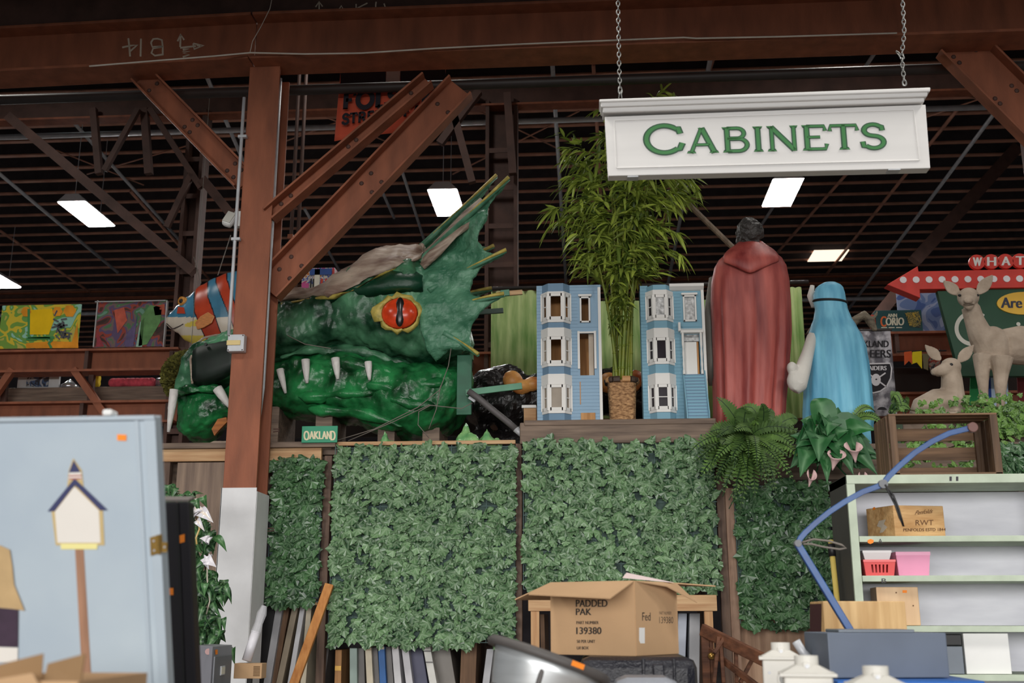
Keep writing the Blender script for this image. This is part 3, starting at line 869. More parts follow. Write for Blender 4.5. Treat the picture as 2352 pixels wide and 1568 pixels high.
def ivy_panel(x0, y0, x1, y1, Y, label, n, m=IVY, s=(.05, .078), seed=1, holes=()):
    a = rect(x0, y0, x1, y1, Y)
    t = thing('hanging_ivy', ((a[0] + a[1]) / 2, Y, a[2]), label, 'artificial ivy')
    g = random.Random(seed)
    w = MB()
    st = .105
    for k in range(int((a[1] - a[0]) / st) + 1):
        x = a[0] + k * st; w.bar((x, Y, a[2]), (x, Y, a[3]), .005, .005, (0, 1, 0))
    for k in range(int((a[3] - a[2]) / st) + 1):
        z = a[2] + k * st; w.bar((a[0], Y, z), (a[1], Y, z), .005, .005, (0, 1, 0))
    w.build('wire_grid', WIRE, t)
    MB().box(a[0] + .01, Y + .012, a[2] + .03, a[1] - .01, Y + .016, a[3] - .02).build('backing_net', WIREB, t)
    mb = MB()
    for k in range(n):
        x = g.uniform(a[0] + .02, a[1] - .02); z = g.uniform(a[2] - .02, a[3] + .0)
        # scalloped rows with darker gaps between the strips of foliage
        row = (z - a[2]) / (a[3] - a[2]) * 5
        dy = g.uniform(.012, .075)
        nr = (g.gauss(0, .5), -1, g.gauss(.3, .5))
        ivy_leaf(mb, (x, Y - dy, z), g.uniform(*s), nr, g.gauss(0, .95), min(1, max(0, g.gauss(.5, .27))))
    mb.build('foliage', m, t)
    return t
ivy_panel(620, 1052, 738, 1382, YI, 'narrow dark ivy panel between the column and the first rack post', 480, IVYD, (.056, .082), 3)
ivy_panel(762, 1022, 1186, 1475, YI, 'big square ivy panel hanging under the dragon head', 1750, IVY, seed=4)
ivy_panel(1202, 1008, 1648, 1352, YI, 'wide ivy panel under the two dollhouses, behind the cardboard box', 1420, IVY, seed=5)
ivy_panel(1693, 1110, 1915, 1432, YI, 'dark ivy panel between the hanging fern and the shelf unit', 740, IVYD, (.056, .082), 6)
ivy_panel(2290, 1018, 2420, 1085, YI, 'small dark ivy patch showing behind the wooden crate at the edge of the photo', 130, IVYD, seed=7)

# --- salvaged doors and boards standing in the rack below the panels
def slab(xt, xb, w, ytop, Y, m, name, label, cat, d=.9, extra=None):
    """door standing on edge in the rack: its narrow edge faces out; xt/xb = px of its left side at top and at the photo's foot"""
    p, q = P(xt, ytop, Y), P(xb, 1568, Y)
    ww = (P(xt + w, ytop, Y) - P(xt, ytop, Y)).x
    k = p.z / (p.z - q.z)
    f = p + (q - p) * k; f.y = Y
    s = V((ww, 0, 0))
    t = thing(name, (f.x, Y, 0), label, cat)
    MB().prism([p, p + s, f + s, f], (0, d, 0)).build('slab', m, t, bevel=.004)
    if extra:
        for (a, b, mm, nm) in extra:
            A, B = p.lerp(f, a), p.lerp(f, b)
            MB().prism([A + V((.002, -.004, 0)), A + s + V((-.002, -.004, 0)), B + s + V((-.002, -.004, 0)), B + V((.002, -.004, 0))], (0, .003, 0)).build(nm, mm, t)
    return t
def C(n, c, **k): return mat(n, c, rough=k.pop('rough', .55), var=.1, **k)
GY, CR, SG = C('door grey', (112, 108, 106)), C('door cream', (212, 200, 176)), C('door sage', (150, 168, 160))
LG, WD = C('door light grey', (176, 176, 180)), wood('brown door wood', (92, 66, 48), (130, 98, 72), 'z')
GD = wood('golden edge', (150, 104, 64), (188, 140, 92), 'z')
slab(608, 590, 24, 1388, 9.9, BLACK, 'door_slab', 'black door edge in the rack right beside the column', 'door')
slab(634, 605, 16, 1390, 9.85, LG, 'door_slab', 'pale grey door edge leaning beside the black one', 'door')
slab(654, 622, 12, 1390, 9.9, WD, 'door_slab', 'thin dark brown door edge between two pale ones', 'door')
slab(672, 634, 14, 1388, 9.85, C('door tan', (150, 136, 116)), 'door_slab', 'tan door edge leaning in the rack behind the orange stick', 'door')
slab(690, 660, 11, 1390, 9.85, C('door white', (200, 200, 204)), 'door_slab', 'whitish door edge leaning beside the tan one', 'door')
slab(704, 690, 12, 1388, 9.88, CR, 'door_slab', 'cream door edge leaning just behind the orange stick', 'door')
slab(745, 724, 12, 1392, 9.85, LG, 'door_slab', 'pale grey door edge to the other side of the orange stick', 'door')
slab(728, 728, 14, 1385, 9.8, PINEZ, 'rack_upright', 'raw pine upright under the narrow ivy panel', 'post', .05)
slab(757, 735, 10, 1400, 9.87, GY, 'door_slab', 'grey door edge beside the golden one, behind the dark rack post', 'door')
slab(770, 768, 15, 1492, 9.8, GD, 'door_slab', 'golden brown door edge with a brass latch under the corner of the big ivy panel', 'door', extra=[(.1, .13, mat('brass', (190, 150, 80), rough=.3, metal=.8), 'latch')])
slab(803, 803, 17, 1488, 9.8, SG, 'door_slab', 'sage green door edge under the big ivy panel', 'door')
slab(820, 822, 16, 1488, 9.86, GY, 'door_slab', 'grey door edge beside the sage green one', 'door')
slab(838, 842, 15, 1486, 9.8, CR, 'door_slab', 'chipped cream door edge between grey slabs', 'door', extra=[(0, .02, C('dirty cream', (180, 160, 130)), 'bare_end')])
slab(855, 860, 12, 1486, 9.86, GY, 'door_slab', 'grey door edge between the cream and the blue one', 'door')
slab(868, 872, 15, 1484, 9.8, C('door blue', (40, 96, 160)), 'door_slab', 'bright blue door edge with a bare white top', 'door', extra=[(0, .018, CR, 'bare_end')])
slab(884, 890, 14, 1484, 9.86, GY, 'door_slab', 'grey door edge right of the bright blue one', 'door')
slab(899, 906, 16, 1482, 9.8, C('door chalk', (206, 204, 206)), 'door_slab', 'chalky white door edge with peeled spots at the top', 'door', extra=[(0, .022, speckle('peeled', [(210, 204, 190), (60, 50, 44), (214, 206, 190), (200, 190, 170)], 30), 'peeled_end')])
slab(921, 932, 16, 1480, 9.8, C('door white b', (204, 202, 206)), 'door_slab', 'white door edge with a bare wooden top, beside the slate blue slab', 'door', extra=[(0, .02, GD, 'bare_end')])
slab(939, 952, 30, 1484, 9.9, C('door slate', (84, 84, 108)), 'door_slab', 'wide slate blue slab standing behind the white edges', 'door')
slab(969, 986, 17, 1472, 9.75, C('door ivory', (212, 210, 204)), 'door_slab', 'ivory door edge with two round lock holes', 'door', extra=[(.055, .063, GY, 'lock_hole'), (.12, .128, GY, 'lock_hole')])
slab(988, 1004, 42, 1468, 9.9, C('door dusty', (136, 130, 124)), 'door_slab', 'wide dusty grey slab streaked with white', 'door')
slab(1060, 1056, 36, 1470, 9.86, WD, 'door_slab', 'wide dark brown door with a moulded edge under the ivy', 'door')
slab(1118, 1108, 16, 1490, 9.8, LG, 'door_slab', 'pale lilac grey door edge beside the big metal lamp shade', 'door')
slab(1558, 1552, 20, 1408, 9.9, C('door blue white', (186, 192, 206)), 'door_slab', 'bluish white door edge behind the corner of the cardboard box', 'door')
slab(1584, 1582, 24, 1408, 9.86, LG, 'door_slab', 'pale grey door edge beside the end of the timber frame', 'door')
slab(1240, 1244, 10, 1410, 9.9, WD, 'door_slab', 'thin brown door edge behind the cardboard box flap', 'door')
# shallow timber frame under the ivy panel behind the cardboard box
a = rect(1213, 1366, 1647, 1403, 9.45)
t = thing('timber_trestle', ((a[0] + a[1]) / 2, 9.5, 0), 'raw timber trestle frame standing behind the cardboard box', 'frame')
MB().box(a[0], 9.45, a[2], a[1], 9.53, a[3]).build('top_board', PINE, t, bevel=.006)
for x0, x1 in ((1219, 1239), (1621, 1641)):
    b = rect(x0, 1403, x1, 1560, 9.45)
    MB().box(b[0], 9.46, 0, b[1], 9.52, a[2]).build('leg', PINEZ, t, bevel=.005)
a = rect(608, 1381, 726, 1389, YI)
tag(MB().box(a[0], YI + .03, a[2], a[1], YI + .09, a[3]).build('timber_rail', PINE), 'thin raw timber rail under the narrow ivy panel', 'board')
# orange stained stick leaning
p, q = P(757, 1342, 9.48), P(672, 1580, 9.2)
f = q + (q - p) * (q.z / (p.z - q.z))
tag(MB().bar(p, f, .075, .05, (0, 1, 0)).build('wooden_stick', wood('orange wood', (170, 106, 48), (204, 142, 78), 'z'), bevel=.006), 'orange stained square stick leaning against the rack post', 'stick')
p, q = P(1176, 1330, 9.6), P(1186, 1480, 9.6)
# ================================================================ the big green dragon head
DG = mat('dragon green', (8, 52, 31), col2=(88, 146, 108), rough=.36, scale=3.4, bump=.9, bscale=7, detail=8, contrast=(.36, .66))
DGB = mat('dragon jaw green', (3, 48, 20), col2=(44, 138, 76), rough=.3, scale=4, bump=.9, bscale=7, detail=8, contrast=(.36, .68))
DGF = mat('dragon fin hazed green', (44, 104, 76), col2=(104, 156, 126), rough=.45, scale=5, bump=.8, bscale=8, detail=8)  # haze over the fins is mixed into this paler green
DTAN = mat('dragon pale crest', (110, 84, 72), col2=(190, 174, 156), rough=.55, scale=5, bump=.6, bscale=14, stretch=(.5, 1, 2))
DYEL = mat('dragon yellow', (140, 132, 60), col2=(214, 190, 96), rough=.5, scale=14, bump=.3)
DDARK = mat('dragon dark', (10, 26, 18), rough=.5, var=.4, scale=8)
TOOTH = mat('painted tooth', (222, 218, 214), rough=.6, var=.06, scale=10, bump=.5, bscale=20)
YD = 10.45
# station: px of the sight line, top, mouth line, half depth in metres
UP = [(402, 898, 909, .04), (412, 885, 912, .16), (428, 845, 915, .26), (445, 800, 912, .31), (490, 783, 906, .35), (530, 775, 888, .37), (585, 745, 862, .4), (645, 706, 836, .42),
      (700, 697, 822, .45), (760, 668, 814, .48), (800, 642, 812, .51), (840, 616, 818, .55), (880, 600, 832, .58), (920, 595, 845, .61), (960, 598, 850, .62), (1000, 612, 858, .58), (1040, 650, 850, .5), (1066, 720, 835, .42), (1080, 770, 820, .3)]
LO = [(416, 908, 992, .1), (424, 906, 1010, .18), (445, 906, 1014, .24), (485, 905, 1010, .27), (505, 900, 985, .28), (530, 890, 968, .3), (580, 866, 960, .33), (645, 834, 958, .37), (700, 820, 962, .41), (760, 812, 963, .44), (820, 816, 974, .49),
      (880, 828, 998, .54), (930, 840, 1009, .56), (980, 846, 1011, .55), (1020, 846, 1000, .5), (1050, 846, 975, .43), (1070, 846, 930, .34), (1082, 848, 890, .22)]
def interp(tab, x):
    if x <= tab[0][0]: return tab[0][1:]
    for a, b in zip(tab, tab[1:]):
        if x <= b[0]:
            k = (x - a[0]) / (b[0] - a[0]); k = k * k * (3 - 2 * k) * .5 + k * .5
            return tuple(p + (q - p) * k for p, q in zip(a[1:], b[1:]))
    return tab[-1][1:]
def loft(mb, tab, Y, x0, x1, n, m, e=.75, fn=None):
    rows = []
    for i in range(n + 1):
        x = x0 + (x1 - x0) * i / n
        t, b, w = interp(tab, x)[:3]
        top, bot = P(x, t, Y), P(x, b, Y)
        c, h = (top + bot) / 2, (top.z - bot.z) / 2
        row = []
        for j in range(m):
            a = 2 * math.pi * j / m
            s, k = math.sin(a), math.cos(a)
            s = math.copysign(abs(s) ** e, s); k = math.copysign(abs(k) ** e, k)
            dy = -w * k
            if fn: dy = fn(x, s, dy)
            row.append(V((c.x, Y + dy, c.z + h * s)))
        rows.append(row)
    mb.grid(rows, close=True)
    n0 = len(mb.V)
    for row, rev in ((rows[0], False), (rows[-1], True)):
        c = sum(row, V((0, 0, 0))) / len(row)
        b = len(mb.V)
        mb.V += row + [c]; mb.A += [(0, 0, 0)] * (len(row) + 1)
        for j in range(len(row)):
            f = (b + j, b + len(row), b + (j + 1) % len(row))
            mb.F.append(f[::-1] if rev else f); mb.MI.append(0)
def front(tab, px, py, out=0.0, e=.75, Y=YD, smax=.98):
    """point on the near side of a loft under a photo pixel"""
    t, b, w = interp(tab, px)[:3]
    q = Y
    for _ in range(1):
        s = ((t + b) / 2 - py) / ((b - t) / 2)
        s = max(-smax, min(smax, s))
        k = math.sqrt(max(0, 1 - (abs(s) ** (1 / e)) ** 2)) ** e
        q = Y - w * k
    if not out: return P(px, py, q)
    return P(px, py, q) + V((0, -k, math.copysign(abs(s) ** 1.5, s))).normalized() * out
t = thing('dragon_head', P(820, 1012, YD), 'huge glossy green dragon head with orange eye and white fangs on the rack platform', 'dragon')
clouds = bpy.data.textures.new('crumple', 'CLOUDS'); clouds.noise_scale = .22; clouds.noise_depth = 4
fine = bpy.data.textures.new('crease', 'CLOUDS'); fine.noise_scale = .07; fine.noise_depth = 3
CR_ = (('SUBSURF', dict(levels=1, render_levels=2)), ('DISPLACE', dict(texture=clouds, strength=.12, mid_level=.5, texture_coords='GLOBAL')), ('DISPLACE', dict(texture=fine, strength=.035, mid_level=.5, texture_coords='GLOBAL')))
mb = MB()
loft(mb, UP, YD, 402, 1080, 54, 28)
mb.build('upper_head', DG, t, smooth=True, mods=CR_)
mb = MB()
loft(mb, LO, YD, 416, 1082, 54, 24)
mb.build('lower_jaw', DGB, t, smooth=True, mods=CR_)
# swollen lips along the mouth line
mb = MB()
pts = [(640, 824), (690, 806), (720, 800), (760, 806), (800, 803), (850, 808), (890, 826), (930, 838), (960, 842)]
mb.tube([front(UP, x, y, .0) for x, y in pts], [.03, .05, .06, .05, .06, .05, .045, .04, .02], 10, flat=.8)
mb.build('lip', DG, t, smooth=True, mods=CR_)
mb = MB()
pts = [(645, 846), (700, 834), (760, 838), (820, 840), (870, 852), (910, 858)]
mb.tube([front(LO, x, y, .0) for x, y in pts], [.04, .07, .08, .075, .06, .03], 10)
for pts, r in (([(655, 905), (720, 915), (790, 905), (860, 900)], .06), ([(700, 940), (780, 945), (850, 955), (930, 985)], .06), ([(880, 905), (940, 930), (1000, 930)], .07), ([(820, 880), (880, 885), (930, 900), (960, 940)], .05),
               ([(930, 870), (980, 885), (1030, 870)], .06)):
    mb.tube([front(LO, x, y, -.02) for x, y in pts], [r * .5] + [r] * (len(pts) - 2) + [r * .4], 9)
mb.build('jowl_fold', DGB, t, smooth=True, mods=CR_)
# dark hollow snout with its pale rim
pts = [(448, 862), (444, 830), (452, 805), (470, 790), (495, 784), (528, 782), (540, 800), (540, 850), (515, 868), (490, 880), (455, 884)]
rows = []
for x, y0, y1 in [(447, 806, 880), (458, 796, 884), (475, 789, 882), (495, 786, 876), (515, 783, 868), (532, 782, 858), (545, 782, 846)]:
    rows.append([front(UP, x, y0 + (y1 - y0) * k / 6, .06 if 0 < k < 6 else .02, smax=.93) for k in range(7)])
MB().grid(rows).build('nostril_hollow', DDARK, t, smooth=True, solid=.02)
MB().tube([front(UP, x, y, .05, smax=.93) for x, y in [(446, 880), (441, 832), (450, 803), (469, 787), (497, 781), (535, 778)]], .012, 7).build('nostril_rim', DTAN, t, smooth=True)
q = front(UP, 478, 805, .08); MB().tube([q, q + V((0, -.02, 0))], .015, 10).build('nostril', DDARK, t)
# snout lip over the front fangs
mb = MB()
mb.tube([front(UP, x, y, .03) for x, y in [(403, 904), (425, 896), (450, 893), (480, 890), (505, 884)]], [.03, .06, .06, .05, .03], 9)
mb.build('snout_lip', DGB, t, smooth=True, mods=CR_)
# teeth
def tooth(a, b, r, tab=UP, out=.05, nm='tooth'):
    p = front(tab, *a, out + .06, smax=.72)
    d = P(*b, p.y) - p
    MB().tube([p - d * .08, p + d * .3, p + d * .7, p + d], [r, r * .9, r * .62, r * .34], 9).build(nm, TOOTH, t, smooth=True)
tooth((708, 819), (705, 880), .042); tooth((776, 815), (776, 871), .042); tooth((851, 822), (849, 873), .036, out=.06)
tooth((651, 840), (656, 903), .036, out=.06); tooth((508, 886), (528, 935), .05, out=.03)
tooth((409, 903), (387, 992), .045, out=.05, nm='fang'); tooth((404, 918), (388, 945), .026, out=.1, nm='fang')
# eye under its brow
e = front(UP, 918, 720, .02)
mb = MB()
ring = [(918 + (53 + 5 * math.sin(k * 5.1)) * math.cos(k * 2 * math.pi / 26), 719 + (46 + 5 * math.sin(k * 3.7 + 1)) * math.sin(k * 2 * math.pi / 26)) for k in range(26)]
ring = [(x - 12 if x < 872 else x, y + (8 if x < 872 else 0)) for x, y in ring]
inner = [(918 + 42 * math.cos(k * 2 * math.pi / 26), 720 + 36 * math.sin(k * 2 * math.pi / 26)) for k in range(26)]
mb.grid([[P(x, y, e.y + .0) for x, y in ring], [P(918 + (x - 918) * .85, 720 + (y - 720) * .85, e.y - .07) for x, y in ring], [P(x, y, e.y - .05) for x, y in inner]], close=True)
mb.build('eye_rim', DYEL, t, smooth=True)
ep = P(918, 720, e.y - .03)
ey = MB().ell(ep, (.172, .085, .15), 24, 14).build('eye', mat('dragon iris', (214, 66, 30), rough=.22, var=.28, scale=9), t, smooth=True)
MB().ell(ep + V((.012, -.058, 0)), (.05, .03, .142), 14, 12).build('pupil', mat('pupil', (30, 26, 26), rough=.25), ey, smooth=True)
mb = MB()
rows = []
for x, y0, y1 in [(765, 684, 694), (800, 668, 684), (850, 645, 678), (900, 630, 672), (945, 622, 672), (972, 640, 668)]:
    rows.append([front(UP, x, y0, .03), front(UP, x, (y0 + y1) / 2 - 4, .07), front(UP, x, y1 - 4, .1), front(UP, x, y1 + 3, .02)])
mb.grid(rows).build('brow', mat('dragon brow', (8, 58, 38), rough=.4, var=.3, scale=5, bump=.3), t, smooth=True, solid=.03, mods=CR_[1:])
# pale ridge on top of the head
rows = []
for x, y0, y1 in [(640, 700, 716), (690, 692, 706), (720, 684, 703), (760, 662, 696), (800, 636, 688), (840, 610, 664), (880, 592, 642), (920, 586, 632), (958, 590, 622), (975, 580, 612)]:
    rows.append([P(x, y0 + 2, YD + .15)] + [front(UP, x, y0 + 10 + (y1 - y0 - 10) * k / 5, .15 - .008 * k, smax=.985) for k in range(6)])
MB().grid(rows).build('crown_ridge', DTAN, t, smooth=True, solid=.04, mods=CR_)
MB().tube([front(UP, x, y, .09) for x, y in [(648, 717), (720, 704), (770, 694), (815, 680), (850, 660), (900, 634), (955, 610)]], .017, 7).build('ridge_edge', DYEL, t, smooth=True, mods=CR_[1:])
q = P(951, 588, YD - .1)
MB().tube([q + V((.035 * math.cos(k * .7), 0, .035 * math.sin(k * .7))) for k in range(10)], .008, 6).build('lifting_eye', DARKPIPE, t, smooth=True)
# webbed ear fins with spines
FIN = [(935, 640), (955, 600), (1000, 562), (1060, 506), (1120, 450), (1166, 412), (1150, 440), (1126, 474), (1106, 516), (1097, 548), (1108, 570), (1135, 579), (1162, 577), (1140, 592), (1112, 610), (1088, 636),
       (1079, 656), (1088, 674), (1118, 684), (1158, 678), (1130, 694), (1102, 714), (1087, 745), (1081, 775), (1084, 798), (1098, 816), (1066, 806), (1030, 800), (1000, 830), (975, 800), (955, 700)]
def finY(px, py, Y0, fl):
    hy = front(UP, min(px, 1074), min(max(py, 610), 845)).y - .03
    if fl > 0: hy = 2 * YD - hy
    k = min(1, max(0, (px - 985) / 110))
    return hy * (1 - k) + (Y0 + fl * max(0, (px - 960) / 200)) * k
def fin(Y0, fl, dx, dy, nm, scale=1.0):
    mb = MB()
    from mathutils.geometry import tessellate_polygon
    pts = [(960 + (x - 960) * scale + dx, 640 + (y - 640) * scale + dy) for x, y in FIN]
    ps = [P(x, y, finY(x, y, Y0, fl)) for x, y in pts]
    n = len(ps)
    tri = tessellate_polygon([[V((x, -y, 0)) for x, y in pts]])
    bk = [p + V((0, .06, 0)) for p in ps]
    mb.add(ps + bk, [tuple(f) for f in tri] + [tuple(n + i for i in f[::-1]) for f in tri] + [(i, (i + 1) % n, n + (i + 1) % n, n + i) for i in range(n)])
    o = mb.build(nm, DGF, t, smooth=True, mods=(('REMESH', dict(mode='VOXEL', voxel_size=.018)), ('SMOOTH', dict(iterations=14)), ('DISPLACE', dict(texture=clouds, strength=.1, mid_level=.5, texture_coords='GLOBAL'))))
    for a, c, b, r in (((958, 606), (1065, 506), (1169, 411), .05), ((985, 668), (1080, 614), (1163, 577), .04), ((998, 726), (1075, 690), (1158, 678), .05), ((1018, 764), (1060, 786), (1099, 817), .04)):
        q = [V((*p, 0)) for p in (a, c, b)]
        pl = []
        for k in range(8):
            s = k / 7
            w = q[0] * (1 - s) ** 2 + q[1] * 2 * s * (1 - s) + q[2] * s * s
            w = V((960 + (w.x - 960) * scale + dx, 640 + (w.y - 640) * scale + dy))
            pl.append(P(w.x, w.y, finY(w.x, w.y, Y0, fl) - .015))
        MB().tube(pl, [r * .72 * (1 - .5 * k / 7) for k in range(8)], 8).build('fin_spine', DGF, o, smooth=True)
        MB().tube([p + V((0, -r * .45, .012)) for p in pl[2:]], [.004, .006, .008, .011, .016, .019], 6).build('spine_highlight', DYEL, o, smooth=True)
fin(9.84, -.1, 0, 0, 'ear_fin')
fin(10.95, .12, -22, -12, 'ear_fin', .97)
# pale band up the front of the crest
rows = [[P(x, y, YD - .15), P(x + 8, y + 6, YD - .35), P(x + 18, y + 20, YD - .58)] for x, y in [(955, 596), (990, 563), (1030, 524), (1070, 488), (1105, 458)]]
MB().grid(rows).build('crest_band', DTAN, t, smooth=True, solid=.03, mods=CR_[1:])
# open timber back of the head
for q, y, d, m, nm in (((1049, 815, 1083, 952), 10.02, .04, mat('green board', (18, 96, 66), rough=.5, var=.2), 'neck_board'), ):
    a = rect(*q, y); MB().box(a[0], y, a[2], a[1], y + d, a[3]).build(nm, m, t, bevel=.004)
GB = mat('pale green board', (84, 140, 112), rough=.5, var=.2)
for a, b, w, y, m in (((1070, 902), (1199, 886), .06, 9.95, GB), ((1085, 718), (1156, 713), .05, 10.6, mat('grey green board', (84, 100, 92), rough=.6)), ((1140, 676), (1200, 671), .045, 10.1, PINE), ((1150, 674), (1170, 672), .06, 10.08, GB)):
    MB().bar(P(*a, y), P(*b, y), .03, w, (0, 0, 1)).build('timber_strut', m, t, bevel=.003)
mb = MB()
for pts in ([(765, 1014), (860, 985), (960, 935), (1010, 895), (1030, 840), (1036, 800)], [(800, 1012), (900, 970), (985, 930), (1060, 938), (1085, 925)], [(985, 1005), (960, 975), (962, 945), (990, 930)], [(1012, 885), (1002, 940), (985, 985)], [(660, 770), (700, 790), (760, 800)]):
    mb.tube([P(x, y, 9.82 if x > 700 else 9.9) for x, y in pts], .0045, 5)
mb.build('loose_wire', CORDM, t, smooth=True)
for x in (640, 760, 900, 1000):
    c = P(x, 1000, YD)
    MB().box(c.x - .08, YD - .3, PT + .003, c.x + .08, YD + .3, P(x, interp(LO, x)[1], YD).z + .05).build('support_block', OLDWOOD, t)

# ---------------------------------------------------------------- striped model fish behind the snout
FT = [(383, 728, 746, .03), (392, 718, 754, .07), (410, 700, 764, .12), (430, 681, 782, .16), (460, 655, 797, .2), (490, 639, 800, .22), (520, 627, 801, .23), (560, 619, 801, .22), (600, 635, 790, .18), (630, 680, 760, .08)]
YF = 13.62
t = thing('model_fish', P(500, 800, YF), 'large orange and blue striped model fish behind the dragon snout', 'fish')
BL, RD, WH, YE, LN = (mat(n, c, rough=.28, var=v, scale=4) for n, c, v in (('fish blue', (74, 136, 168), .2), ('fish red', (196, 72, 44), .25), ('fish white', (226, 214, 196), .06), ('fish yellow', (232, 208, 96), .1), ('fish line', (40, 30, 40), .1)))
def fcol(x, y):
    b1 = 446 + max(0, y - 715) * .42; b2 = 477 + max(0, y - 680) * .36; b3 = 496 + max(0, y - 650) * .4; b4 = 521 + max(0, y - 640) * .32; b5 = 560 + max(0, y - 640) * .3
    for b in (b1, b2, b3, b4):
        if abs(x - b) < 1.3 and y < 775: return 4
    if b1 < x < b2: return 1
    if b3 < x < b4: return 1
    if x > b5: return 1
    if x < b1 and y > 752 - (x - 400) * .35 : return 3 if (y > 770 or x > 425 and y < 750) else 2
    if y > 728: return 2
    return 0
mb = MB()
loft(mb, FT, YF, 383, 630, 220, 150, 1.0)
o = mb.build('body', [BL, RD, WH, YE, LN], t, smooth=True)
mw = root_loc(t)
inv = lambda p: ((p - CAM).dot(c_r) / (p - CAM).dot(c_f) * F + 1176, 784 - (p - CAM).dot(c_u) / (p - CAM).dot(c_f) * F)
for p in o.data.polygons:
    p.material_index = fcol(*inv(p.center + mw))
def fpt(x, y, out): return front(FT, x, y, out + .02, 1.0, YF)
q = fpt(421, 697, .01)
ey = MB(Matrix.Translation(q) @ Euler((R(90), 0, R(-25))).to_matrix().to_4x4()).lathe((0, 0, 0), [(.028, .03), (.06, .035), (.062, -.02)], 18).build('eye_ring', mat('fish eye ring', (216, 150, 70), rough=.3), t, smooth=True)
MB().ell(q + V((-.01, -.02, 0)), (.034, .02, .034), 12, 8).build('pupil', BLACK, t, smooth=True)
MB().prism([fpt(x, y, .012) for x, y in ((410, 709), (424, 709), (427, 722), (408, 722))], (0, .015, 0)).build('cheek_patch', RD, t)
MB().prism([fpt(x, y, .02) for x, y in ((450, 742), (462, 728), (480, 718), (495, 728), (488, 742), (470, 752), (455, 756))], (0, .02, 0)).build('side_fin', mat('fish fin', (226, 150, 92), rough=.3, var=.2, scale=20, stretch=(1, 1, 6)), t, bevel=.008)
MB().tube([fpt(384, 742, .0), fpt(398, 752, .015), fpt(415, 748, .015), fpt(422, 744, .0)], .006, 6).build('mouth_line', LN, t, smooth=True)
for a, b in (((462, 650), (445, 590)), ((500, 632), (530, 540))):
    MB().tube([P(*a, YF), P(*b, YF + .3)], .006, 5).build('hanging_wire', CORDM, t)
MB().box(P(470, 800, YF).x, YF - .06, zt - .0 + .003, P(540, 800, YF).x, YF + .3, P(500, 797, YF).z).build('stand', RUSTD, t)

# ---------------------------------------------------------------- moss ball
c = P(434, 866, 13.3)
t = thing('moss_ball', c - V((0, 0, .34)), 'round olive green moss ball partly hidden behind the dragon snout', 'plant')
MB().ell(c, .3, 20, 14).build('ball', mat('moss', (92, 90, 36), rough=.95, var=.3, scale=20), t, smooth=True)
mb = MB(); g = random.Random(5)
for k in range(2600):
    d = V((g.gauss(0, 1), g.gauss(0, 1), g.gauss(0, 1))).normalized()
    p = c + d * .28; s = d.orthogonal().normalized(); s.rotate(Matrix.Rotation(g.uniform(0, 6.3), 3, d))
    w = g.uniform(.012, .022); l = g.uniform(.05, .085)
    v = g.random()
    mb.add([p - s * w, p + s * w, p + d * l * .8 + s * w * 1.4, p + d * l, p + d * l * .75 - s * w * 1.4], [(0, 1, 2, 3, 4)], [(v, 0, 0.01)] * 5)
mb.build('moss_tuft', leafmat('moss leaves', (70, 70, 26), (134, 130, 58), (150, 146, 80), .9), t)
MB().tube([c + V((0, 0, .3)), V((c.x, c.y, 8.5))], .004, 5).build('hanging_string', CORDM, t)

# ---------------------------------------------------------------- small things beside the head
x0, x1, z0, z1 = rect(693, 978, 775, 1016, 9.62)
t = thing('place_sign', ((x0 + x1) / 2, 9.62, z0), 'small green sign lettered OAKLAND leaning on the rail under the dragon jaw', 'sign')
MB().box(x0, 9.62, z0 - .0, x1, 9.632, z1).build('plate', mat('sign green', (28, 142, 104), rough=.5, var=.1), t, bevel=.002)
mb = MB()
for ch, a, b, lo_, hi in (('O', 698, 710, 1011, 989), ('A', 711, 721, 1008, 990), ('K', 722, 732, 1008, 990), ('L', 733, 740, 1008, 990), ('A', 740, 750, 1008, 990), ('N', 751, 759, 1008, 990), ('D', 760, 770, 1011, 989)):
    label(mb, ch, a, hi, b, lo_, 9.617, .004)
mb.build('lettering', mat('sign cream', (226, 214, 178), rough=.6), t)
GCR = mat('green crystal', (70, 140, 90), col2=(170, 214, 140), rough=.25, scale=6)
for px0, px1, py, h, lab in ((1048, 1098, 1010, 960, 'taller green glassy crystal rock beside the dragon neck'), (1096, 1148, 1010, 980, 'shorter green glassy crystal rock beside the grey hose'), (868, 905, 1012, 985, 'small green crystal rock under the dragon throat')):
    a = rect(px0, h, px1, py, 9.82)
    mb = MB(); w = (a[1] - a[0]); c = (a[0] + a[1]) / 2
    g = random.Random(px0)
    for k in range(4):
        cx = c + (k - 1.5) * w * .22; hh = (a[3] - PT) * (1 if k == (px0 % 2 + 1) else g.uniform(.5, .8))
        mb.lathe((cx, 9.86 + g.uniform(0, .1), PT + .004), [(0, 0), (w * .26, 0), (w * .3, hh * .45), (w * .16, hh * .75), (0, hh)], 5, a0=g.uniform(0, 3))
    tag(mb.build('crystal_rock', GCR, mods=[('REMESH', dict(mode='VOXEL', voxel_size=.02))]), lab, 'rock')
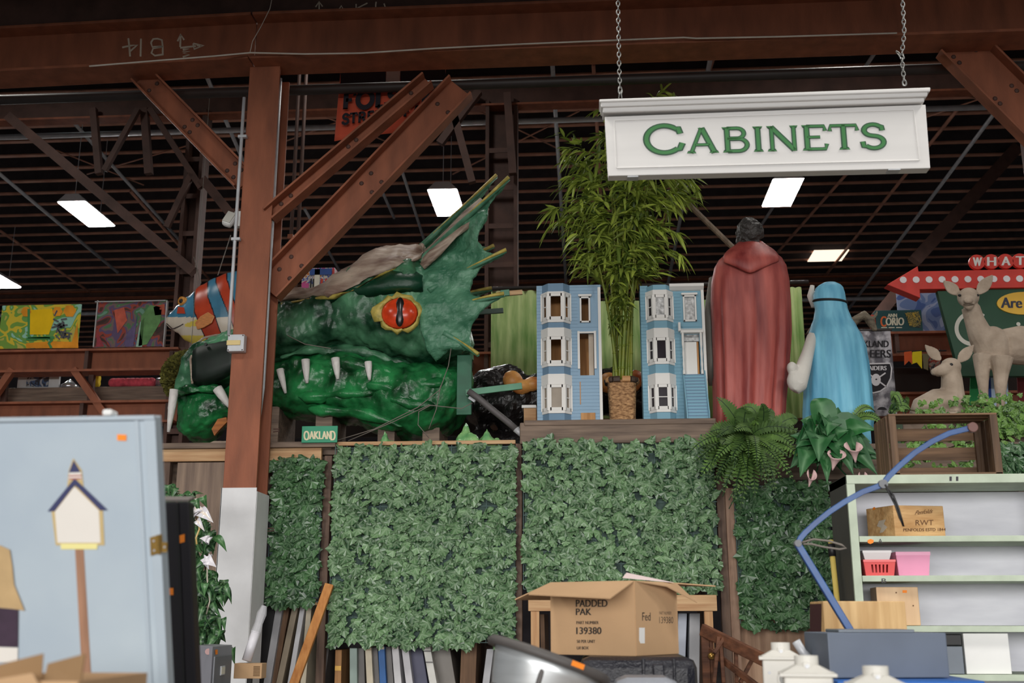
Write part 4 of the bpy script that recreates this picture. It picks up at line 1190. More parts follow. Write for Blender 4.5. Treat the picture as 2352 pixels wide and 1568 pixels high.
# black rock with glowing-orange painted hollow, behind the first dollhouse and the plant
t = thing('volcano_prop', P(1200, 965, 11.3), 'black crumpled rock prop painted orange inside, behind the first dollhouse', 'prop')
BR = mat('black crumple', (26, 23, 24), rough=.35, var=.5, scale=6, bump=.8, bscale=10)
mb = MB()
for x, y, r in [(1090, 905, .18), (1120, 890, .2), (1160, 920, .26), (1205, 920, .28), (1250, 915, .28), (1300, 910, .28), (1350, 905, .28), (1400, 900, .26), (1440, 905, .26), (1480, 915, .26), (1110, 940, .2), (1180, 950, .22)]:
    c = P(x, y, 11.35); mb.ell(c, (r, .3, r), 12, 8)
z = PT + .02
for x in (1110, 1200, 1300, 1400, 1470):
    c = P(x, 960, 11.35); mb.ell((c.x, 11.35, z + .2), (.3, .35, .2), 12, 8)
mb.tube([P(1120, 885, 11.3), P(1140, 860, 11.3), P(1170, 846, 11.3), P(1201, 853, 11.3)], [.1, .09, .06, .015], 10)
mb.tube([P(1390, 905, 11.3), P(1410, 862, 11.3), P(1425, 825, 11.3)], [.1, .08, .02], 10)
mb.build('rock_shell', BR, t, smooth=True, mods=[('REMESH', dict(mode='VOXEL', voxel_size=.03)), ('DISPLACE', dict(texture=clouds, strength=.08, mid_level=.5, texture_coords='GLOBAL'))])
OG = mat('orange hollow', (150, 60, 20), col2=(244, 180, 100), rough=.45, scale=4.5, bump=.3)
for x, y, rx, rz in ((1178, 873, .11, .1), (1200, 885, .14, .07), (1225, 880, .12, .08), (1400, 880, .12, .12), (1440, 880, .14, .1), (1455, 870, .1, .1)):
    MB().ell(P(x, y, 11.02), (rx, .08, rz), 12, 8).build('orange_hollow', OG, t, smooth=True, mods=[('DISPLACE', dict(texture=clouds, strength=.08, mid_level=.5, texture_coords='GLOBAL'))])
pts = [P(x, y, 9.78) for x, y in [(1076, 898), (1100, 915), (1130, 940), (1165, 968), (1185, 985), (1198, 1000)]]
t = thing('rubber_hose', pts[-1], 'bent dull grey hose with a pale metal end beside the green crystals', 'hose')
MB().tube(pts[:5], .03, 10).build('hose', mat('grey rubber', (88, 84, 84), rough=.6), t, smooth=True)
MB().tube(pts[4:], [.032, .02], 10).build('metal_end', GALV, t, smooth=True)
tag(MB().bar(P(1078, 912, 9.86), P(1092, 921, 9.86), .05, .035).build('pipe_offcut', GALV), 'short pale pipe offcut behind the grey hose', 'pipe')
# scraps under the snout
c = P(503, 1008, 9.95)
tag(MB().prism([P(x, y, 9.95) for x, y in ((486, 985), (500, 962), (520, 958), (522, 968), (505, 985), (492, 1000))], (0, .03, 0)).build('wood_scrap', wood('scrap orange', (130, 70, 30), (190, 116, 50), 'x')), 'broken orange-brown wood scrap under the dragon snout', 'scrap')
mb = MB()
for x, y in ((492, 1010), (505, 1006), (518, 1008), (530, 1010)):
    q = P(x, y, 9.95); mb.ell((q.x, 9.98, PT + .07), (.06, .06, .05), 9, 6)
tag(mb.build('crumpled_paper', mat('pale paper', (176, 156, 140), rough=.9, var=.2), mods=[('REMESH', dict(mode='VOXEL', voxel_size=.02))]), 'crumpled pale paper on the platform under the dragon snout', 'paper')
# ================================================================ dollhouses, bamboo
DB = mat('dollhouse blue', (144, 174, 198), rough=.7, var=.06, scale=3)
DB2 = mat('dollhouse teal', (124, 168, 188), rough=.7, var=.06, scale=3)
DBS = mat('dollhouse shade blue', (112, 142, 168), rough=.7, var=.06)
DW = mat('dollhouse trim', (232, 230, 226), rough=.6, var=.03)
GLZ = mat('toy window pane', (150, 138, 124), rough=.25, var=.15, scale=6)
GLD = mat('dark toy window', (44, 38, 44), rough=.2, var=.3)
FOILM = mat('foil window', (200, 200, 200), rough=.25, var=.5, scale=30)
BRN = wood('toy room wood', (176, 122, 72), (214, 158, 100), 'z')
def dollhouse(px0, px1, pyt, pyb, Y, mirror, label, blue, kind):
    """pixel frame of the facade; features placed in fractions of it: u across, v down"""
    x0, x1, z0, z1 = rect(px0, pyt, px1, pyb, Y)
    z0 = ZD + .004
    W, H = x1 - x0, z1 - z0
    t = thing('dollhouse', ((x0 + x1) / 2, Y, z0), label, 'dollhouse')
    X = lambda u: x0 + W * u
    Z = lambda v: z1 - H * v
    def bx(u0, u1, v0, v1, y0, y1, nm, m, par=None, bev=.002): return MB().box(X(u0), Y + y0, Z(v1), X(u1), Y + y1, Z(v0)).build(nm, m, par or t, bevel=bev)
    D = .26
    # shell: back, sides, roof and floors, so the openings show a hollow house
    for u0, u1, y0, y1 in ((.004, .03, .0145, D), (.97, .998, .0145, D)):
        bx(u0, u1, .0, 1, y0, y1, 'side_wall', blue)
    bx(.03, .97, 0.02, 1, D - .02, D, 'back_wall', BRN)
    for v in (.02, .335, .665, .98):
        bx(.03, .97, v - .012, v + .012, .012, D - .02, 'floor_board', mat('toy floor', (170, 140, 110), rough=.8))
    # facade with real openings: wall strips around them
    du0, du1, dv0, dv1 = (.665, .885, .355, .655) if kind == 0 else (.66, .9, .365, .66)
    wu0, wu1, wv0, wv1 = (.70, .81, .10, .265) if kind == 0 else (.695, .85, .09, .26)
    bu0, bu1 = (.085, .52) if kind == 0 else (.10, .50)
    fm = MB()
    def fx(u0, u1, v0, v1): fm.box(X(u0), Y, Z(v1), X(u1), Y + .014, Z(v0))
    fx(0, bu0 + .02, 0, 1); fx(bu1 - .02, wu0 if wu0 < du0 else du0, 0, 1)
    m0 = min(wu0, du0)
    fx(m0, 1, 0, wv0); fx(m0, wu0, wv0, wv1); fx(wu1, 1, wv0, wv1); fx(m0, 1, wv1, dv0); fx(m0, du0, dv0, dv1) if du0 > m0 else None; fx(du1, 1, dv0, dv1); fx(m0, 1, dv1, 1)
    # clapboard lines
    k = 0
    while k < 40:
        v = .012 + k * .0245; k += 1
        for a, b in ((.003, bu0), (bu1, min(m0, du0) - .03)) if (wv0 - .03 < v < wv1 + .03 or dv0 - .03 < v < dv1) else ((.003, bu0), (bu1, .965)):
            fm.box(X(a), Y - .004, Z(v + .004), X(b), Y, Z(v))
    fm.build('facade', blue, t)
    bx(.955, 1.0, .02, 1, -.014, .0, 'corner_board', DW)
    # bay window tower of three storeys
    c0, c1 = bu0 + .10, bu1 - .10
    dep = .075
    def bayz(v0, v1, ex, nm, m):
        A = [(bu0 - ex, 0), (c0 - ex * .4, -dep - ex * W), (c1 + ex * .4, -dep - ex * W), (bu1 + ex, 0)]
        MB().prism([V((X(u), Y + y + .001, Z(v1))) for u, y in A], (0, 0, Z(v0) - Z(v1))).build(nm, m, t, bevel=.002)
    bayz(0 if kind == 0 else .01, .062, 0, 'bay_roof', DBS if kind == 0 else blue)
    rowsv = [(.062, .285, .075), (.325, .60, .39), (.655, .93, .73)] if kind == 0 else [(.05, .275, .085), (.33, .59, .40), (.655, .93, .735)]
    for i, (v0, v1, vh) in enumerate(rowsv):
        bayz(v0, vh, .022, 'bay_cornice', DW)
        bayz(v1 - .02, v1, .014, 'bay_sill', DW)
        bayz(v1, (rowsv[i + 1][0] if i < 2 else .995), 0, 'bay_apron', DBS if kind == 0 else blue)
        pts = [V((X(u), Y + y, 0)) for u, y in ((bu0, 0), (c0, -dep), (c1, -dep), (bu1, 0))]
        za, zb = Z(v1 - .02), Z(vh)
        cb = MB()
        for p in pts: cb.box(p.x - .013, p.y - .009 if p.y < Y else Y - .02, za, p.x + .013, p.y + .012, zb)
        cb.build('bay_corner', DW, t)
        for j in range(3):
            p, q = pts[j], pts[j + 1]
            d = q - p
            nn = V((d.y, -d.x, 0)).normalized()
            fw = .26 if j != 1 else .17
            fr = MB()
            for a, b in ((0, fw), (1 - fw, 1)):
                m_, n_ = p + d * a, p + d * b
                fr.obox((m_ + n_) / 2 + V((0, 0, (za + zb) / 2)), d * ((b - a) / 2), nn * .008, V((0, 0, (zb - za) / 2)))
            for zz in (za + .014, zb - .012):
                fr.obox((p + q) / 2 + V((0, 0, zz)), d * .5, nn * .008, V((0, 0, .014)))
            if j != 1 or (kind == 1 and i == 2):
                fr.obox((p + q) / 2 + V((0, 0, (za + zb) / 2)), d * .4, nn * .005, V((0, 0, .004)))
            w = fr.build('window_frame', DW, t)
            if kind == 1 or i == 2 or (j != 1 and i == 1):
                gm = (GLD if (i > 0 or j != 1) else FOILM) if kind == 1 else GLZ
                MB().obox((p + q) / 2 + V((0, 0, (za + zb) / 2)) - nn * .006, d * .42, nn * .001, V((0, 0, (zb - za) / 2 - .01))).build('window_pane', gm, w)
    # upper right window
    f = MB()
    a, b, c, d = X(wu0), X(wu1), Z(wv1), Z(wv0)
    e = .016
    f.box(a - e, Y - .016, c - e, a, Y - .0005, d + e).box(b, Y - .016, c - e, b + e, Y - .0005, d + e).box(a - e, Y - .016, c - e, b + e, Y - .0005, c).box(a - e, Y - .016, d, b + e, Y - .0005, d + e).box(a - e * 1.8, Y - .03, d + e, b + e * 1.8, Y - .0005, d + e * 2.2)
    w = f.build('window_frame', DW, t, bevel=.002)
    if kind == 1:
        MB().box(a, Y + .004, c, b, Y + .006, d).build('window_pane', FOILM, w)
    # doorway
    a, b, c, d = X(du0), X(du1), Z(dv1), Z(dv0)
    f = MB()
    if kind == 0:
        f.box(a - .02, Y - .016, c + .06, a, Y - .0005, d + .02).box(b, Y - .016, c + .06, b + .02, Y - .0005, d + .02).box(a - .02, Y - .014, d, b + .02, Y - .0005, d + .016)
        f.build('door_frame', DW, t)
        MB().box(a + (b - a) * .62, Y + .03, c, b - .005, Y + .2, d).build('partition', mat('toy wallpaper', (190, 176, 160), rough=.8), t)
        bx(du0, du1 + .0, .92, .995, -.012, -.0005, 'bare_wood_patch', wood('bare patch', (168, 120, 70), (200, 150, 98), 'z'))
        q = MB().box(X(.655), Y - .0055, Z(.86), X(.668), Y - .0005, Z(.70)).build('bare_scratch', BRN, t)
    else:
        f.box(a - .03, Y - .06, d + .004, b + .03, Y - .0005, d + .03)
        f.box(a - .05, Y - .07, d + .02, a - .03, Y - .02, d + .1)
        for k in range(24):
            f.box(a - .03 + (b - a + .06) * k / 24, Y - .066, d + .03, a - .03 + (b - a + .06) * (k + .55) / 24, Y - .06, d + .04)
        f.build('porch_cornice', DW, t)
        for u in (a - .012, b + .012):
            MB().lathe((u, Y - .045, c), [(.012, 0), (.012, .03), (.007, .05), (.011, .09), (.007, .13), (.011, .19), (.007, .24), (.012, .28), (.012, d - c + .004)], 10).build('porch_post', DW, t, smooth=True)
        MB().box(a, Y + .006, c, b - (b - a) * .18, Y + .014, d - .07).build('door_leaf', DW, t, bevel=.002)
        MB().box(b - (b - a) * .17, Y + .006, c, b - (b - a) * .06, Y + .05, d - .07).build('door_edge', BRN, t)
        MB().box(a, Y + .008, d - .065, b, Y + .012, d).build('transom_pane', FOILM, t)
        # top cornice on one half, bare on the other
        MB().prism([V((X(.46), Y, Z(.0))), V((X(.46), Y - .055, Z(-.0))), V((X(.46), Y - .055, Z(.02))), V((X(.46), Y - .02, Z(.04))), V((X(.46), Y, Z(.045)))], (X(1.0) - X(.46), 0, 0)).build('roof_cornice', DW, t)
        # stairs running down toward the front
        n = 14
        sx0, sx1 = a - .01, b + .03
        for k in range(n):
            zt_ = c - (c - z0) * k / n
            yy = -.02 - .21 * (k + 1) / n
            MB().box(sx0, Y + yy, z0, sx1, Y - .003, zt_ - .0005).build('step', blue, t)
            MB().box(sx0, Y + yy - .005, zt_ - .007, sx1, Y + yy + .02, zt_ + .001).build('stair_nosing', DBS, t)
        for u in (sx0 - .012, sx1):
            MB().prism([V((u, Y - .004, z0)), V((u, Y - .25, z0)), V((u, Y - .25, z0 + .05)), V((u, Y - .004, c + .06))], (.012, 0, 0)).build('stair_side', blue, t, bevel=.002)
    return t
YDH = 9.9
dollhouse(1233, 1382, 655, 964, YDH, False, 'blue Victorian dollhouse with an empty doorway, between the dragon and the bamboo', DB, 0)
dollhouse(1474, 1622, 655, 963, YDH, False, 'blue Victorian dollhouse with white cornice and front stairs, beside the red statue', DB2, 1)

# ---------------------------------------------------------------- bamboo in a wicker basket
YB2 = 10.05
BAM = mat('bamboo stem', (140, 140, 44), col2=(104, 128, 48), rough=.4, scale=6)
BLF = leafmat('bamboo leaves', (60, 86, 28), (184, 202, 84), (180, 196, 104), .45)
x0, x1, z0, z1 = rect(1395, 868, 1463, 960, YB2)
cx = (x0 + x1) / 2
t = thing('bamboo_plant', (cx, YB2, ZD), 'tall artificial bamboo in a woven basket between the two dollhouses', 'plant')
hb_ = z1 - ZD
rw = (x1 - x0) / 2
WK = mat('wicker', (110, 70, 40), col2=(220, 172, 122), rough=.6, scale=26, bump=.8, bscale=60, stretch=(1, 1, 2.2))
mb = MB()
rows = []
for i in range(22):
    f = i / 21
    r_ = rw * (.86 + .12 * f) * (1 + .012 * (i % 2))
    rows.append([V((cx + math.copysign(abs(math.cos(a)) ** .6, math.cos(a)) * r_, YB2 + math.copysign(abs(math.sin(a)) ** .6, math.sin(a)) * r_ * .9, ZD + .02 + (hb_ - .06) * f)) for a in [2 * math.pi * j / 32 for j in range(32)]])
rows.append([V((cx + (p.x - cx) * .85, YB2 + (p.y - YB2) * .85, p.z)) for p in rows[-1]])
rows.append([V((cx + (p.x - cx) * .8, YB2 + (p.y - YB2) * .8, p.z - .2)) for p in rows[-1]])
mb.grid(rows, close=True).build('basket', WK, t, smooth=True)
for i in range(16):
    a0, a1 = 2 * math.pi * i / 16, 2 * math.pi * (i + .9) / 16
    q = [V((cx + math.copysign(abs(math.cos(a)) ** .6, math.cos(a)) * rw * 1.0, YB2 + math.copysign(abs(math.sin(a)) ** .6, math.sin(a)) * rw * .9, ZD + hb_ - .035)) for a in (a0, (a0 + a1) / 2, a1)]
    MB().tube(q, .03, 6).build('rim_wrap', mat('pale rattan', (200, 150, 100), rough=.6) if i % 3 == 0 else mat('dark rattan', (70, 54, 44), rough=.6), t)
for sx in (-1, 1):
    MB().box(cx + sx * rw * .6 - .02, YB2 - rw * .6, ZD + .002, cx + sx * rw * .6 + .02, YB2 - rw * .5, ZD + .04).build('foot', WK, t)
MB().lathe((cx, YB2, ZD + hb_ - .12), [(0, .02), (rw * .8, 0)], 20).build('soil', mat('moss soil', (70, 56, 36), rough=1), t)
leaf = MB()
g = random.Random(11)
def bleaf(o, d, l, w, v, droop=.5):
    d = V(d).normalized()
    s = d.cross(V((0, 0, 1)))
    s = s.normalized() if s.length > .05 else V((1, 0, 0))
    s.rotate(Matrix.Rotation(g.uniform(-.9, .9), 3, d))
    pts = []
    n = 5
    prof = [.25, .95, 1, .7, .02]
    vs, at = [], []
    for k in range(n):
        f = k / (n - 1)
        c = o + d * (l * f) - V((0, 0, 1)) * (droop * l * f * f)
        up = s.cross(d) * (w * prof[k] * .25)
        vs += [c - s * (w * prof[k]) + up, c, c + s * (w * prof[k]) + up]
        at += [(v, 0, .01), (v, .55, .01), (v, 0, .01)]
    fs = []
    for k in range(n - 1):
        for j in (0, 1):
            a = k * 3 + j
            fs.append((a, a + 1, a + 4, a + 3))
    e_ = vs[-2]
    for q in (o, e_, (V(o) + V(e_)) / 2):
        if (q.z < ZHT and q.y < 10.37 and (HX0 < q.x < HX1 or HX2 < q.x < HX3) and q.y > 9.75) or (q.z > 6.3 and q.y < 9.85): return
    leaf.add(vs, fs, at)
ZHT = P(1300, 652, 9.9).z + .04
HX0, HX1, HX2, HX3 = P(1225, 800, 9.9).x, P(1384, 800, 9.9).x + .05, P(1470, 800, 9.9).x - .05, P(1630, 800, 9.9).x
tips = [((1408, 865), (1425, 600), (1340, 350)), ((1415, 868), (1422, 620), (1395, 330)), ((1422, 868), (1430, 600), (1440, 250)), ((1428, 866), (1436, 610), (1490, 232)),
        ((1436, 868), (1440, 600), (1530, 235)), ((1443, 868), (1436, 560), (1560, 420)), ((1448, 866), (1450, 640), (1466, 420)), ((1418, 866), (1400, 640), (1330, 470)), ((1430, 866), (1428, 640), (1412, 470))]
for i, (a, b, c) in enumerate(tips):
    yo = YB2 + g.uniform(-.12, .12)
    A, B, Cc = P(*a, yo), P(*b, yo + g.uniform(-.1, .1)), P(*c, yo + g.uniform(-.3, .3))
    A.z = ZD + hb_ - .12
    pl = [A * (1 - s) ** 2 + B * 2 * s * (1 - s) + Cc * s * s for s in [k / 12 for k in range(13)]]
    st = MB().tube(pl, [.017 * (1 - .72 * k / 12) for k in range(13)], 8)
    for k in range(1, 12):
        st.tube([pl[k] - V((0, 0, .008)), pl[k] + V((0, 0, .008))], .02 * (1 - .7 * k / 12), 8)
    st.build('cane', BAM, t, smooth=True)
    for k in range(3, 13):
        pz = inv(pl[k])[1]
        if pz > 765: continue
        for br in range(4 if pz < 690 else 2):
            an = g.uniform(0, 6.28)
            L = g.uniform(.1, .34) * (1.0 if pz > 500 else 1.1)
            d = V((math.cos(an), math.sin(an) * .8, g.uniform(.0, .7))).normalized()
            tip = pl[k] + d * L + V((0, 0, -.1 * L))
            if br == 0: MB
            for m in range(9):
                f = g.uniform(.25, 1)
                o = pl[k].lerp(tip, f)
                dd = (d + V((g.gauss(0, .6), g.gauss(0, .5), g.gauss(-.25, .45))))
                bleaf(o, dd, g.uniform(.12, .22), g.uniform(.012, .02), min(1, max(0, g.gauss(.45, .28))), g.uniform(.1, .7))
# long side sprays that stick out of the clump
for a, b in (((1395, 480), (1250, 490)), ((1400, 380), (1300, 345)), ((1400, 420), (1305, 410)), ((1450, 430), (1600, 420)), ((1455, 520), (1560, 540)), ((1440, 620), (1545, 640)), ((1400, 600), (1330, 590)), ((1410, 640), (1325, 655)), ((1430, 500), (1270, 515)), ((1440, 450), (1570, 450)), ((1450, 560), (1570, 590))):
    A, B = P(*a, YB2), P(*b, YB2 + g.uniform(-.25, .1))
    for m in range(26):
        f = g.uniform(.15, 1)
        o = A.lerp(B, f) + V((0, 0, .06 * math.sin(f * 3)))
        dd = (B - A).normalized() + V((g.gauss(0, .4), g.gauss(0, .4), g.gauss(-.45, .4)))
        bleaf(o, dd, g.uniform(.11, .2), g.uniform(.011, .018), min(1, max(0, g.gauss(.55, .28))), g.uniform(.3, .9))
leaf.build('foliage', BLF, t)
# ================================================================ two robed statues seen from behind
RED = mat('statue red', (124, 40, 40), col2=(196, 100, 90), rough=.5, scale=2.6, stretch=(3, 3, .5), bump=.15, detail=7)
SKY = mat('statue blue', (84, 158, 194), col2=(132, 206, 232), rough=.55, scale=4, stretch=(3, 3, .4), bump=.1, detail=7)
STW = mat('statue white', (214, 210, 202), rough=.6, var=.08, scale=5)
def robe(mb, tab, Y, n=72, dep=.62, folds=(9, .05), seed=1, open_bottom=True):
    g = random.Random(seed)
    ph = [g.uniform(0, 6.3) for _ in range(5)]
    rows = []
    y0, y1 = tab[0][0], tab[-1][0]
    m = 56
    for i in range(m + 1):
        y = y0 + (y1 - y0) * i / m
        xl, xr = interp(tab, y)[:2]
        a, b = P(xl, y, Y), P(xr, y, Y)
        c, h = (a + b) / 2, (b.x - a.x) / 2
        f = min(1, max(0, (y - y0 - (y1 - y0) * .12) / ((y1 - y0) * .5)))
        row = []
        for j in range(n):
            t_ = 2 * math.pi * j / n
            w = folds[1] * f * (math.sin(folds[0] * t_ + ph[0] + .3 * math.sin(i * .06)) + .6 * math.sin((folds[0] * 1.7) * t_ + ph[1]) + .4 * math.sin(4 * t_ + ph[2]))
            k = 1 + w * (.35 + .65 * abs(math.sin(t_)))
            row.append(V((c.x + h * k * math.cos(t_), Y + h * dep * (1 + w * 1.6) * math.sin(t_), (a.z + b.z) / 2)))
        rows.append(row)
    top = sum(rows[0], V((0, 0, 0))) / n
    mb.grid([[top] * n] + rows, close=True)
YS = 10.2
t = thing('robed_statue', P(1722, 1000, YS), 'tall standing statue seen from behind in a faded red hooded cloak', 'statue')
t.location.z = PT
RT = [(557, 1694, 1752), (568, 1682, 1764), (582, 1667, 1780), (597, 1650, 1797), (615, 1640, 1807), (650, 1633, 1813), (700, 1631, 1816), (760, 1634, 1817), (850, 1638, 1811), (930, 1640, 1804), (1004, 1639, 1799)]
mb = MB(); robe(mb, RT, YS, seed=3, folds=(11, .055))
zb = P(1720, 1004, YS).z
mb.box(P(1655, 1004, YS).x, YS - .15, PT + .003, P(1785, 1004, YS).x, YS + .2, zb + .05)
mb.build('cloak', RED, t, smooth=True)
rows = []
for k in range(13):
    f = k / 12
    x = 1662 + (1788 - 1662) * f
    yb = 600 + 30 * (1 - abs(f - .48) * 2.05)
    yt = 592 - 38 * math.sin(math.pi * min(1, max(0, f))) ** .7
    row = []
    for j in range(6):
        y = yt + (yb - yt) * j / 5
        xl, xr = interp(RT, max(560, y))[:2]
        u = max(-.97, min(.97, (x - (xl + xr) / 2) / ((xr - xl) / 2)))
        hw = (P(xr, y, YS).x - P(xl, y, YS).x) / 2
        row.append(P(x, y, YS - hw * .62 * math.sqrt(1 - u * u) - .05 * math.sin(math.pi * (j + .6) / 5.9) - .03))
    rows.append(row)
MB().grid(rows).build('hood', RED, t, smooth=True, solid=.05, mods=[('SUBSURF', dict(levels=1, render_levels=2))])
c = P(1722, 532, YS - .02)
HAIR = mat('statue hair', (54, 50, 48), rough=.5, var=.45, scale=9, bump=.6, bscale=16)
mb = MB().ell(c, (.128, .14, .14), 20, 14).ell(c + V((-.01, .03, -.07)), (.115, .115, .1), 16, 10).tube([c + V((0, .02, -.1)), c + V((0, .03, -.2))], [.1, .12], 14)
for s in (-1, 1): mb.ell(c + V((s * .122, .01, -.03)), (.02, .03, .045), 8, 6)
mb.build('head', HAIR, t, smooth=True, mods=[('REMESH', dict(mode='VOXEL', voxel_size=.01)), ('SMOOTH', dict(iterations=3)), ('DISPLACE', dict(texture=fine, strength=.05, mid_level=.5, texture_coords='GLOBAL'))])
MB().tube([P(1640, 640, YS + .1), P(1630, 740, YS + .05), P(1634, 830, YS + .05), P(1640, 885, YS + .1)], [.05, .07, .075, .05], 10).build('sleeve', mat('grey sleeve', (124, 120, 112), rough=.6, var=.1), t, smooth=True)

t = thing('robed_statue', P(1925, 980, YS), 'kneeling statue seen from behind in a pale blue veil with a dark cord', 'statue')
t.location.z = PT
BT = [(649, 1892, 1920), (653, 1882, 1930), (662, 1873, 1937), (676, 1868, 1941), (690, 1868, 1943), (710, 1872, 1947), (730, 1869, 1955), (750, 1862, 1967), (775, 1855, 1981), (800, 1851, 1990), (850, 1849, 1998), (900, 1847, 2003), (950, 1845, 2007), (988, 1846, 2006)]
mb = MB(); robe(mb, BT, YS, seed=8, folds=(10, .035), dep=.68)
mb.box(P(1862, 988, YS).x, YS - .15, PT + .003, P(1990, 988, YS).x, YS + .2, P(1925, 985, YS).z)
mb.build('veil', SKY, t, smooth=True)
MB().ell(P(1902, 695, YS + .12), (.1, .12, .13), 16, 10).build('head', STW, t, smooth=True)
pl = []
for k in range(17):
    a = math.pi * (1.02 + .96 * k / 16)
    cx_, hw = (P(1868, 688, YS).x + P(1943, 688, YS).x) / 2, (P(1943, 688, YS).x - P(1868, 688, YS).x) / 2
    pl.append(V((cx_ + (hw + .004) * math.cos(a), YS + (hw + .004) * .68 * math.sin(a), P(1905, 684 + 7 * k / 16, YS - .1).z)))
MB().tube(pl, .012, 8, flat=1).build('head_cord', BLACK, t, smooth=True)
MB().tube([P(1866, 655, YS + .1), P(1862, 680, YS + .12), P(1868, 705, YS + .1)], [.02, .035, .02], 8).build('face_edge', STW, t, smooth=True)
mb = MB()
mb.tube([P(1866, 770, YS - .05), P(1854, 815, YS - .18), P(1843, 850, YS - .3), P(1832, 885, YS - .36), P(1824, 898, YS - .36)], [.05, .06, .075, .085, .05], 12)
mb.ell(P(1819, 845, YS - .36), (.05, .06, .06), 12, 8).ell(P(1826, 875, YS - .36), (.075, .07, .1), 14, 9)
mb.build('arm', STW, t, smooth=True, mods=[('REMESH', dict(mode='VOXEL', voxel_size=.014)), ('SMOOTH', dict(iterations=6))])

# ================================================================ deer statues on a low plinth
STONE = mat('cast stone', (160, 142, 124), col2=(192, 174, 156), rough=.85, scale=7, bump=.25, bscale=30, detail=7)
RMX = [('REMESH', dict(mode='VOXEL', voxel_size=.011)), ('SMOOTH', dict(iterations=5, factor=.5))]
YD2 = 10.45
ZQ = P(2290, 938, YD2).z - .05
ZQ2 = P(2160, 962, 10.23).z - .06
x0 = P(2082, 950, 10.2).x
x1 = P(2236, 950, 10.2).x
tag(MB().box(x1, 10.1, PT + .003, P(2500, 950, 10.2).x, 11.0, ZQ - .003).build('display_plinth', OLDWOOD, bevel=.01), 'weathered plinth under the standing deer, mostly hidden by ivy leaves', 'plinth')
tag(MB().box(x0 - .1, 10.0, PT + .003, x1 - .01, 10.9, ZQ2 - .003).build('display_plinth', OLDWOOD, bevel=.01), 'weathered low plinth under the lying fawn, mostly hidden behind the wooden crate', 'plinth')
def D(x, y, dy=0): return P(x, y, YD2 + dy)
def ear(mb, base, tip, w, dy=0):
    a, b = D(*base, dy), D(*tip, dy)
    n = 7
    pr = [.35, .75, 1, 1, .85, .55, .15]
    ax = (b - a).normalized()
    s = ax.cross(V((0, 1, 0))).normalized()
    for k in range(n):
        p = a.lerp(b, k / (n - 1)); mb.ell(p, .012 + .0, 6, 4)
    rows = []
    for k in range(n):
        p = a.lerp(b, k / (n - 1)); w_ = w * pr[k]
        rows.append([p + s * (w_ * math.cos(q)) + V((0, .022 * math.sin(q) + .02 * (1 - abs(math.cos(q))), 0)) for q in [2 * math.pi * j / 12 for j in range(12)]])
    b0 = len(mb.V)
    mb.grid(rows, close=True)
    mb.poly(rows[0]); mb.poly(rows[-1][::-1])
t = thing('deer_statue', D(2300, 938), 'tan stone deer statue standing with its head turned to the viewer', 'deer')
t.location.z = ZQ
mb = MB()
mb.tube([D(2300, 795), D(2340, 793, .05), D(2400, 795, .1), D(2470, 798, .15), D(2510, 800, .2)], [.16, .19, .18, .19, .12], 16)     # trunk
mb.ell(D(2282, 796, -.02), (.15, .16, .2), 16, 10)
mb.tube([D(2272, 800), D(2252, 770, -.04), D(2238, 735, -.08), D(2229, 705, -.1)], [.15, .115, .092, .085], 14)               # neck
mb.ell(D(2224, 683, -.12), (.1, .11, .095), 16, 10)                                                                          # skull
mb.tube([D(2224, 684, -.16), D(2223, 692, -.24), D(2224, 696, -.3)], [.085, .068, .055], 12)                                  # muzzle
mb.ell(D(2224, 690, -.33), (.045, .03, .03), 10, 7)
mb.tube([D(2226, 698, -.2), D(2226, 703, -.28)], [.05, .04], 10)
ear(mb, (2203, 676), (2168, 645), .062, -.06); ear(mb, (2246, 674), (2280, 632), .062, -.06)
def leg(pts, rs, dy): mb.tube([D(x, y, dy) for x, y in pts], rs, 12)
leg([(2258, 815), (2256, 850), (2258, 885), (2261, 920), (2260, 938)], [.1, .068, .05, .036, .046], -.06)
leg([(2300, 820), (2299, 860), (2298, 895), (2299, 925), (2299, 938)], [.11, .07, .052, .038, .046], -.14)
leg([(2470, 810), (2465, 850), (2480, 880), (2474, 938)], [.13, .09, .05, .04], .05)
leg([(2500, 810), (2500, 850), (2515, 880), (2510, 938)], [.13, .09, .05, .04], .2)
mb.build('body', STONE, t, smooth=True, mods=RMX)
for x in (2204, 2245):
    MB().ell(D(x, 678, -.2), (.016, .014, .013), 10, 7).build('eye', BLACK, t, smooth=True)
MB().tube([D(2213, 699, -.325), D(2224, 697, -.36), D(2236, 699, -.325)], .005, 6).build('mouth_line', mat('dark stone', (90, 76, 64), rough=.9), t)
t = thing('deer_statue', D(2160, 950), 'tan stone fawn statue lying down with raised head and big ears', 'deer')
t.location.z = ZQ2
mb = MB()
dy = -.22
mb.tube([D(2100, 958, dy), D(2115, 942, dy), D(2150, 932, dy), D(2190, 930, dy)], [.06, .12, .16, .16], 14)
mb.ell(D(2185, 938, dy - .03), (.16, .16, .12), 16, 10)
mb.tube([D(2186, 925, dy), D(2188, 900, dy - .02), D(2186, 870, dy - .03), D(2184, 850, dy - .03)], [.135, .105, .095, .085], 14)
mb.ell(D(2184, 842, dy - .03), (.095, .09, .085), 16, 10)
mb.tube([D(2180, 845, dy - .05), D(2162, 851, dy - .09), D(2150, 854, dy - .11)], [.075, .055, .045], 12)
mb.ell(D(2146, 854, dy - .12), (.035, .04, .035), 10, 7)
ear(mb, (2160, 826), (2126, 793), .055, dy); ear(mb, (2202, 830), (2236, 793), .055, dy)
mb.tube([D(2120, 956, dy - .1), D(2150, 955, dy - .2), D(2200, 956, dy - .2)], [.04, .05, .05], 10)
mb.build('body', STONE, t, smooth=True, mods=RMX)
MB().ell(D(2185, 837, dy - .115), (.017, .012, .015), 10, 7).build('eye', BLACK, t, smooth=True)
